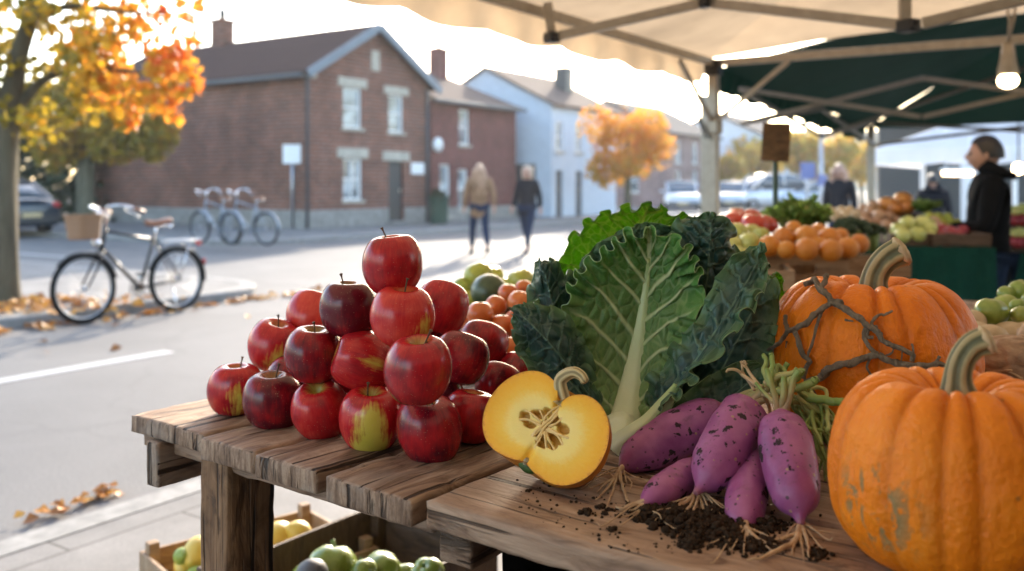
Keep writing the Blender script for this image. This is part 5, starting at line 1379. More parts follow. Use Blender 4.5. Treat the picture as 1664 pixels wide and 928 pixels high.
M_pstem = m_pstem(); M_pcut = plain('cut stem end', (.52, .40, .24), .8, var=.25, scale=30, bump=.4)
def pumpkin(label, c, r, ht, mat, ribs, seed, stem_pts, stem_r, spin=0.0, widths=None):
    t = thing('pumpkin', label, 'pumpkin', (c.x, c.y, TZ))
    rr = random.Random(seed); N = ribs
    off = [rr.uniform(-.32, .32) for _ in range(N)]; amp = [rr.uniform(.45, 1.25) for _ in range(N)]
    pr = spline([(0, .52, 0), (.10, .55, 0), (.22, .66, 0), (.38, .775, 0), (.56, .80, 0), (.75, .70, 0), (.91, .46, 0), (.99, .14, 0), (.995, -.12, 0), (.93, -.42, 0), (.78, -.66, 0), (.58, -.78, 0), (.40, -.78, 0), (.2, -.70, 0), (0, -.66, 0)], 70)
    m = MB()
    edges = [2 * PI * (i + off[i]) / N for i in range(N)]
    def f(u, v):
        a = 2 * PI * u; q = pr[round(v * 70)]; rad, z = max(q.x, 0), q.y * ht / .79
        best = 9; k = 0
        for i, e in enumerate(edges):
            d = abs((a - e - spin + PI) % (2 * PI) - PI)
            if d < best: best, k = d, i
        w = PI / N
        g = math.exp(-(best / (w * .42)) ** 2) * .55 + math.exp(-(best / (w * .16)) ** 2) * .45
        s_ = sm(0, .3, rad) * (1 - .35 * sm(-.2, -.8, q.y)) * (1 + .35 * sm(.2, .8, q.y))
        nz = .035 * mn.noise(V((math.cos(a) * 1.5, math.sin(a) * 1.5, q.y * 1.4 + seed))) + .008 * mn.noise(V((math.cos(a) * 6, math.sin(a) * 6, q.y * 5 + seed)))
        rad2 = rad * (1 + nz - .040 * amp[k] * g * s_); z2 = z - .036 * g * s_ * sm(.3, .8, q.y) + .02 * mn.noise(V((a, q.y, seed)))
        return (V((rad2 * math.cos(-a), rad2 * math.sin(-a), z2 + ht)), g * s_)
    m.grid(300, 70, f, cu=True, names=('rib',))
    lo = min(p.z for p in m.v); m.v = [V((p.x, p.y, p.z - lo)) for p in m.v]
    o = m.build('body', mat, t); o.scale = (r, r, r)
    top = (.52 / .79 + 1) * ht * r - lo * r
    m = MB(); sp = spline(stem_pts, 36); n = 60; k = len(sp)
    T_ = [(sp[min(i + 1, k - 1)] - sp[max(i - 1, 0)]).normalized() for i in range(k)]
    X = T_[0].cross(V((0, 1, 0))).normalized(); vs = []; at = []; al = []
    for i in range(k):
        X = (X - T_[i] * X.dot(T_[i])).normalized(); Y_ = T_[i].cross(X); q = i / (k - 1)
        rad = stem_r * (1 + 1.25 * math.exp(-q / .09) + .10 * q - .12 * math.sin(q * PI))
        for j in range(n):
            a = 2 * PI * j / n; rg = .5 + .5 * math.cos(6 * a + q * 1.4 + seed)
            vs.append(sp[i] + (X * math.cos(a) + Y_ * math.sin(a)) * rad * (1 - .20 * (1 - rg) ** 1.5 + .03 * mn.noise(V((math.cos(a) * 2, math.sin(a) * 2, q * 6))))); at.append(rg); al.append(q)
    fs = [(i * n + j, i * n + (j + 1) % n, (i + 1) * n + (j + 1) % n, (i + 1) * n + j) for i in range(k - 1) for j in range(n)]
    m.add(vs, fs, True, 0, rib=at, along=al); st = m.build('stem', M_pstem, t, True)
    m = MB(); e = sp[-1]; d = T_[-1]
    q = d.to_track_quat('Z', 'Y').to_matrix()
    m.ball((0, 0, 0), stem_r * 1.12, 24, 14, (1, 1, .38), lambda v: 1 + .16 * mn.noise(v * 3 + V((seed, 0, 0))) + .07 * mn.noise(v * 9)); m.v = [q @ p + e for p in m.v]
    m.build('cut_end', M_pcut, st, True)
    return t, o
Y1 = .90; r1 = px_r(2 * 196, Y1); pc1 = W(1550, 770, Y1)
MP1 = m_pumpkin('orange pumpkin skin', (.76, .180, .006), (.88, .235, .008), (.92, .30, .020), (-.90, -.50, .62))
def ps(*l): return [W(*p) for p in l]
pk1, pk1b = pumpkin('large orange pumpkin in front with grey green scuffs on its left side', pc1, r1, .755, MP1, 15, 3, ps((1558, 652, .885), (1556, 615, .885), (1563, 585, .884), (1581, 562, .882), (1604, 553, .878)), px_r(44, .885), .12)
Y2 = 1.374; r2 = px_r(2 * 166, Y2); pc2 = W(1414, 570, Y2)
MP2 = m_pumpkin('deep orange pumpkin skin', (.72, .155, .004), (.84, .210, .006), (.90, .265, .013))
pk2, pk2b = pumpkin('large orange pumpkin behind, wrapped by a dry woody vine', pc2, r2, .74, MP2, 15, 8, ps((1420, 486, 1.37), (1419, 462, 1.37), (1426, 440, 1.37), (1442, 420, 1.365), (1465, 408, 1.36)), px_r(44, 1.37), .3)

# dry vine over the rear pumpkin, laid on its skin
dg = bpy.context.evaluated_depsgraph_get(); dg.update()
mw = Matrix.Translation(pk2.location) @ Matrix.Diagonal((r2, r2, r2, 1))
bv2 = BVHTree.FromPolygons([mw @ v.co for v in pk2b.data.vertices], [list(p.vertices) for p in pk2b.data.polygons])
CAM = V((0, 0, CZ))
def drape(u, v, lift, last=None):
    d = (W(u, v, 1) - CAM).normalized(); h = bv2.ray_cast(CAM, d)
    if h[0] is None:
        Y = last.y if last is not None else Y2; return W(u, v, Y)
    p = h[0] + h[1] * lift
    return p
M_twig = m_bark('dry vine bark', (.20, .155, .115), (.48, .39, .30), 60)
tw = thing('dry_vine', 'dry grey brown woody vine draped over the rear pumpkin', 'vine', (pc2.x, pc2.y, TZ))
def vine(pxs, r0, r1_, lifts=None, knots=True):
    pts = []; last = None
    for i, (u, v) in enumerate(pxs):
        last = drape(u, v, (lifts[i] if lifts else .006) + r0, last); pts.append(last)
    r0 *= .66; r1_ *= .66; k = 7 * len(pts); sp = spline(pts, k)
    sp = [p + V((mn.noise(p * 60), mn.noise(p * 60 + V((9, 0, 0))), mn.noise(p * 60 + V((0, 9, 0))))) * r0 * .55 for p in sp]
    sd = rnd.random() * 9
    rr = [lerp(r0, r1_, i / k) * (1 + .22 * mn.noise(V((i * .5, sd, 0))) + .35 * max(0, mn.noise(V((i * .23, sd, 5))))) for i in range(k + 1)]
    m = MB(); m.tube(sp, rr, 12, fn=lambda q, a: 1 + .14 * math.sin(3 * a + q * 25) + .08 * math.sin(5 * a - q * 30)); return m
strands = [
 ([(1308, 470), (1318, 465), (1330, 466), (1338, 478), (1348, 490), (1360, 497)], .0062, .0058),
 ([(1346, 459), (1343, 470), (1338, 478)], .0050, .0050),
 ([(1372, 500), (1358, 497), (1342, 505), (1330, 518), (1314, 530), (1302, 537), (1290, 540)], .0062, .0052),
 ([(1290, 540), (1284, 550), (1276, 560), (1262, 566), (1256, 574), (1240, 578)], .0048, .0028),
 ([(1286, 517), (1286, 528), (1290, 540)], .0042, .0046),
 ([(1302, 540), (1308, 556), (1312, 574), (1322, 584), (1316, 598), (1314, 612)], .0054, .0048),
 ([(1338, 512), (1332, 532), (1326, 556), (1318, 578)], .0030, .0026),
 ([(1362, 496), (1376, 508), (1392, 520), (1406, 532), (1420, 544)], .0066, .0056),
 ([(1420, 544), (1440, 556), (1458, 567), (1474, 576), (1482, 586)], .0054, .0042),
 ([(1412, 534), (1416, 522), (1426, 516), (1440, 517), (1448, 510)], .0032, .0018),
 ([(1414, 530), (1404, 540), (1406, 556), (1414, 570), (1420, 576)], .0040, .0044),
 ([(1420, 534), (1410, 536), (1408, 548), (1416, 550)], .0034, .0034),
 ([(1318, 618), (1336, 608), (1356, 598), (1378, 592), (1400, 584), (1420, 575)], .0074, .0064),
 ([(1420, 575), (1446, 586), (1470, 593), (1494, 592), (1516, 590), (1536, 600)], .0068, .0046),
 ([(1508, 592), (1514, 586), (1518, 578)], .0034, .0026),
 ([(1488, 592), (1496, 602), (1506, 612)], .0052, .0060),
 ([(1482, 586), (1484, 572), (1482, 560), (1474, 562)], .0024, .0012),
 ([(1412, 580), (1408, 596), (1414, 608), (1420, 610)], .0026, .0012),
 ([(1436, 580), (1448, 574), (1452, 566)], .0022, .0012), ([(1462, 570), (1460, 588), (1454, 610)], .0014, .0008),
 ([(1286, 556), (1284, 566)], .0018, .0010), ([(1262, 566), (1264, 582)], .0018, .0010), ([(1322, 612), (1326, 628), (1332, 640)], .0030, .0012), ([(1334, 606), (1346, 606), (1350, 600)], .0022, .0014), ([(1376, 524), (1388, 526)], .0028, .0012)]
for l, a, b in strands:
    vine(l, a, b).build('branch', M_twig, tw, True)

# ------------------------------------------------------------------ cut squash
M_rind = m_pumpkin('squash rind', (.42, .13, .008), (.56, .21, .012), (.62, .27, .03))
def m_flesh():
    m = NM('squash flesh'); k = m.attr('ring'); cv = m.attr('cavity'); p = m.tc(); a = m.attr('spoke')
    c_ = m.n('CombineXYZ'); m.put(c_.inputs[0], m.math('MULTIPLY', a, 1.)); m.put(c_.inputs[1], m.math('MULTIPLY', k, .6))
    n = m.noise(c_.outputs[0], 16, 4, .6); n2 = m.noise(p, 240, 3)
    kk = m.math('ADD', k, m.math('MULTIPLY', m.math('SUBTRACT', n, .5), .16))
    c = m.ramp(kk, [(.30, (.93, .76, .27)), (.56, (.94, .74, .22)), (.70, (.94, .58, .055)), (.88, (.93, .48, .012)), (.97, (.90, .43, .01)), (1., (.70, .25, .008))])
    c = m.mix(m.math('MULTIPLY', n2, .14), c, (.9, .74, .4))
    c = m.mix(cv, c, m.mix(n, (.50, .25, .025), (.74, .45, .09)))
    return m.out(m.pbr(c, .38, normal=m.bump(m.math('ADD', n2, m.math('MULTIPLY', n, .6)), .25, .0015), spec=.5, sss=.15, sssr=(.03, .015, .004)))
M_flesh = m_flesh(); M_fibre = plain('squash fibre', (.80, .58, .24), .4, var=.1)
en = V((-.33, -.79, .51)).normalized()
up = (V((0, 0, 1)) - en * en.z).normalized(); rt = up.cross(en).normalized()
ay = (up * math.cos(R(-21)) - rt * math.sin(R(-21))).normalized(); ax = ay.cross(en).normalized()
SC = W(884, 694, 1.125)
RX, RH, RD = .0840, .0615, .092
sq = thing('halved_squash', 'halved orange squash showing yellow flesh and seed cavity', 'squash', (SC.x, SC.y, TZ))
spf = spline([(0, .60, 0), (.05, .66, 0), (.13, .80, 0), (.27, .92, 0), (.46, .95, 0), (.66, .86, 0), (.83, .66, 0), (.95, .38, 0), (1.0, .06, 0), (.98, -.26, 0), (.88, -.55, 0), (.72, -.76, 0), (.53, -.86, 0), (.34, -.87, 0), (.19, -.84, 0), (.09, -.80, 0), (0, -.77, 0)], 80)
def S3(x, y, d): return SC + ax * x + ay * y - en * d
NS = 14
m = MB()
def rind(u, v):
    psi = PI * u; q = spf[round(v * 80)]; g = abs(math.sin(psi * NS / 2 * 1.0)) ** .6
    k = 1 + (-.055 * (1 - g) * sm(.1, .4, q.x)) * sm(0, .05, u) * sm(1, .95, u) + .012 * mn.noise(V((math.cos(psi) * 3, math.sin(psi) * 3, q.y * 3))) * sm(0, .05, u) * sm(1, .95, u)
    return (S3(q.x * k * RX * math.cos(psi), q.y * RH, q.x * k * RD * math.sin(psi)), 1 - g)
m.grid(110, 80, rind, names=('rib',)); m.build('rind', M_rind, sq, True)
# the cut face: rings from the rind to the middle, with seed chambers pressed into it
out = [(q.x, q.y) for q in spf] + [(-q.x, q.y) for q in spf[-2:0:-1]]
cells = [(-.20, .22, .16, .10, .5), (.06, .27, .15, .11, -.4), (.30, .16, .15, .13, -.5), (-.42, .01, .10, .13, .1), (-.26, -.10, .12, .09, .6), (.26, -.12, .17, .09, -.35), (.10, -.33, .13, .11, .3), (.30, -.26, .10, .10, -.8), (-.02, -.20, .08, .09, .2), (.0, .06, .10, .16, 0), (-.1, .36, .08, .07, 0)]
def cav(x, y):
    d = 0
    for cx, cy, a, b, r in cells:
        dx, dy = x - cx * .86, y - cy * .86; a, b = a * .82, b * .82; c_, s_ = math.cos(r), math.sin(r)
        e = ((dx * c_ + dy * s_) / a) ** 2 + ((-dx * s_ + dy * c_) / b) ** 2
        e += .75 * mn.noise(V((x * 7, y * 7, 2))) + .35 * mn.noise(V((x * 17, y * 17, 5)))
        d = max(d, sm(1.25, .55, e))
    return d
m = MB(); n = len(out); NR = 110
def face(u, v):
    ox, oy = out[int(round(u * n)) % n]; k = 1 - v
    bx, by = ox * k, oy * k * (.82 + .18 * k) + (-.03) * (1 - k)
    c = cav(bx, by)
    groove = .10 * math.exp(-(bx / .045) ** 2) * (sm(.25, .5, abs(by)))            # the seam along the axis
    round_ = -.035 * sm(.93, 1.0, k) if k < 1 else 0
    dip = .05 * sm(.55, .1, math.hypot(bx, by)) + .22 * c + groove - .012 * mn.noise(V((bx * 5, by * 5, 1))) * sm(1, .9, k)
    edge = .02 * sm(.94, 1., k) * 0
    return (S3(bx * RX, by * RH, dip * RD * .55), k, c, math.atan2(by, bx))
m.grid(n, NR, face, cu=True, names=('ring', 'cavity', 'spoke')); m.build('flesh', M_flesh, sq, True)
m = MB()
fr = random.Random(5)
for pts, w in (([(.06, .56), (.03, .3), (-.03, .05), (-.10, -.22), (-.13, -.40)], .026), ([(.10, .50), (.05, .2), (0, -.02), (-.02, -.30)], .022), ([(.02, .52), (-.06, .26), (-.06, .05)], .018), ([(-.52, .10), (-.3, .12), (-.08, .06)], .018), ([(-.44, -.12), (-.28, -.02), (-.06, .0)], .02),
        ([(.48, .06), (.28, .02), (.04, .02)], .024), ([(.46, -.2), (.25, -.02), (.03, -.02)], .02), ([(.18, .40), (.14, .2), (.05, .06)], .018), ([(.24, -.42), (.12, -.22), (.02, -.06)], .02), ([(-.12, -.34), (-.05, -.12), (-.02, .0)], .02), ([(.40, -.34), (.2, -.2), (.05, -.06)], .014), ([(-.3, .34), (-.14, .2), (-.03, .08)], .014), ([(.02, -.44), (.03, -.2), (.0, -.05)], .016)):
    sp = spline([(x, y, 0) for x, y in pts], 16)
    P_ = [S3(p.x * RX, p.y * RH, (.045 - .03 * math.sin(PI * i / 16) + .02 * mn.noise(V((i * .4, pts[0][0] * 9, 0)))) * RD) for i, p in enumerate(sp)]
    m.tube(P_, [w * RX * (.75 + .5 * abs(i / 8 - 1) + .3 * mn.noise(V((i * .5, pts[0][1] * 7, 3)))) for i in range(17)], 8)
o = m.build('fibre', M_fibre, sq, True); o['kind'] = 'stuff'
M_scar = plain('blossom scar', (.045, .10, .02), .5, var=.4, scale=200); M_scar2 = plain('corky scar', (.38, .32, .2), .8, var=.3, scale=300, bump=.4)
m = MB(); b0 = S3(0, -.76 * RH, .016 * 1)
m.ball((0, 0, 0), .0125, 20, 12, (1.15, .8, .75), lambda d: 1 + .12 * mn.noise(d * 4)); m.v = [b0 + ax * p.x + ay * p.y - en * p.z for p in m.v]; bs = m.build('blossom_end', M_scar, sq, True)
m = MB(); m.ball((0, 0, 0), .0052, 14, 10, (1, 1, .9), lambda d: 1 + .35 * mn.noise(d * 6)); m.v = [S3(0, -.73 * RH, .006) + p for p in m.v]; m.build('scar', M_scar2, bs, True)
def m_sqstem():
    m = NM('squash stem'); st = m.attr('rib'); p = m.tc(); n = m.noise(p, 90, 3)
    return m.out(m.pbr(m.ramp(m.math('ADD', st, m.math('MULTIPLY', m.math('SUBTRACT', n, .5), .5)), [(.2, (.27, .22, .10)), (.7, (.58, .48, .25))]), .6, normal=m.bump(n, .3, .003)))
M_sqstem = m_sqstem()
sp = spline([S3(.0, .50 * RH, .012), S3(.0, .66 * RH, .012), W(910, 622, 1.152), W(919, 610, 1.15), W(933, 605, 1.145), W(945, 611, 1.14), W(952, 622, 1.135)], 30)
m = MB(); vs = []; at = []; k = 31; n = 36; X = ax
for i in range(k):
    T_ = (sp[min(i + 1, k - 1)] - sp[max(i - 1, 0)]).normalized(); X = (X - T_ * X.dot(T_)).normalized(); Y_ = T_.cross(X); q = i / 30
    rad = lerp(.0115, .0055, q ** .8) * (1 + .25 * math.exp(-q / .07)) * (.55 if i == 30 else 1)
    for j in range(n):
        a = 2 * PI * j / n; g = .5 + .5 * math.cos(6 * a + q); vs.append(sp[i] + (X * math.cos(a) + Y_ * math.sin(a)) * rad * (.82 + .18 * g)); at.append(g)
m.add(vs, [(i * n + j, i * n + (j + 1) % n, (i + 1) * n + (j + 1) % n, (i + 1) * n + j) for i in range(k - 1) for j in range(n)] + [list(range((k - 1) * n, k * n))], True, 0, rib=at); m.build('stem', M_sqstem, sq, True)

# ------------------------------------------------------------------ savoy cabbage
def m_cab(name, lam0, lam1, vein, tr, rough=.38, glaze=.0, tint=(.25, .42, .05), pale=None):
    m = NM(name); v = m.attr('vein'); e = m.attr('edge'); p = m.tc(); f = m.attr('fine')
    n = m.noise(p, 28, 4, .6); n2 = m.noise(p, 320, 2)
    c = m.mix(n, lam0, lam1)
    c = m.mix(m.math('MULTIPLY', f, .42), c, tuple(a * .6 + b * .4 for a, b in zip(lam1, vein)))
    c = m.mix(m.math('MULTIPLY', e, .55), c, (.14, .27, .09) if lam1[1] < .15 else tuple(min(1, k * 1.5) for k in lam1))
    if pale: c = m.mix(m.math('MULTIPLY', m.attr('low'), .75), c, pale)
    c = m.mix(v, c, vein)
    h = m.math('ADD', m.math('MULTIPLY', n, .5), m.math('MULTIPLY', n2, .12))
    nr = m.bump(h, .35, .004)
    tc_ = m.mix(m.math('MAXIMUM', v, m.math('MULTIPLY', f, .6)), tint, (.62, .72, .25))
    return m.out(m.mixsh(tr, m.pbr(c, rough, normal=nr, spec=.32), m.transl(tc_, nr)))
M_cin = m_cab('pale cabbage leaf', (.036, .145, .034), (.095, .265, .065), (.70, .79, .48), .25, tint=(.25, .48, .08), pale=(.34, .47, .22))
M_cback = m_cab('backlit cabbage leaf', (.035, .10, .020), (.07, .17, .03), (.34, .48, .14), .55, tint=(.30, .62, .05))
M_cdark = m_cab('blue green cabbage leaf', (.012, .040, .036), (.042, .098, .086), (.12, .22, .16), .12, .28, .0, tint=(.10, .30, .03))
M_crim = plain('leaf rim light', (.24, .36, .16), .4, var=.1)  # pale rim colour painted in for the backlit leaf outline
M_stalk = None
def m_stalk():
    m = NM('cabbage stalk'); l = m.attr('along'); p = m.tc(); n = m.noise(m.map(p, (1, 1, .1)), 220, 3)
    c = m.ramp(m.math('ADD', l, m.math('MULTIPLY', m.math('SUBTRACT', n, .5), .12)), [(.0, (.74, .80, .58)), (.35, (.68, .76, .50)), (.7, (.52, .64, .34)), (1, (.36, .50, .20))])
    return m.out(m.pbr(c, .35, normal=m.bump(n, .15, .002), spec=.5, sss=.1, sssr=(.01, .012, .005)))
M_stalk = m_stalk()
cab = thing('savoy_cabbage', 'large savoy cabbage with crinkled dark green leaves and pale ribs', 'cabbage', on_table(1012, 722))
from mathutils.kdtree import KDTree
def leaf(L, M_, R_, mat, seed, nt=110, na=90, ruf=.010, lam=.034, cup=.0, bull=.0035, nlat=8, vein_w=1.0, mid_w=.055, slope=.30, band=.026, fold=60, ext=1.25, gp=1.3, cs=1.0, und_=(.006, 22), name='leaf'):
    """leaf blade between a left edge, a midrib and a right edge; its margin folds by `fold` degrees and buckles into a frill along its length"""
    rr = random.Random(seed)
    def pl(l): return spline([W(*p) for p in l], nt)
    Lp, Mp, Rp = pl(L), pl(M_), pl(R_); LL = sum((Mp[i + 1] - Mp[i]).length for i in range(nt))
    Ns = []
    for j in range(nt + 1):
        tan = (Mp[min(j + 1, nt)] - Mp[max(j - 1, 0)]).normalized(); acr = Rp[j] - Lp[j]
        if acr.length < 1e-3: acr = Rp[max(j - 4, 0)] - Lp[max(j - 4, 0)]
        N = acr.cross(tan).normalized(); Ns.append(-N if N.y > 0 else N)
    for _ in range(10): Ns = [(Ns[max(i - 1, 0)] + Ns[i] * 2 + Ns[min(i + 1, nt)]).normalized() for i in range(nt + 1)]
    # outline with arc length and outward directions
    bd = [(Lp[j], Ns[j]) for j in range(nt + 1)] + [(Rp[j], Ns[j]) for j in range(nt - 1, -1, -1)]
    nb = len(bd); sl = [0.0]
    for i in range(1, nb): sl.append(sl[-1] + (bd[i][0] - bd[i - 1][0]).length)
    cen = Mp[nt // 2]; tg_ = []
    for i in range(nb):
        t_ = bd[min(i + 3, nb - 1)][0] - bd[max(i - 3, 0)][0]; tg_.append(t_.normalized() if t_.length > 1e-6 else V((0, 0, 1)))
    ow = []
    for i in range(nb):
        o = tg_[i].cross(bd[i][1]).normalized()
        ow.append(o)
    m_ = nb // 4
    if ow[m_].dot(bd[m_][0] - Mp[m_]) < 0: ow = [-o for o in ow]
    kd = KDTree(nb)
    for i, (p, _) in enumerate(bd): kd.insert(p, i)
    kd.balance()
    m = MB(); vs = []; A = {'vein': [], 'edge': [], 'fine': [], 'low': []}; th_m = R(fold)
    ph = [rr.random() * 6.28 for _ in range(4)]
    for j in range(nt + 1):
        t = j / nt; N = Ns[j]
        for i in range(na + 1):
            a = 2 * i / na - 1; b = abs(a); a_s = math.copysign(b ** .85, a); b = abs(a_s); a = a_s
            s = (Lp[j] if a < 0 else Rp[j]) - Mp[j]; wd = s.length
            P0 = Mp[j] + s * b; P = P0 + N * (cup * wd * b ** 2)
            w_ = .022 * mn.noise(V((a * 3, t * 5, seed))) + .035 * mn.noise(V((t * 4.5, 3 if a > 0 else 0, seed + 2)))
            tau = (t - slope * b ** .8 * (1 - .35 * t) + w_) * nlat + (.5 if a < 0 else .0)
            d = abs(tau - math.floor(tau) - .5); wv = .12 * vein_w * (1 - .80 * b)
            lat = sm(wv, wv * .2, d) * sm(1.0, .80, b)
            mid = sm(1.0, .45, b * wd / max(mid_w * (1 - .75 * t) * .25, 1e-5)) if mid_w > 0 else 0
            q = V((a * wd * 62, t * LL * 52, seed * 1.7)) + V((mn.noise(V((a * 4, t * 6, seed))), mn.noise(V((a * 4, t * 6, seed + 5))), 0)) * .5
            F_ = mn.voronoi(q * .85 * cs)[0]; cell = F_[1] - F_[0]; fine = sm(.15, .03, cell) * sm(0, .06, b)
            F2 = mn.voronoi(q * 2.3 * cs)[0]; fine2 = sm(.14, .02, F2[1] - F2[0])
            v_ = max(lat * .85, mid); blad = sm(.0, .5, cell) * (1 - .8 * v_)
            und = und_[0] * mn.noise(V((a * wd * und_[1], t * LL * und_[1], seed + 2)))
            P = P + N * (bull * (blad - .4) * sm(0, .12, b) * sm(0, .08, t) + bull * .9 * lat + und * sm(0, .4, b))
            # frilled margin
            _, k, dist = kd.find(P0)
            bp, bn = bd[k]; o = ow[k]; off = (P0 - bp).dot(tg_[k]); sa = sl[k] + max(-.004, min(.004, off))
            dd = abs((P0 - bp).dot(o)) if dist < band * 1.5 else dist
            dd = min(dist, max(dd, 0)); qf = max(0.0, 1 - dd / band) * sm(.02, .14, t)
            bb = band * (.85 + .35 * mn.noise(V((sa * 9, seed, 1))))
            if qf > 0:
                th = th_m * qf * (.75 + .5 * mn.noise(V((sa * 14, seed, 7))))
                if abs(th) > 1e-3:
                    k_ = qf / th
                    P = P + o * (bb * ext * math.sin(th) * k_ - bb * qf) + N * (bb * ext * (1 - math.cos(th)) * k_)
                N2 = N * math.cos(th) - o * math.sin(th)
                f1 = 6.2832 * sa / lam + 4.5 * mn.noise(V((sa * 15, seed, 3)))
                rf = math.sin(f1 + ph[0]) + .28 * math.sin(f1 * 1.87 + ph[1] + 2 * mn.noise(V((sa * 30, seed, 5))))
                big = .7 + 1.0 * mn.noise(V((sa * 18, seed, 9)))
                g = qf ** gp
                P = P + N2 * (ruf * g * rf * big) + tg_[k] * (-.62 * lam / 6.2832 * g * math.sin(2 * f1 + 2 * ph[0])) + o * (.25 * ruf * g * math.cos(f1 + ph[2]))
            vs.append(P); A['low'].append(sm(.92, .10, t + .22 * b)); A['vein'].append(max(0, min(1, v_ * (1 - .6 * qf)))); A['edge'].append(qf ** 1.5); A['fine'].append(min(1, fine + .45 * fine2))
    k = na + 1
    fs = [(j * k + i, j * k + i + 1, (j + 1) * k + i + 1, (j + 1) * k + i) for j in range(nt) for i in range(na)]
    m.add(vs, fs, True, 0, **A)
    o = m.build(name, [mat, M_crim], cab, True)
    md = o.modifiers.new('Solidify', 'SOLIDIFY'); md.thickness = .0012; md.offset = 0; md.material_offset_rim = 1
    return o
def rib(pts, r, flat=.7, along=(0, 1)):
    sp = spline([W(*p) for p in pts], 40); m = MB(); n = 24; vs = []; al = []; X = V((1, 0, 0))
    for i in range(41):
        T_ = (sp[min(i + 1, 40)] - sp[max(i - 1, 0)]).normalized(); X = (X - T_ * X.dot(T_)).normalized(); Y_ = T_.cross(X); q = i / 40
        k = q * (len(r) - 1); a_ = min(int(k), len(r) - 2); rad = lerp(r[a_], r[a_ + 1], k - a_)
        for j in range(n):
            a = 2 * PI * j / n; g = 1 + .05 * math.cos(5 * a)
            vs.append(sp[i] + (X * math.cos(a) + Y_ * math.sin(a) * flat) * rad * g); al.append(lerp(along[0], along[1], q))
    m.add(vs, [(i * n + j, i * n + (j + 1) % n, (i + 1) * n + (j + 1) % n, (i + 1) * n + j) for i in range(40) for j in range(n)] + [list(range(n))[::-1], list(range(40 * n, 41 * n))], True, 0, along=al)
    return m.build('stalk', M_stalk, cab, True)
# heart leaf, facing us, broad pale rib
leaf([(1000, 722, 1.30), (968, 668, 1.335), (948, 610, 1.35), (931, 545, 1.355), (930, 485, 1.36), (955, 440, 1.375), (990, 412, 1.39), (1022, 388, 1.40), (1052, 384, 1.405)],
     [(1008, 722, 1.31), (1018, 665, 1.372), (1027, 610, 1.40), (1036, 556, 1.415), (1044, 505, 1.42), (1050, 465, 1.42), (1054, 430, 1.415), (1055, 402, 1.41), (1054, 386, 1.407)],
     [(1016, 722, 1.30), (1052, 676, 1.325), (1084, 628, 1.335), (1112, 568, 1.34), (1130, 505, 1.345), (1132, 455, 1.36), (1115, 415, 1.375), (1088, 390, 1.395), (1056, 384, 1.405)],
     M_cin, 3, 280, 210, ruf=.0155, lam=.027, cup=-.02, bull=.0046, nlat=8, mid_w=.05, slope=.27, vein_w=1.35, band=.031, fold=22, ext=1.35, gp=1.0)
rib([(1008, 726, 1.292), (1014, 690, 1.330), (1020, 650, 1.365), (1029, 600, 1.393), (1037, 552, 1.408), (1045, 500, 1.415), (1051, 455, 1.416), (1054, 420, 1.412)], [.027, .0235, .0185, .0140, .0100, .0070, .0046, .0025], .5)
# tall backlit leaf arching behind the heart
leaf([(1000, 700, 1.47), (940, 600, 1.50), (912, 500, 1.50), (912, 440, 1.49), (925, 395, 1.485), (950, 365, 1.48), (975, 346, 1.475), (1010, 338, 1.47), (1055, 330, 1.465)],
     [(1020, 700, 1.49), (1020, 600, 1.55), (1020, 520, 1.565), (1022, 460, 1.56), (1028, 420, 1.55), (1036, 390, 1.53), (1043, 365, 1.51), (1050, 345, 1.485), (1056, 331, 1.466)],
     [(1060, 700, 1.47), (1100, 600, 1.50), (1120, 500, 1.50), (1125, 430, 1.49), (1124, 385, 1.485), (1114, 358, 1.48), (1100, 347, 1.475), (1080, 338, 1.47), (1057, 331, 1.465)],
     M_cback, 11, 190, 140, ruf=.0085, lam=.033, bull=.004, nlat=10, mid_w=.03, slope=.25, band=.028, fold=30, ext=1.2)
# dark leaf rising behind the heart on the right
leaf([(1040, 690, 1.46), (1060, 580, 1.47), (1075, 480, 1.46), (1082, 420, 1.445), (1088, 385, 1.44), (1105, 360, 1.435), (1125, 352, 1.435), (1148, 346, 1.435)],
     [(1070, 690, 1.46), (1110, 600, 1.44), (1135, 520, 1.42), (1148, 460, 1.405), (1152, 415, 1.40), (1154, 385, 1.405), (1155, 362, 1.42), (1150, 346, 1.436)],
     [(1110, 690, 1.47), (1165, 610, 1.47), (1200, 530, 1.46), (1206, 470, 1.45), (1197, 425, 1.445), (1190, 395, 1.44), (1180, 362, 1.44), (1153, 346, 1.437)],
     M_cdark, 17, 150, 120, cs=.62, und_=(.016, 15), ruf=.0095, lam=.042, cup=.12, bull=.009, nlat=11, mid_w=.012, slope=.12, vein_w=.6, band=.024, fold=-50)
# blue green leaf folding diagonally in front on the right
leaf([(1018, 706, 1.275), (1046, 660, 1.29), (1062, 616, 1.29), (1098, 584, 1.28), (1120, 545, 1.28), (1142, 502, 1.285), (1168, 455, 1.30), (1198, 420, 1.315), (1226, 403, 1.325)],
     [(1020, 712, 1.268), (1052, 688, 1.262), (1082, 650, 1.255), (1116, 605, 1.25), (1148, 560, 1.25), (1178, 515, 1.262), (1206, 470, 1.28), (1226, 432, 1.305), (1232, 404, 1.327)],
     [(1022, 716, 1.27), (1050, 700, 1.25), (1080, 668, 1.235), (1112, 634, 1.228), (1150, 590, 1.225), (1190, 545, 1.235), (1222, 500, 1.255), (1246, 450, 1.29), (1238, 406, 1.327)],
     M_cdark, 23, 190, 120, cs=.62, und_=(.016, 15), ruf=.0100, lam=.042, cup=-.10, bull=.007, nlat=9, mid_w=.012, slope=.10, vein_w=.7, band=.026, fold=35, ext=1.2)
rib([(1010, 728, 1.278), (1035, 708, 1.262), (1058, 688, 1.254), (1080, 658, 1.25), (1100, 626, 1.247)], [.023, .0195, .0160, .0115, .005], .8)
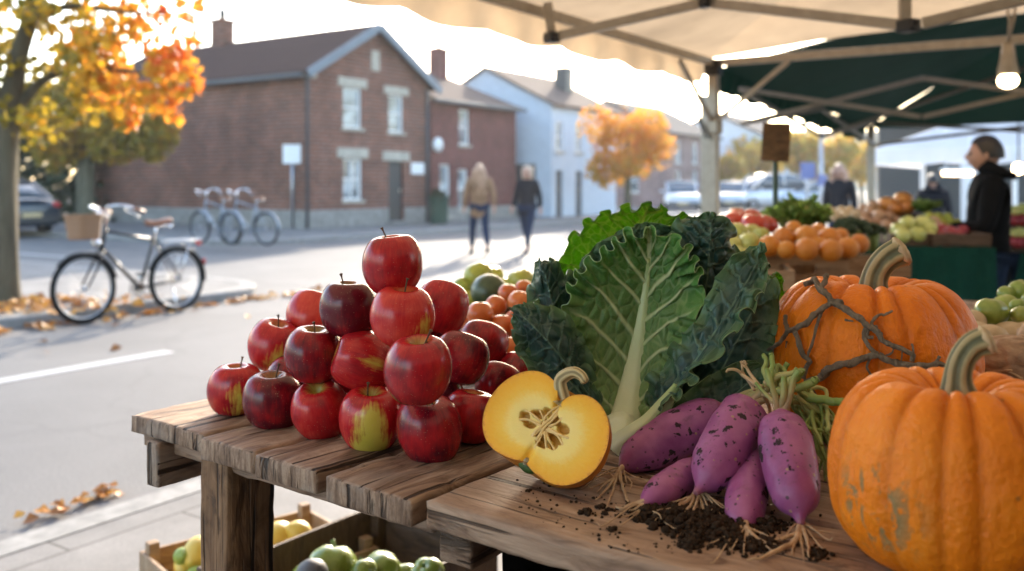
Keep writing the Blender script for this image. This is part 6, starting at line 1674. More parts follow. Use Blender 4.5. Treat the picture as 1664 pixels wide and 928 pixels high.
# left outer leaves
leaf([(985, 690, 1.40), (930, 640, 1.42), (885, 590, 1.425), (862, 530, 1.425), (862, 480, 1.425), (866, 445, 1.42), (872, 422, 1.415)],
     [(990, 690, 1.41), (950, 620, 1.39), (920, 560, 1.375), (902, 510, 1.375), (892, 470, 1.38), (884, 440, 1.395), (876, 421, 1.414)],
     [(1000, 690, 1.42), (985, 600, 1.43), (965, 530, 1.44), (945, 480, 1.44), (925, 450, 1.435), (902, 430, 1.425), (880, 421, 1.416)],
     M_cdark, 31, 150, 110, cs=.62, und_=(.016, 15), ruf=.0095, lam=.040, cup=.05, bull=.008, nlat=10, mid_w=.012, slope=.12, vein_w=.6, band=.024, fold=-40)
leaf([(978, 690, 1.335), (930, 650, 1.33), (890, 625, 1.325), (862, 598, 1.33), (846, 566, 1.335), (836, 535, 1.34), (836, 510, 1.345)],
     [(980, 680, 1.34), (945, 625, 1.315), (915, 585, 1.30), (890, 555, 1.295), (868, 532, 1.30), (850, 515, 1.32), (838, 505, 1.344)],
     [(985, 670, 1.37), (958, 590, 1.36), (938, 545, 1.355), (915, 515, 1.35), (890, 500, 1.345), (862, 496, 1.345), (842, 502, 1.346)],
     M_cdark, 37, 150, 110, cs=.62, und_=(.016, 15), ruf=.0100, lam=.040, cup=.02, bull=.007, nlat=9, mid_w=.012, slope=.12, vein_w=.6, band=.024, fold=40)
leaf([(985, 712, 1.31), (950, 690, 1.30), (915, 668, 1.295), (885, 640, 1.295), (866, 612, 1.305), (858, 592, 1.32)],
     [(985, 700, 1.325), (955, 655, 1.315), (928, 622, 1.31), (902, 600, 1.305), (880, 588, 1.31), (862, 585, 1.322)],
     [(990, 690, 1.35), (965, 620, 1.345), (945, 590, 1.345), (920, 572, 1.345), (895, 570, 1.34), (866, 580, 1.325)],
     M_cdark, 41, 110, 80, cs=.62, und_=(.016, 15), ruf=.009, lam=.040, cup=.02, bull=.004, nlat=8, mid_w=.012, slope=.12, vein_w=.6, band=.022, fold=40)
# dark inner leaf between heart and the backlit one
leaf([(985, 690, 1.42), (935, 600, 1.45), (915, 530, 1.455), (930, 475, 1.455), (946, 436, 1.455), (966, 408, 1.45), (1000, 388, 1.45), (1042, 371, 1.452)],
     [(1010, 690, 1.44), (1020, 590, 1.475), (1026, 520, 1.48), (1030, 470, 1.48), (1034, 430, 1.475), (1038, 405, 1.465), (1042, 386, 1.458), (1045, 372, 1.453)],
     [(1040, 690, 1.45), (1100, 590, 1.475), (1135, 520, 1.475), (1142, 460, 1.47), (1136, 420, 1.465), (1120, 388, 1.46), (1088, 372, 1.455), (1048, 371, 1.453)],
     M_cdark, 43, 130, 110, ruf=.008, lam=.040, bull=.005, nlat=9, mid_w=.012, slope=.15, vein_w=.6, fold=-30)
# backlit pale leaf on the far right
leaf([(1150, 690, 1.48), (1195, 600, 1.49), (1215, 530, 1.485), (1225, 485, 1.48), (1238, 455, 1.475), (1250, 444, 1.47)],
     [(1160, 690, 1.48), (1215, 610, 1.50), (1240, 545, 1.50), (1250, 500, 1.495), (1256, 468, 1.485), (1256, 445, 1.472)],
     [(1175, 690, 1.47), (1240, 620, 1.475), (1270, 560, 1.475), (1278, 510, 1.475), (1274, 470, 1.475), (1262, 446, 1.471)],
     M_cback, 47, 120, 90, ruf=.0065, lam=.034, cup=.05, bull=.004, nlat=8, mid_w=.02, slope=.22, band=.02, fold=30)
# big shaded leaves on the right flank
leaf([(1030, 712, 1.36), (1080, 670, 1.40), (1110, 600, 1.41), (1140, 540, 1.41), (1170, 490, 1.41), (1200, 450, 1.41), (1228, 440, 1.41)],
     [(1040, 715, 1.35), (1110, 680, 1.36), (1160, 620, 1.36), (1195, 560, 1.36), (1220, 510, 1.37), (1236, 470, 1.39), (1234, 440, 1.412)],
     [(1050, 716, 1.35), (1130, 695, 1.35), (1195, 650, 1.345), (1240, 590, 1.35), (1258, 540, 1.37), (1258, 490, 1.39), (1240, 442, 1.414)],
     M_cdark, 53, 120, 100, cs=.62, und_=(.016, 15), ruf=.008, lam=.045, bull=.005, nlat=9, mid_w=.012, slope=.15, vein_w=.6, fold=30)
leaf([(1030, 718, 1.30), (1075, 690, 1.31), (1110, 650, 1.32), (1150, 620, 1.325), (1190, 600, 1.33), (1225, 590, 1.335)],
     [(1035, 722, 1.295), (1085, 706, 1.30), (1135, 680, 1.305), (1180, 650, 1.31), (1212, 625, 1.32), (1232, 595, 1.336)],
     [(1040, 724, 1.295), (1095, 716, 1.295), (1150, 704, 1.295), (1200, 680, 1.30), (1232, 650, 1.31), (1240, 600, 1.337)],
     M_cdark, 59, 110, 80, cs=.62, und_=(.016, 15), ruf=.008, lam=.045, bull=.005, nlat=8, mid_w=.012, slope=.15, vein_w=.6, fold=30)
m = MB(); m.ball((0, 0, 0), 1, 30, 20, (.03, .03, .034), lambda d: 1 + .06 * mn.noise(d * 3)); c_ = W(1008, 722, 1.315); m.v = [p + c_ + V((0, .0, .012)) for p in m.v]
m.at = {'along': [0.0] * len(m.v)}; m.build('stalk_base', M_stalk, cab, True)

# ------------------------------------------------------------------ sweet potatoes
def m_sweet():
    m = NM('purple sweet potato skin'); p = m.tc(); q = m.randvec(p, 3)
    n = m.noise(q, 30, 4, .6); w = m.noise(m.map(q, (1, 1, 1)), 9, 3)
    c = m.ramp(m.math('ADD', m.math('MULTIPLY', n, .5), m.math('MULTIPLY', w, .5)), [(.3, (.19, .040, .15)), (.5, (.31, .085, .235)), (.7, (.42, .145, .30))])
    v = m.vor(m.n_in('VectorMath', q, m.n_in('VectorMath', m.noise(q, 190, 3, out='Color'), (.014, .014, .014), operation='MULTIPLY').outputs[0], operation='ADD').outputs[0], 52)
    sz = m.vor(q, 52, out='Color'); s_ = m.xyz(sz)
    rad = m.math('ADD', m.math('MULTIPLY', m.math('POWER', s_[0], 2.6), .34), m.math('MULTIPLY', m.math('SUBTRACT', m.noise(q, 150, 4, .7), .5), .35))
    dirt = m.ramp(m.math('SUBTRACT', v, rad), [(.03, 1.), (.10, 0.)]); dirt = m.math('MULTIPLY', dirt, m.math('GREATER_THAN', s_[1], .12))
    v2 = m.vor(m.map(q, (1, 1, 1)), 75, out='Distance'); s2 = m.xyz(m.vor(q, 75, out='Color'))
    len_ = m.math('MULTIPLY', m.ramp(m.math('SUBTRACT', v2, m.math('MULTIPLY', s2[1], .14)), [(.03, 1.), (.07, 0.)]), m.math('GREATER_THAN', s2[0], .5))
    c = m.mix(len_, c, (.40, .25, .15)); c = m.mix(m.math('MULTIPLY', dirt, .96), c, (.018, .012, .010))
    v3 = m.vor(q, 130); s3 = m.xyz(m.vor(q, 130, out='Color')); spk = m.math('MULTIPLY', m.ramp(m.math('SUBTRACT', v3, m.math('MULTIPLY', s3[1], .22)), [(.02, 1.), (.10, 0.)]), m.math('GREATER_THAN', s3[0], .55)); c = m.mix(m.math('MULTIPLY', spk, .85), c, (.035, .02, .022))
    sme = m.ramp(m.noise(q, 26, 5, .75, .8), [(.56, 0.), (.72, .55)]); c = m.mix(sme, c, (.10, .05, .06))
    a = m.attr('tip'); c = m.mix(m.math('MULTIPLY', a, .8), c, (.30, .12, .13))
    h = m.math('ADD', m.math('ADD', m.math('MULTIPLY', n, .25), m.math('MULTIPLY', dirt, .9)), m.math('MULTIPLY', len_, .4))
    return m.out(m.pbr(c, m.math('ADD', .40, m.math('MULTIPLY', dirt, .45)), normal=m.bump(h, .5, .004), spec=.4, sss=.05, sssr=(.01, .004, .006)))
M_sweet = m_sweet()
def m_root():
    m = NM('root fibre'); p = m.tc(); n = m.noise(p, 60, 3)
    return m.out(m.pbr(m.ramp(n, [(.3, (.36, .22, .12)), (.7, (.60, .44, .27))]), .6, normal=m.bump(n, .3, .002)))
M_root = m_root()
def m_vinegreen():
    m = NM('green stalk'); l = m.attr('tip'); p = m.tc(); n = m.noise(p, 45, 3)
    c = m.ramp(m.math('ADD', l, m.math('MULTIPLY', m.math('SUBTRACT', n, .5), .5)), [(.1, (.50, .34, .19)), (.45, (.42, .38, .15)), (.9, (.20, .28, .06))])
    return m.out(m.pbr(c, .5, normal=m.bump(n, .2, .002)))
M_vg = m_vinegreen()
SG = 'sweet potatoes in the muddy bunch'
def Wt(u, v, Y):
    p = W(u, v, Y)
    return p if p.z > TZ + .006 else on_table(u, v, TZ + .006)
def sweet(label, axis, rads, seed, roots, stalks):
    b = W(*axis[len(axis) // 2])
    t = thing('sweet_potato', label, 'sweet potato', (b.x, b.y, TZ), 0, SG)
    sp = spline([W(*a) for a in axis], 70); m = MB(); n = 48; X = V((0, 0, 1)); vs = []; at = []; k = 71
    for i in range(k):
        T_ = (sp[min(i + 1, 70)] - sp[max(i - 1, 0)]).normalized(); X = (X - T_ * X.dot(T_)).normalized(); Y_ = T_.cross(X); q = i / 70
        rs = RS[seed][i]
        for j in range(n):
            a = 2 * PI * j / n; c_, s_ = math.cos(a), math.sin(a)
            g = 1 + .07 * mn.noise(V((c_ * 1.2, s_ * 1.2, q * 4 + seed * 7))) + .03 * mn.noise(V((c_ * 3, s_ * 3, q * 14 + seed))) - .05 * max(0, mn.noise(V((seed, 3, q * 16)))) 
            vs.append(sp[i] + (X * c_ + Y_ * s_) * max(rs, .0008) * g); at.append(sm(.93, 1, q) + sm(.05, 0, q))
    m.add(vs, [(i * n + j, i * n + (j + 1) % n, (i + 1) * n + (j + 1) % n, (i + 1) * n + j) for i in range(k - 1) for j in range(n)] + [list(range(n))[::-1], list(range((k - 1) * n, k * n))], True, 0, tip=at)
    m.build('body', M_sweet, t, True)
    m = MB()
    for pts, r0, r1_ in roots:
        s_ = spline([Wt(*p) for p in pts], 26); sd = rnd.random() * 50
        s_ = [p + V((mn.noise(V((i * .35, sd, 0))), mn.noise(V((i * .35, sd, 5))), mn.noise(V((i * .35, sd, 9))))) * .0012 * min(1, i / 4) for i, p in enumerate(s_)]
        m.tube(s_, [lerp(r0, r1_, i / 26) * (1 + .2 * mn.noise(V((i * .6, sd, 2)))) for i in range(27)], 8)
    rr_ = random.Random(seed * 31); e_ = roots[0][0][0]
    for _ in range(5):
        du, dv = rr_.uniform(-70, 45), rr_.uniform(20, 60)
        s_ = spline([Wt(e_[0] + rr_.uniform(-5, 5), e_[1] + 3, e_[2]), Wt(e_[0] + du * .35, e_[1] + dv * .35 + rr_.uniform(-8, 8), e_[2] - .015), Wt(e_[0] + du, e_[1] + dv, e_[2] - .05), Wt(e_[0] + du * 1.2, e_[1] + dv * 1.1 + rr_.uniform(-10, 10), e_[2] - .06)], 20)
        m.tube(s_, [lerp(.0013, .0004, i / 20) for i in range(21)], 6)
    m.build('root_fibres', M_root, t, True)
    if stalks:
        m = MB()
        for pts, r0, r1_ in stalks:
            s_ = spline([W(*p) for p in pts], 30); nn = len(s_)
            b0 = len(m.v); m.tube(s_, [lerp(r0, r1_, i / 30) * (1 + .10 * math.sin(i * .9) * (r0 < .004) + .35 * math.exp(-i / 1.6)) for i in range(31)], 10)
            m.at.setdefault('tip', []).extend([i // 10 / 30 for i in range(len(m.v) - b0)])
        m.build('stalk', M_vg, t, True)
    return t
RS = {}
def RSM(seed, rads): RS[seed] = [max(p.x, .0006) for p in spline([(x, 0, 0) for x in rads], 70)]
def sw(label, axis, rp, seed, roots, stalks=()):
    # radii given in photo pixels at the axis depth
    n = len(rp); ds = [axis[min(int(i / (n - 1) * (len(axis) - 1)), len(axis) - 1)][2] for i in range(n)]
    rads = [r / F * d * .915 for r, d in zip(rp, ds)]; RSM(seed, rads)
    return sweet(label, axis, rads, seed, roots, stalks)
sw('long purple sweet potato lying on the left of the bunch against the cut squash',
   [(1182, 662, 1.245), (1150, 680, 1.235), (1090, 712, 1.215), (1040, 738, 1.195), (1008, 762, 1.175)], [3, 26, 39, 43, 43, 40, 34, 23, 5], 1,
   [([(1012, 758, 1.175), (1000, 776, 1.165), (985, 795, 1.15), (968, 812, 1.12)], .0035, .0006), ([(1006, 762, 1.172), (1010, 785, 1.15), (1018, 808, 1.11), (1024, 822, 1.09)], .003, .0006), ([(998, 778, 1.16), (984, 786, 1.155), (970, 800, 1.13)], .0018, .0005), ([(1004, 764, 1.17), (996, 796, 1.14), (985, 825, 1.08)], .0022, .0005), ([(1000, 778, 1.162), (984, 766, 1.17), (960, 770, 1.17)], .0016, .0005), ([(1012, 770, 1.16), (1026, 784, 1.14), (1022, 800, 1.12)], .0014, .0004)],
   [([(1178, 662, 1.245), (1195, 652, 1.24), (1230, 640, 1.225), (1268, 622, 1.20), (1296, 606, 1.18)], .0062, .0040), ([(1182, 655, 1.245), (1210, 640, 1.25), (1240, 628, 1.245), (1262, 600, 1.24)], .0045, .0026)])
sw('plump purple sweet potato in the middle of the bunch, speckled with soil',
   [(1222, 656, 1.165), (1208, 676, 1.15), (1182, 722, 1.105), (1152, 772, 1.07), (1130, 802, 1.05)], [4, 30, 40, 45, 47, 47, 44, 38, 28, 12, 5], 2,
   [([(1134, 796, 1.078), (1120, 812, 1.06), (1095, 825, 1.045), (1068, 830, 1.045)], .0035, .0007), ([(1132, 800, 1.074), (1142, 822, 1.05), (1146, 846, 1.015)], .003, .0006), ([(1130, 802, 1.074), (1120, 825, 1.05), (1102, 842, 1.022)], .0024, .0006), ([(1136, 804, 1.07), (1124, 840, 1.03), (1118, 850, 1.012)], .0018, .0005), ([(1128, 806, 1.07), (1108, 812, 1.06), (1084, 818, 1.06)], .002, .0005), ([(1140, 806, 1.07), (1154, 812, 1.06), (1162, 806, 1.07)], .0013, .0004)],
   [([(1222, 654, 1.205), (1236, 640, 1.20), (1250, 628, 1.195), (1266, 612, 1.185), (1280, 590, 1.18)], .0060, .0034), ([(1226, 656, 1.20), (1250, 646, 1.19), (1272, 628, 1.175), (1290, 612, 1.17)], .0045, .0030)])
sw('purple sweet potato standing nearest the front pumpkin with long forked roots',
   [(1268, 664, 1.10), (1271, 690, 1.09), (1280, 745, 1.05), (1294, 810, 1.005), (1302, 854, .982)], [4, 24, 34, 41, 46, 48, 47, 43, 34, 14, 5], 3,
   [([(1300, 850, .994), (1294, 876, .97), (1270, 892, .955), (1236, 906, .94), (1214, 910, .935)], .0042, .0007), ([(1302, 852, .992), (1312, 880, .965), (1314, 905, .93)], .003, .0007), ([(1306, 850, .994), (1325, 862, .985), (1352, 866, .98)], .0026, .0006), ([(1298, 858, .988), (1290, 884, .96), (1286, 902, .94)], .0022, .0006), ([(1296, 866, .98), (1268, 876, .97), (1240, 878, .97), (1216, 868, .98)], .0024, .0006), ([(1300, 862, .985), (1302, 890, .955)], .0016, .0005)],
   [([(1264, 664, 1.135), (1260, 645, 1.13), (1252, 620, 1.13), (1246, 600, 1.14)], .0042, .0030), ([(1270, 662, 1.135), (1274, 640, 1.12), (1274, 612, 1.12)], .0048, .0036), ([(1276, 664, 1.13), (1284, 640, 1.12), (1290, 616, 1.115), (1300, 602, 1.11)], .0044, .0036), ([(1268, 662, 1.135), (1254, 650, 1.14), (1240, 636, 1.15), (1228, 622, 1.16)], .0030, .0020)])
sw('small dark purple sweet potato half under the bunch on the left',
   [(1150, 757, 1.13), (1120, 771, 1.115), (1090, 789, 1.09), (1062, 808, 1.062), (1044, 821, 1.045)], [14, 26, 29, 29, 26, 18, 5], 4,
   [([(1050, 814, 1.05), (1030, 820, 1.045), (1010, 826, 1.04), (1000, 822, 1.045)], .0040, .0006), ([(1046, 818, 1.046), (1034, 826, 1.035), (1022, 830, 1.03)], .002, .0005)])
sw('short purple sweet potato low between the middle and the right one',
   [(1228, 730, 1.135), (1222, 766, 1.09), (1213, 808, 1.045), (1208, 840, 1.01), (1210, 860, .987)], [20, 30, 35, 36, 33, 25, 6], 5,
   [([(1212, 850, .99), (1218, 866, .975), (1240, 880, .965), (1262, 886, .955)], .0036, .0007), ([(1210, 856, .985), (1216, 872, .97), (1218, 884, .955)], .0024, .0005), ([(1208, 854, .985), (1196, 862, .98), (1188, 858, .985)], .0018, .0005), ([(1214, 858, .984), (1236, 866, .98), (1256, 876, .965)], .002, .0005)])
# tangle of cut green stalks
tg = thing('stalk_tangle', 'tangle of cut green leaf stalks between sweet potatoes and pumpkins', 'stalks', on_table(1330, 690))
m = MB(); tr = random.Random(12)
def stalk(pts, r0, r1_, tint=(0.5, 1.0)):
    s_ = spline([W(*p) for p in pts], 26); sd = tr.random() * 40
    s_ = [p + V((mn.noise(V((i * .22, sd, 0))), mn.noise(V((i * .22, sd, 5))), mn.noise(V((i * .22, sd, 9))))) * .003 for i, p in enumerate(s_)]
    b0 = len(m.v); m.tube(s_, [lerp(r0, r1_, i / 26) for i in range(27)], 9); m.at.setdefault('tip', []).extend([lerp(tint[0], tint[1], (i // 9) / 26) for i in range(len(m.v) - b0)])
for pts, r0, r1_, ti in (([(1252, 622, 1.16), (1242, 604, 1.17), (1246, 588, 1.18), (1238, 576, 1.19)], .0045, .0026, (.7, .9)), ([(1250, 630, 1.16), (1254, 606, 1.16), (1256, 588, 1.17), (1252, 575, 1.18)], .0042, .0030, (.8, 1)), ([(1240, 634, 1.17), (1216, 618, 1.19), (1202, 604, 1.20), (1184, 600, 1.20), (1181, 606, 1.2)], .0032, .0014, (.1, .2)), ([(1236, 632, 1.17), (1222, 612, 1.19), (1210, 596, 1.20), (1206, 590, 1.2), (1214, 592, 1.2)], .0026, .0012, (.1, .2)),
        ([(1226, 634, 1.18), (1212, 612, 1.2), (1205, 598, 1.2), (1210, 588, 1.2), (1216, 600, 1.2), (1218, 616, 1.19)], .0020, .0010, (.1, .2)), ([(1270, 628, 1.15), (1296, 612, 1.14), (1304, 600, 1.13)], .0050, .0040, (.6, 1)), ([(1262, 636, 1.16), (1300, 630, 1.14), (1322, 620, 1.13), (1326, 614, 1.13)], .0055, .0046, (.7, 1)), ([(1300, 640, 1.16), (1330, 648, 1.15), (1356, 652, 1.14), (1368, 654, 1.13)], .0058, .0048, (.9, 1)),
        ([(1240, 640, 1.17), (1250, 660, 1.18), (1246, 690, 1.18), (1240, 720, 1.16)], .0030, .0014, (.1, .3)), ([(1254, 640, 1.17), (1262, 600, 1.18), (1272, 598, 1.18), (1276, 606, 1.17)], .0036, .0026, (.7, .9)), ([(1244, 622, 1.17), (1262, 612, 1.16), (1288, 606, 1.15), (1296, 600, 1.15)], .0046, .0030, (.3, .8))):
    stalk(pts, r0, r1_, ti)
for i in range(24):
    u0, v0 = tr.uniform(1278, 1320), tr.uniform(628, 660); u3, v3 = tr.uniform(1322, 1372), tr.uniform(680, 800)
    y0 = tr.uniform(1.15, 1.20); y3 = min(tr.uniform(1.06, 1.18), .352 * F / (v3 - V0) if v3 > 760 else 9)
    stalk([(u0, v0, y0), (lerp(u0, u3, .35) + tr.uniform(-22, 30), lerp(v0, v3, .25) + tr.uniform(-18, 10), y0), (lerp(u0, u3, .75) + tr.uniform(-18, 22), lerp(v0, v3, .65) + tr.uniform(-15, 15), (y0 + y3) / 2), (u3, v3, y3)], tr.uniform(.0018, .0042), tr.uniform(.0012, .0026), (tr.uniform(.5, .8), tr.uniform(.75, 1.1)))
m.build('stalks', M_vg, tg, True)['kind'] = 'stuff'

# ------------------------------------------------------------------ soil
M_soil = plain('dark crumbly soil', (.034, .021, .013), .95, var=.6, scale=220, bump=.6, spec=.15)
m = MB(); sr = random.Random(4)
def clod(p, r):
    sd = V((sr.random() * 50, sr.random() * 50, 0))
    m.ball(p, r, 8, 6, (1, 1, .8), lambda d: 1 + .45 * mn.noise(d * 1.8 + sd) + .2 * mn.noise(d * 5 + sd))
heap = [(1052, 838, 26), (1085, 850, 34), (1120, 862, 38), (1150, 872, 40), (1180, 878, 36), (1122, 888, 20), (1210, 886, 28), (1240, 890, 24), (1140, 850, 34), (1100, 835, 26), (1075, 828, 20), (1180, 858, 30), (1160, 840, 30), (1210, 862, 24), (1250, 860, 24), (1030, 828, 12), (1330, 905, 14)]
for u, v, s in heap:
    for _ in range(int(s * 5.2)):
        uu, vv = sr.gauss(u, s * .52), sr.gauss(v, s * .26)
        p = on_table(uu, max(vv, 800)); h_ = max(0, 1 - (abs(uu - u) / s) ** 2) * max(0, 1 - (abs(vv - v) / (s * .55)) ** 2) * s * .00022
        rr_ = sr.uniform(.0010, .0030) * (1.9 if sr.random() < .10 else 1)
        clod(p + V((0, 0, sr.random() * h_ + rr_ * .4 + .0015)), rr_)
for _ in range(260):
    p = on_table(sr.uniform(840, 1340), sr.uniform(775, 905)); b_ = (p - TO).dot(TN); a_ = (p - TO).dot(TD)
    if a_ < -.004: continue
    if b_ < .67: continue
    clod(p + V((0, 0, .002)), sr.uniform(.0006, .0022))
for u, v, r in ((953, 836, .0055), (982, 838, .004), (992, 832, .0035), (994, 864, .0045), (975, 828, .005), (1005, 842, .0035), (860, 800, .003)):
    for _ in range(7): clod(on_table(u, v) + V((sr.gauss(0, r * .6), sr.gauss(0, r * .6), r * .35 + .0012)), r * sr.uniform(.35, .8))
o = m.build('soil', M_soil); struct(o, 'dark crumbly soil spilled under the sweet potatoes', 'soil', 'stuff')
# ------------------------------------------------------------------ fruit heaps
def m_fruit(name, c0, c1, rough=.35, bump=.1, sc=40, coat=.2, big=3):
    m = NM(name); p = m.tc(); q = m.randvec(p, 9); n = m.noise(q, big, 3); f = m.noise(q, sc, 2); r = m.n('ObjectInfo').outputs['Random']
    k = m.math('ADD', m.math('MULTIPLY', n, .6), m.math('MULTIPLY', r, .4))
    return m.out(m.pbr(m.ramp(k, [(.25, c0), (.7, c1)]), rough, normal=m.bump(f, bump, .02), coat=coat, coat_r=.2))
M_tom = m_fruit('orange tomato skin', (.52, .10, .02), (.64, .19, .04), .3, .03)
M_orange = m_fruit('orange peel', (.60, .17, .012), (.72, .27, .02), .42, .35, 34)
M_pear = m_fruit('pale green fruit skin', (.40, .42, .10), (.58, .56, .17), .35, .05)
M_redt = m_fruit('red tomato skin', (.46, .04, .025), (.58, .08, .035), .22, .02)
M_radish = m_fruit('dark red apple skin', (.22, .012, .02), (.36, .03, .045), .35, .05)
M_melon = m_fruit('dark green melon rind', (.035, .065, .03), (.11, .15, .065), .35, .1, 12, .2, 2)
M_ygreen = m_fruit('yellow green skin', (.26, .32, .04), (.46, .46, .07), .35, .06)
M_gtom = m_fruit('green tomato skin', (.20, .30, .05), (.33, .40, .09), .28, .04, 20, .3)
M_onion = m_fruit('onion skin', (.30, .14, .07), (.52, .30, .17), .4, .1)
M_cream_ = m_fruit('cream gourd skin', (.46, .34, .20), (.60, .47, .30), .5, .15, 18)
M_dorange = m_fruit('orange gourd skin', (.50, .16, .03), (.64, .26, .05), .35, .1)
def fruit_mesh(name, mat, fn=None, sc=(1, 1, .95), n=24, stem=True):
    m = MB(); m.ball((0, 0, 0), 1, n, n * 2 // 3, sc, fn); return m.build(name, mat)
def heap(name, cat, label, group, mat, items, size=None, Y=None, fn=None, sc=(1, 1, .95), labels=None, stem=None, dy=0.0):
    proto = fruit_mesh(name, mat, fn, sc)
    if stem is not None:
        m = MB(); m.tube([(0, 0, .78 * sc[2]), (.02, 0, .93 * sc[2] + .04)], [.10, .07], 8)
        for k in range(5):
            a = 2 * PI * k / 5; m.tube([(0, 0, .80 * sc[2]), (.16 * math.cos(a), .16 * math.sin(a), .86 * sc[2] + .03), (.34 * math.cos(a), .34 * math.sin(a), .86 * sc[2])], [.05, .045, .01], 5)
        m.build('calyx', stem, proto)
    out = []
    for i, it in enumerate(items):
        u, v, d = it[:3]; y = it[3] if len(it) > 3 else (size * F / d if Y is None else Y)
        o = proto if i == 0 else dup(proto)
        put(o, W(u, v, y), (rnd.uniform(-.4, .4), rnd.uniform(-.4, .4), rnd.random() * 6), px_r(d, y))
        tag(o, (labels or {}).get(i, label), cat, group); out.append(o)
    return out
dimple = lambda d: 1 - .12 * math.exp(-((1 - d.z) / .06)) + .015 * math.cos(5 * math.atan2(d.y, d.x)) * math.hypot(d.x, d.y)

# --- behind the apples
heap('tomato', 'tomato', 'orange tomato heaped between the apple pyramid and the cabbage', 'orange tomatoes behind the apples', M_tom,
     [(780, 510, 44, 1.86), (806, 497, 36, 2.0), (826, 477, 34, 2.1), (844, 491, 40, 1.98), (851, 469, 30, 2.14), (817, 530, 42, 1.86), (831, 569, 46, 1.74), (757, 509, 28, 2.02), (756, 522, 26, 2.0), (846, 588, 40, 1.70), (848, 530, 40, 1.84), (800, 560, 42, 1.80), (866, 510, 38, 1.96), (780, 540, 40, 1.86), (868, 555, 42, 1.80), (872, 480, 34, 2.1), (800, 528, 38, 1.95), (838, 520, 38, 1.95)], fn=dimple, stem=M_gstem)
heap('small_melon', 'melon', 'dark green ribbed melon behind the orange tomatoes', None, M_melon, [(795, 474, 60, 2.2)], sc=(1, 1, .95), fn=lambda d: 1 + .03 * math.cos(10 * math.atan2(d.y, d.x)) * math.hypot(d.x, d.y))
heap('yellow_pepper', 'pepper', 'yellow green pepper heaped behind the dark melon', 'yellow green peppers behind the melon', M_ygreen,
     [(777, 447, 46, 2.42), (800, 447, 34, 2.5), (845, 455, 40, 2.42), (755, 466, 34, 2.4), (757, 487, 36, 2.35), (866, 460, 34, 2.45), (822, 466, 34, 2.5), (740, 480, 30, 2.45), (774, 478, 36, 2.4)], fn=lambda d: 1 + .10 * abs(math.cos(math.atan2(d.y, d.x) * 2)) * math.hypot(d.x, d.y) - .2 * math.exp(-(math.hypot(d.x, d.y) / .3) ** 2) * (d.z > 0), sc=(1, 1, .9))
bx = W(812, 545, 2.22)
bc = thing('wooden_crate', '', '', (0, 0, 0)); bpy.data.objects.remove(bc)
crate('shallow crate carrying the melon and yellow green peppers behind the tomatoes', (bx.x + .04, bx.y + .10, TZ + .001), STREET, .50, .30, .055, M_crate2, 1, posts=False)
st_b = thing('market_table', 'long plank table behind the apple table carrying crates and baskets', 'table', S(2.7, -.75), STREET)
m = MB()
for i in range(6): plank(m, -.75, 1.35, -.55 + i * .19, -.55 + i * .19 + .182, .825, .86, 60 + i, nx=30)
m.build('table_top', M_wood1, st_b)
for x in (-.65, 1.25):
    for y in (-.45, .45): m = MB(); m.box((x, y, .43), (.07, .07, .79)); m.build('leg', M_wood1, st_b)

# --- orange crate and its neighbours
YO = 3.2
oc = W(1311, 470, YO)
crate('pale wooden crate full of oranges behind the rear pumpkin', (oc.x - .01, oc.y + .14, .862), R(-9), .335, .30, .195, M_crate1, 2, posts=True, slot=True)
heap('orange', 'orange', 'orange piled in the pale crate behind the rear pumpkin', 'oranges in the pale crate', M_orange,
     [(1250, 400, 37, 3.16), (1273, 388, 37, 3.28), (1278, 406, 31, 3.12), (1311, 385, 38, 3.26), (1311, 405, 39, 3.10), (1348, 388, 38, 3.26), (1350, 407, 38, 3.10), (1378, 403, 36, 3.16), (1396, 396, 33, 3.28), (1295, 391, 30, 3.3), (1330, 400, 32, 3.22), (1290, 372, 28, 3.4), (1330, 376, 28, 3.4), (1366, 384, 28, 3.4)], sc=(1, 1, .97), fn=lambda d: 1 - .03 * math.exp(-(1 - d.z) / .01))
for k_, (u, v, lx, ly, lab) in enumerate(((1210, 440, .30, .34, 'low crate of pale green apples right of the cabbage'), (1222, 400, .34, .30, 'crate of red tomatoes behind the pale green apples'), (1390, 425, .36, .3, 'crate of broccoli behind the orange crate'), (1302, 420, .36, .3, 'crate holding the tall leafy greens'))):
    Yk = (3.16, 3.62, 3.72, 3.72)[k_]; q = W(u, v, Yk)
    hh = max(.08, q.z - .862); crate(lab, (q.x, q.y, .862), R(-12), lx, ly, hh, M_crate1, 1 if hh < .14 else 2, posts=False)
heap('pale_apple', 'apple', 'pale green apple heaped right of the cabbage', 'pale green apples by the oranges', M_pear,
     [(1199, 377, 32, 3.34), (1190, 398, 34, 3.2), (1203, 415, 32, 3.06), (1218, 394, 36, 3.2), (1237, 382, 28, 3.32), (1222, 378, 30, 3.36), (1182, 416, 30, 3.1), (1224, 416, 32, 3.06), (1182, 380, 26, 3.38), (1240, 400, 28, 3.24)], fn=dimple)
heap('tomato', 'tomato', 'large red tomato heaped behind the pale green apples', 'red tomatoes by the cabbage', M_redt,
     [(1193, 359, 36, 3.58), (1227, 366, 46, 3.5), (1247, 364, 34, 3.6), (1198, 350, 30, 3.72), (1222, 354, 34, 3.72), (1178, 360, 28, 3.64), (1210, 372, 30, 3.54)], fn=dimple, sc=(1.05, 1.05, .82), stem=M_gstem)
M_greens = m_leaf('salad leaf', [(0, (.07, .16, .03)), (.5, (.16, .29, .05)), (1, (.34, .44, .12))], .45)
M_broc = plain('broccoli florets', (.030, .055, .025), .8, var=.5, scale=160, bump=.6)
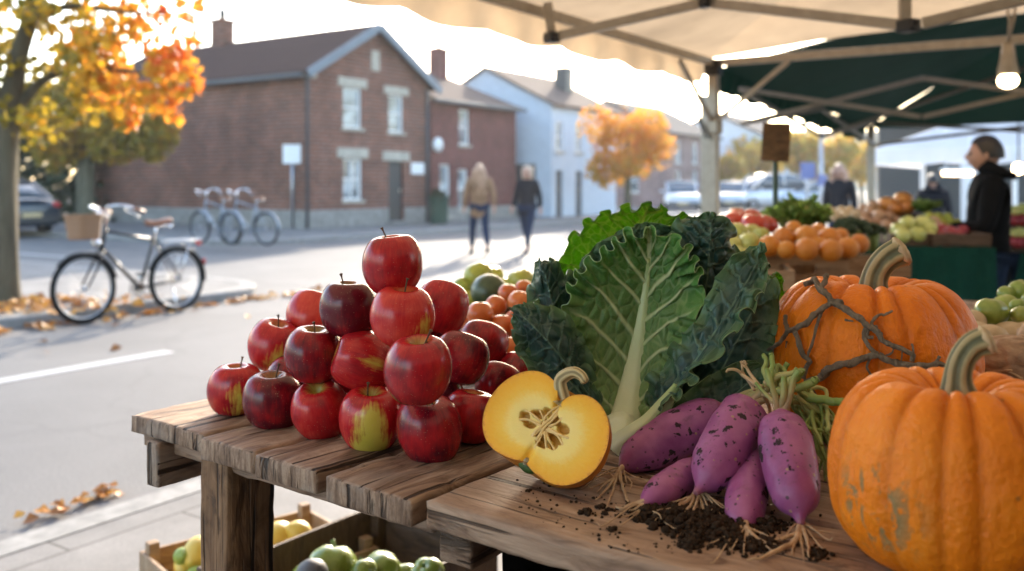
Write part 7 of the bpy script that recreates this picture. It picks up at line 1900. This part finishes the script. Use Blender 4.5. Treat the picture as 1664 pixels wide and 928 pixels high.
def leafy(label, u, v, wpx, hpx, Y, n, mat, name='leafy_greens', stems=True):
    c = W(u, v + hpx / 2, Y); t = thing(name, label, 'greens', c); h = hpx / F * Y; w = wpx / 2 / F * Y; rr = random.Random(n)
    m = MB()
    for i in range(n):
        a = rr.uniform(0, 2 * PI); sp_ = rr.uniform(.15, 1) ** .6; out_ = V((math.cos(a), math.sin(a) * .7, 0)) * sp_ * w
        L_ = h * rr.uniform(.75, 1.05) * (1 - .3 * sp_ ** 2); wd = w * rr.uniform(.40, .62); seed = rr.random() * 90; hu = rr.random()
        tx = V((-math.sin(a), math.cos(a), 0))
        def f(p, q, out_=out_, L_=L_, wd=wd, seed=seed, tx=tx, hu=hu):
            a_ = 2 * p - 1; ww = wd * math.sin(PI * min(.97, .08 + .92 * q ** .8)) ** .7 * (.25 + .75 * sm(.1, .6, q))
            P = out_ * (q ** 1.3) + V((0, 0, L_ * (q - .25 * sp_ * q ** 3))) + tx * (a_ * ww)
            P += V((mn.noise(V((a_ * 3, q * 5, seed))), mn.noise(V((a_ * 3, q * 5, seed + 9))), mn.noise(V((a_ * 4, q * 6, seed + 4))))) * wd * .5 * (abs(a_) * .8 + q * .3)
            return (P, min(1, .25 + .45 * hu + .35 * q + (.35 if abs(a_) < .1 else 0)))
        m.grid(10, 14, f, names=('hue',))
    m.build('leaves', mat, t)
    m = MB()
    for i in range(9):
        a = 2 * PI * i / 9; m.tube([(0, 0, 0), (math.cos(a) * w * .2, math.sin(a) * w * .15, h * .35), (math.cos(a) * w * .4, math.sin(a) * w * .3, h * .62)], [.012, .009, .004], 8)
    m.build('stems', M_pear, t)
    return t
leafy('tall bunch of leafy green lettuce standing behind the oranges', 1302, 346, 108, 92, 3.72, 44, M_greens)
leafy('pale small lettuce left of the tall leafy bunch', 1252, 346, 46, 36, 3.95, 16, M_greens)
leafy('green herb bunch on the far stall between orange gourds and the man', 1504, 332, 56, 26, 5.7, 22, M_greens)
def broccoli(label, u, v, wpx, hpx, Y, seed):
    c = W(u, v + hpx / 2, Y); t = thing('broccoli', label, 'broccoli', c); rr = random.Random(seed); w = wpx / 2 / F * Y; h = hpx / F * Y; m = MB()
    for i in range(46):
        a = rr.uniform(0, 2 * PI); q = rr.random() ** .5; r_ = w * rr.uniform(.15, .25); sd = V((rr.random() * 50, 0, 0))
        m.ball((math.cos(a) * q * w * .85, math.sin(a) * q * w * .6, h * (.45 + .48 * math.sqrt(1 - q * q * .9))), r_, 14, 10, (1, 1, .9), lambda d: 1 + .18 * mn.noise(d * 4 + sd) + .1 * mn.noise(d * 11 + sd))
    m.build('florets', M_broc, t)
    m = MB(); m.tube([(0, 0, -.02), (0, 0, h * .6)], [w * .3, w * .5], 12); m.build('stalk', M_gstem, t); return t
broccoli('dark green broccoli head behind the right end of the orange crate', 1384, 378, 70, 46, 3.6, 3)
broccoli('smaller broccoli head right of the other broccoli', 1418, 382, 46, 38, 3.7, 5)
heap('small_gourd', 'gourd', 'small pale gourd shining in the sun behind the broccoli', 'small pale gourds behind the broccoli', M_cream_,
     [(1350, 344, 18, 4.4), (1366, 343, 18, 4.5), (1380, 342, 16, 4.5), (1373, 350, 18, 4.35), (1358, 352, 18, 4.35), (1390, 348, 16, 4.45)])

# --- brown price board on its pole
p = W(1261, 231, 3.9); pb = thing('price_board', 'blank brown wooden board on a dark green pole above the tomatoes', 'sign board', (p.x, p.y, .862))
M_board = m_wood('brown board', (.085, .045, .018), (.15, .082, .034), (.21, .12, .055), 0, .3, .5)
m = MB(); plank(m, -.082, .082, -.058, .058, -.006, .006, 71, .0012, .003, 40); m.xf(Matrix.Translation(V((0, 0, p.z - .862))) @ Matrix.Rotation(R(3), 4, 'Y') @ Matrix.Rotation(R(-18), 4, 'Z') @ Matrix.Rotation(R(90), 4, 'X') @ Matrix.Rotation(R(90), 4, 'Z'))
m.build('board', M_board, pb)
m = MB(); m.tube([(.002, .016, 0), (.002, .016, p.z - .862 + .05)], .0115, 10); m.build('pole', M_bin, pb)
m = MB(); m.box((.002, .016, .012), (.11, .11, .022), bev=.004); m.build('foot', M_bin, pb)

# --- green cloth stall where the man stands
M_gcloth = m_cloth('dark green cloth', (.006, .045, .032), 90)
YS = 4.9
tp = W(1545, 402, YS)
gs = thing('market_table', 'far stall table draped in dark green cloth in front of the man', 'table', (tp.x, tp.y, .035), R(-6))
zt = tp.z - .035
m = MB(); m.box((-.25, .62, zt - .03), (.9, 1.25, .05)); m.build('table_top', M_wood1, gs)
for x in (-.6, .14):
    for y in (.1, 1.1): m = MB(); m.box((x, y, (zt - .06) / 2), (.05, .05, zt - .06)); m.build('leg', M_wood1, gs)
m = MB()
m.grid(120, 22, lambda u, v: V((lerp(-.72, .22, u), -.02 - .022 * v - .02 * v * math.sin(u * 40 + 3 * mn.noise(V((u * 9, 0, 0)))), zt - v * .44)))
m.grid(20, 4, lambda u, v: V((lerp(-.72, .22, u), lerp(-.02, 1.26, v), zt)))
m.build('cloth', M_gcloth, gs)
for k_, (u, v, Yk, lx, ly, lab) in enumerate(((1484, 392, 5.15, .34, .36, 'shallow crate of pale pears on the green cloth'), (1545, 398, 5.1, .30, .34, 'shallow crate of dark red apples on the green cloth'), (1424, 372, 5.7, .34, .34, 'crate of onions left on the far stall'), (1456, 352, 5.95, .36, .3, 'raised crate of orange gourds on the far stall'), (1530, 375, 5.6, .44, .3, 'crate of yellow pears behind the dark red apples'))):
    q = W(u, v, Yk); z0 = tp.z + .002; hh = max(.05, q.z - z0); crate(lab, (q.x, q.y, z0), R(-6), lx, ly, hh, M_crate2, 1 if hh < .16 else 2, posts=False)
heap('pear', 'pear', 'pale green pear heaped on the green cloth stall', 'pale pears on the far stall', M_pear,
     [(1474, 363, 27, 5.15), (1499, 363, 27, 5.15), (1460, 373, 25, 5.1), (1466, 383, 27, 5.0), (1491, 381, 28, 5.0), (1511, 372, 25, 5.12), (1482, 372, 24, 5.2), (1512, 385, 22, 5.05), (1448, 386, 20, 5.1)], fn=dimple)
heap('dark_red_apple', 'apple', 'small dark red apple heaped on the green cloth stall', 'dark red apples on the far stall', M_radish,
     [(1528, 382, 22, 5.1), (1516, 392, 22, 5.0), (1538, 394, 21, 4.98), (1546, 378, 23, 5.12), (1558, 382, 22, 5.1), (1555, 394, 21, 5.0), (1568, 390, 20, 5.05), (1530, 372, 18, 5.2), (1542, 388, 20, 5.08), (1564, 374, 19, 5.2)], fn=dimple)
heap('yellow_pear', 'pear', 'yellow pear lying behind the dark red apples', 'yellow pears on the far stall', M_ygreen,
     [(1516, 362, 18, 5.5), (1530, 363, 18, 5.5), (1544, 362, 18, 5.5), (1556, 364, 17, 5.5), (1524, 353, 17, 5.6), (1540, 354, 17, 5.6), (1510, 352, 16, 5.6)])
heap('onion', 'onion', 'brown onion heaped at the left end of the far stall', 'onions on the far stall', M_onion,
     [(1400, 352, 20, 5.6), (1414, 345, 20, 5.7), (1428, 350, 21, 5.6), (1444, 352, 20, 5.6), (1408, 362, 21, 5.5), (1424, 363, 21, 5.5), (1440, 366, 20, 5.45), (1402, 340, 18, 5.8), (1454, 358, 18, 5.6), (1418, 334, 18, 5.85), (1430, 376, 20, 5.4), (1412, 378, 19, 5.4)], fn=lambda d: 1 + .2 * max(0, d.z - .8))
heap('small_pumpkin', 'pumpkin', 'small orange pumpkin on the raised crate of the far stall', 'small orange pumpkins on the far stall', M_dorange,
     [(1443, 334, 34, 5.9), (1468, 324, 30, 6.0), (1456, 340, 24, 5.8), (1474, 338, 26, 5.8), (1428, 334, 18, 5.95)], sc=(1, 1, .8), fn=lambda d: 1 + .05 * abs(math.cos(5 * math.atan2(d.y, d.x))) * math.hypot(d.x, d.y))
g2 = thing('market_table', 'low stall table of mixed fruit right of the man', 'table', W(1700, 300, 6.2) * V((1, 1, 0)), R(-6)); zz = .86
m = MB(); m.box((.3, .5, zz - .03), (1.5, 1.0, .05)); m.build('table_top', M_wood1, g2)
for x in (-.4, 1.0):
    for y in (.08, .95): m = MB(); m.box((x, y, (zz - .06) / 2), (.05, .05, zz - .06)); m.build('leg', M_wood1, g2)
m = MB(); m.grid(60, 14, lambda u, v: V((lerp(-.47, 1.07, u), -.02 - .02 * v - .018 * v * math.sin(u * 50), zz - v * .5))); m.build('cloth', M_gcloth, g2)
q = W(1668, 372, 6.4); crate('stepped crate of red and yellow fruit right of the man', (q.x + .1, q.y + .12, zz + .001), R(-6), .5, .5, q.z - zz, M_crate2, 3, posts=False)
heap('yellow_fruit', 'fruit', 'yellow fruit on the stepped crate right of the man', 'yellow fruit right of the man', M_pear, [(1650, 343, 20, 6.5), (1662, 340, 20, 6.5), (1656, 378, 20, 6.3), (1646, 380, 18, 6.3), (1668, 378, 20, 6.3), (1672, 344, 20, 6.5)])
heap('red_fruit', 'fruit', 'red fruit on the stepped crate right of the man', 'red fruit right of the man', M_radish, [(1648, 358, 20, 6.4), (1660, 358, 21, 6.4), (1654, 394, 20, 6.25), (1666, 394, 20, 6.25), (1644, 392, 18, 6.25), (1672, 360, 20, 6.4)])

# --- right edge of the near table: green tomatoes on a pile of roots
lob = lambda d: 1 + .06 * math.cos(5 * math.atan2(d.y, d.x)) * math.hypot(d.x, d.y) - .18 * math.exp(-(math.hypot(d.x, d.y) / .25) ** 2) * (d.z > 0)
heap('green_tomato', 'tomato', 'green tomato heaped on the cream gourds at the right edge', 'green tomatoes at the right edge', M_gtom,
     [(1610, 507, 52, 1.72), (1637, 479, 32, 1.84), (1634, 496, 40, 1.80), (1660, 473, 40, 1.84), (1656, 499, 30, 1.74), (1661, 512, 34, 1.70), (1684, 490, 44, 1.78), (1640, 512, 30, 1.76)], fn=lob, sc=(1, 1, .88))
heap('cream_gourd', 'gourd', 'smooth cream gourd under the green tomatoes', 'cream gourds at the right edge', M_cream_,
     [(1582, 521, 40, 1.70), (1586, 542, 48, 1.66), (1612, 548, 52, 1.64), (1640, 545, 56, 1.68), (1668, 545, 56, 1.68), (1600, 570, 60, 1.60), (1680, 575, 60, 1.64)], sc=(1.1, 1, .8))
def celeriac(label, u, v, d, Y, seed):
    c = W(u, v, Y); t = thing('celery_root', label, 'root vegetable', c); r = px_r(d, Y); m = MB(); s_ = V((seed, seed * 2, 0))
    def f(dd): return 1 + .10 * mn.noise(dd * 1.6 + s_) - .05 * abs(mn.noise(V((dd.x * 2, dd.y * 2, dd.z * 6)) + s_)) - .06 * sm(.25, .0, abs(mn.noise(dd * 2.6 + s_)))
    m.ball((0, 0, 0), r, 90, 60, (1.15, 1, .86), f); m.build('body', M_celer, t)
    m = MB(); rr = random.Random(seed)
    for i in range(26):
        a = rr.uniform(PI * .75, PI * 1.75); e = rr.uniform(-.75, -.15); d0 = V((math.cos(a) * math.cos(e) * 1.12, math.sin(a) * math.cos(e), math.sin(e) * .84)) * r * .96
        pts = [d0]
        for k in range(5): pts.append(pts[-1] + V((rr.uniform(-.22, .12), rr.uniform(-.22, .05), rr.uniform(-.2, .1))) * r)
        m.tube(spline(pts, 16), [lerp(.05, .018, k / 16) * r for k in range(17)], 7)
    m.build('rootlets', M_root, t)
def m_celer():
    m = NM('celery root skin'); p = m.tc(); n = m.noise(p, 40, 5, .65); w = m.noise(m.map(p, (1, 1, 3)), 22, 4, .6, 1.2); k = m.noise(p, 14, 3)
    c = m.ramp(m.math('ADD', m.math('MULTIPLY', n, .6), m.math('MULTIPLY', w, .3)), [(.2, (.17, .10, .06)), (.5, (.42, .29, .19)), (.8, (.55, .41, .28))])
    c = m.mix(m.ramp(k, [(.62, 0.), (.70, .75)]), c, (.10, .06, .035))
    return m.out(m.pbr(c, .75, normal=m.bump(m.math('ADD', n, m.math('MULTIPLY', w, .5)), .5, .006)))
M_celer = m_celer()
celeriac('knobbly beige celery root with tangled rootlets behind the front pumpkin', 1652, 592, 118, 1.42, 4)
celeriac('second beige celery root cut by the right edge of the frame', 1722, 560, 120, 1.55, 9)

# ------------------------------------------------------------------ light and camera
SUN_EL, SUN_AZ = 20.5, math.atan2(.15, .985)       # azimuth from +Y towards +X
w = bpy.data.worlds.new('World'); scene.world = w; w.use_nodes = True
nt = w.node_tree; nt.nodes.clear()
sky = nt.nodes.new('ShaderNodeTexSky'); sky.sky_type = 'NISHITA'; sky.sun_disc = False
sky.sun_elevation = R(SUN_EL); sky.sun_rotation = SUN_AZ; sky.air_density = 1.0; sky.dust_density = 1.5; sky.ozone_density = 1.0
bg = nt.nodes.new('ShaderNodeBackground'); bg.inputs[1].default_value = SKY
ow = nt.nodes.new('ShaderNodeOutputWorld'); nt.links.new(sky.outputs[0], bg.inputs[0]); nt.links.new(bg.outputs[0], ow.inputs[0])
sd_ = bpy.data.lights.new('sun', 'SUN'); sd_.energy = SUN; sd_.angle = R(.6); sd_.color = (1, .88, .72)
so = bpy.data.objects.new('sun', sd_); COL.objects.link(so)
dirv = V((math.sin(SUN_AZ) * math.cos(R(SUN_EL)), math.cos(SUN_AZ) * math.cos(R(SUN_EL)), math.sin(R(SUN_EL))))
so.rotation_euler = dirv.to_track_quat('Z', 'Y').to_euler(); so.location = dirv * 30
if HAZE:
    m = NM('haze'); pv = m.n('VolumePrincipled'); pv.inputs['Color'].default_value = (.86, .90, .95, 1); pv.inputs['Density'].default_value = HAZE; pv.inputs['Anisotropy'].default_value = .45
    m.nt.links.new(pv.outputs[0], m.o.inputs['Volume'])
    hm = MB(); hm.box((20, 168, 16.5), (470, 420, 35)); hz = hm.build('haze', m.m); struct(hz, 'thin pale autumn haze over the street', 'haze', 'stuff')
cd = bpy.data.cameras.new('camera'); co = bpy.data.objects.new('camera', cd); COL.objects.link(co); scene.camera = co
co.location = (0, 0, CZ); co.rotation_euler = (R(90), 0, 0)
cd.sensor_width = 36; cd.lens = 36 * F / 1664; cd.shift_y = -(464 - V0) / 1664; cd.clip_start = .05; cd.clip_end = 2000
cd.dof.use_dof = True; cd.dof.focus_distance = 1.24; cd.dof.aperture_fstop = FSTOP; cd.dof.aperture_blades = 0
scene.render.engine = 'CYCLES'
scene.cycles.use_denoising = True
scene.cycles.max_bounces = 8; scene.cycles.transparent_max_bounces = 8; scene.cycles.volume_bounces = 0
scene.cycles.sample_clamp_indirect = 8
scene.cycles.use_adaptive_sampling = True; scene.cycles.adaptive_threshold = .01
vs_ = scene.view_settings; vs_.view_transform = 'Standard'; vs_.look = 'None'; vs_.exposure = EXPO; vs_.gamma = 1; vs_.use_curve_mapping = False
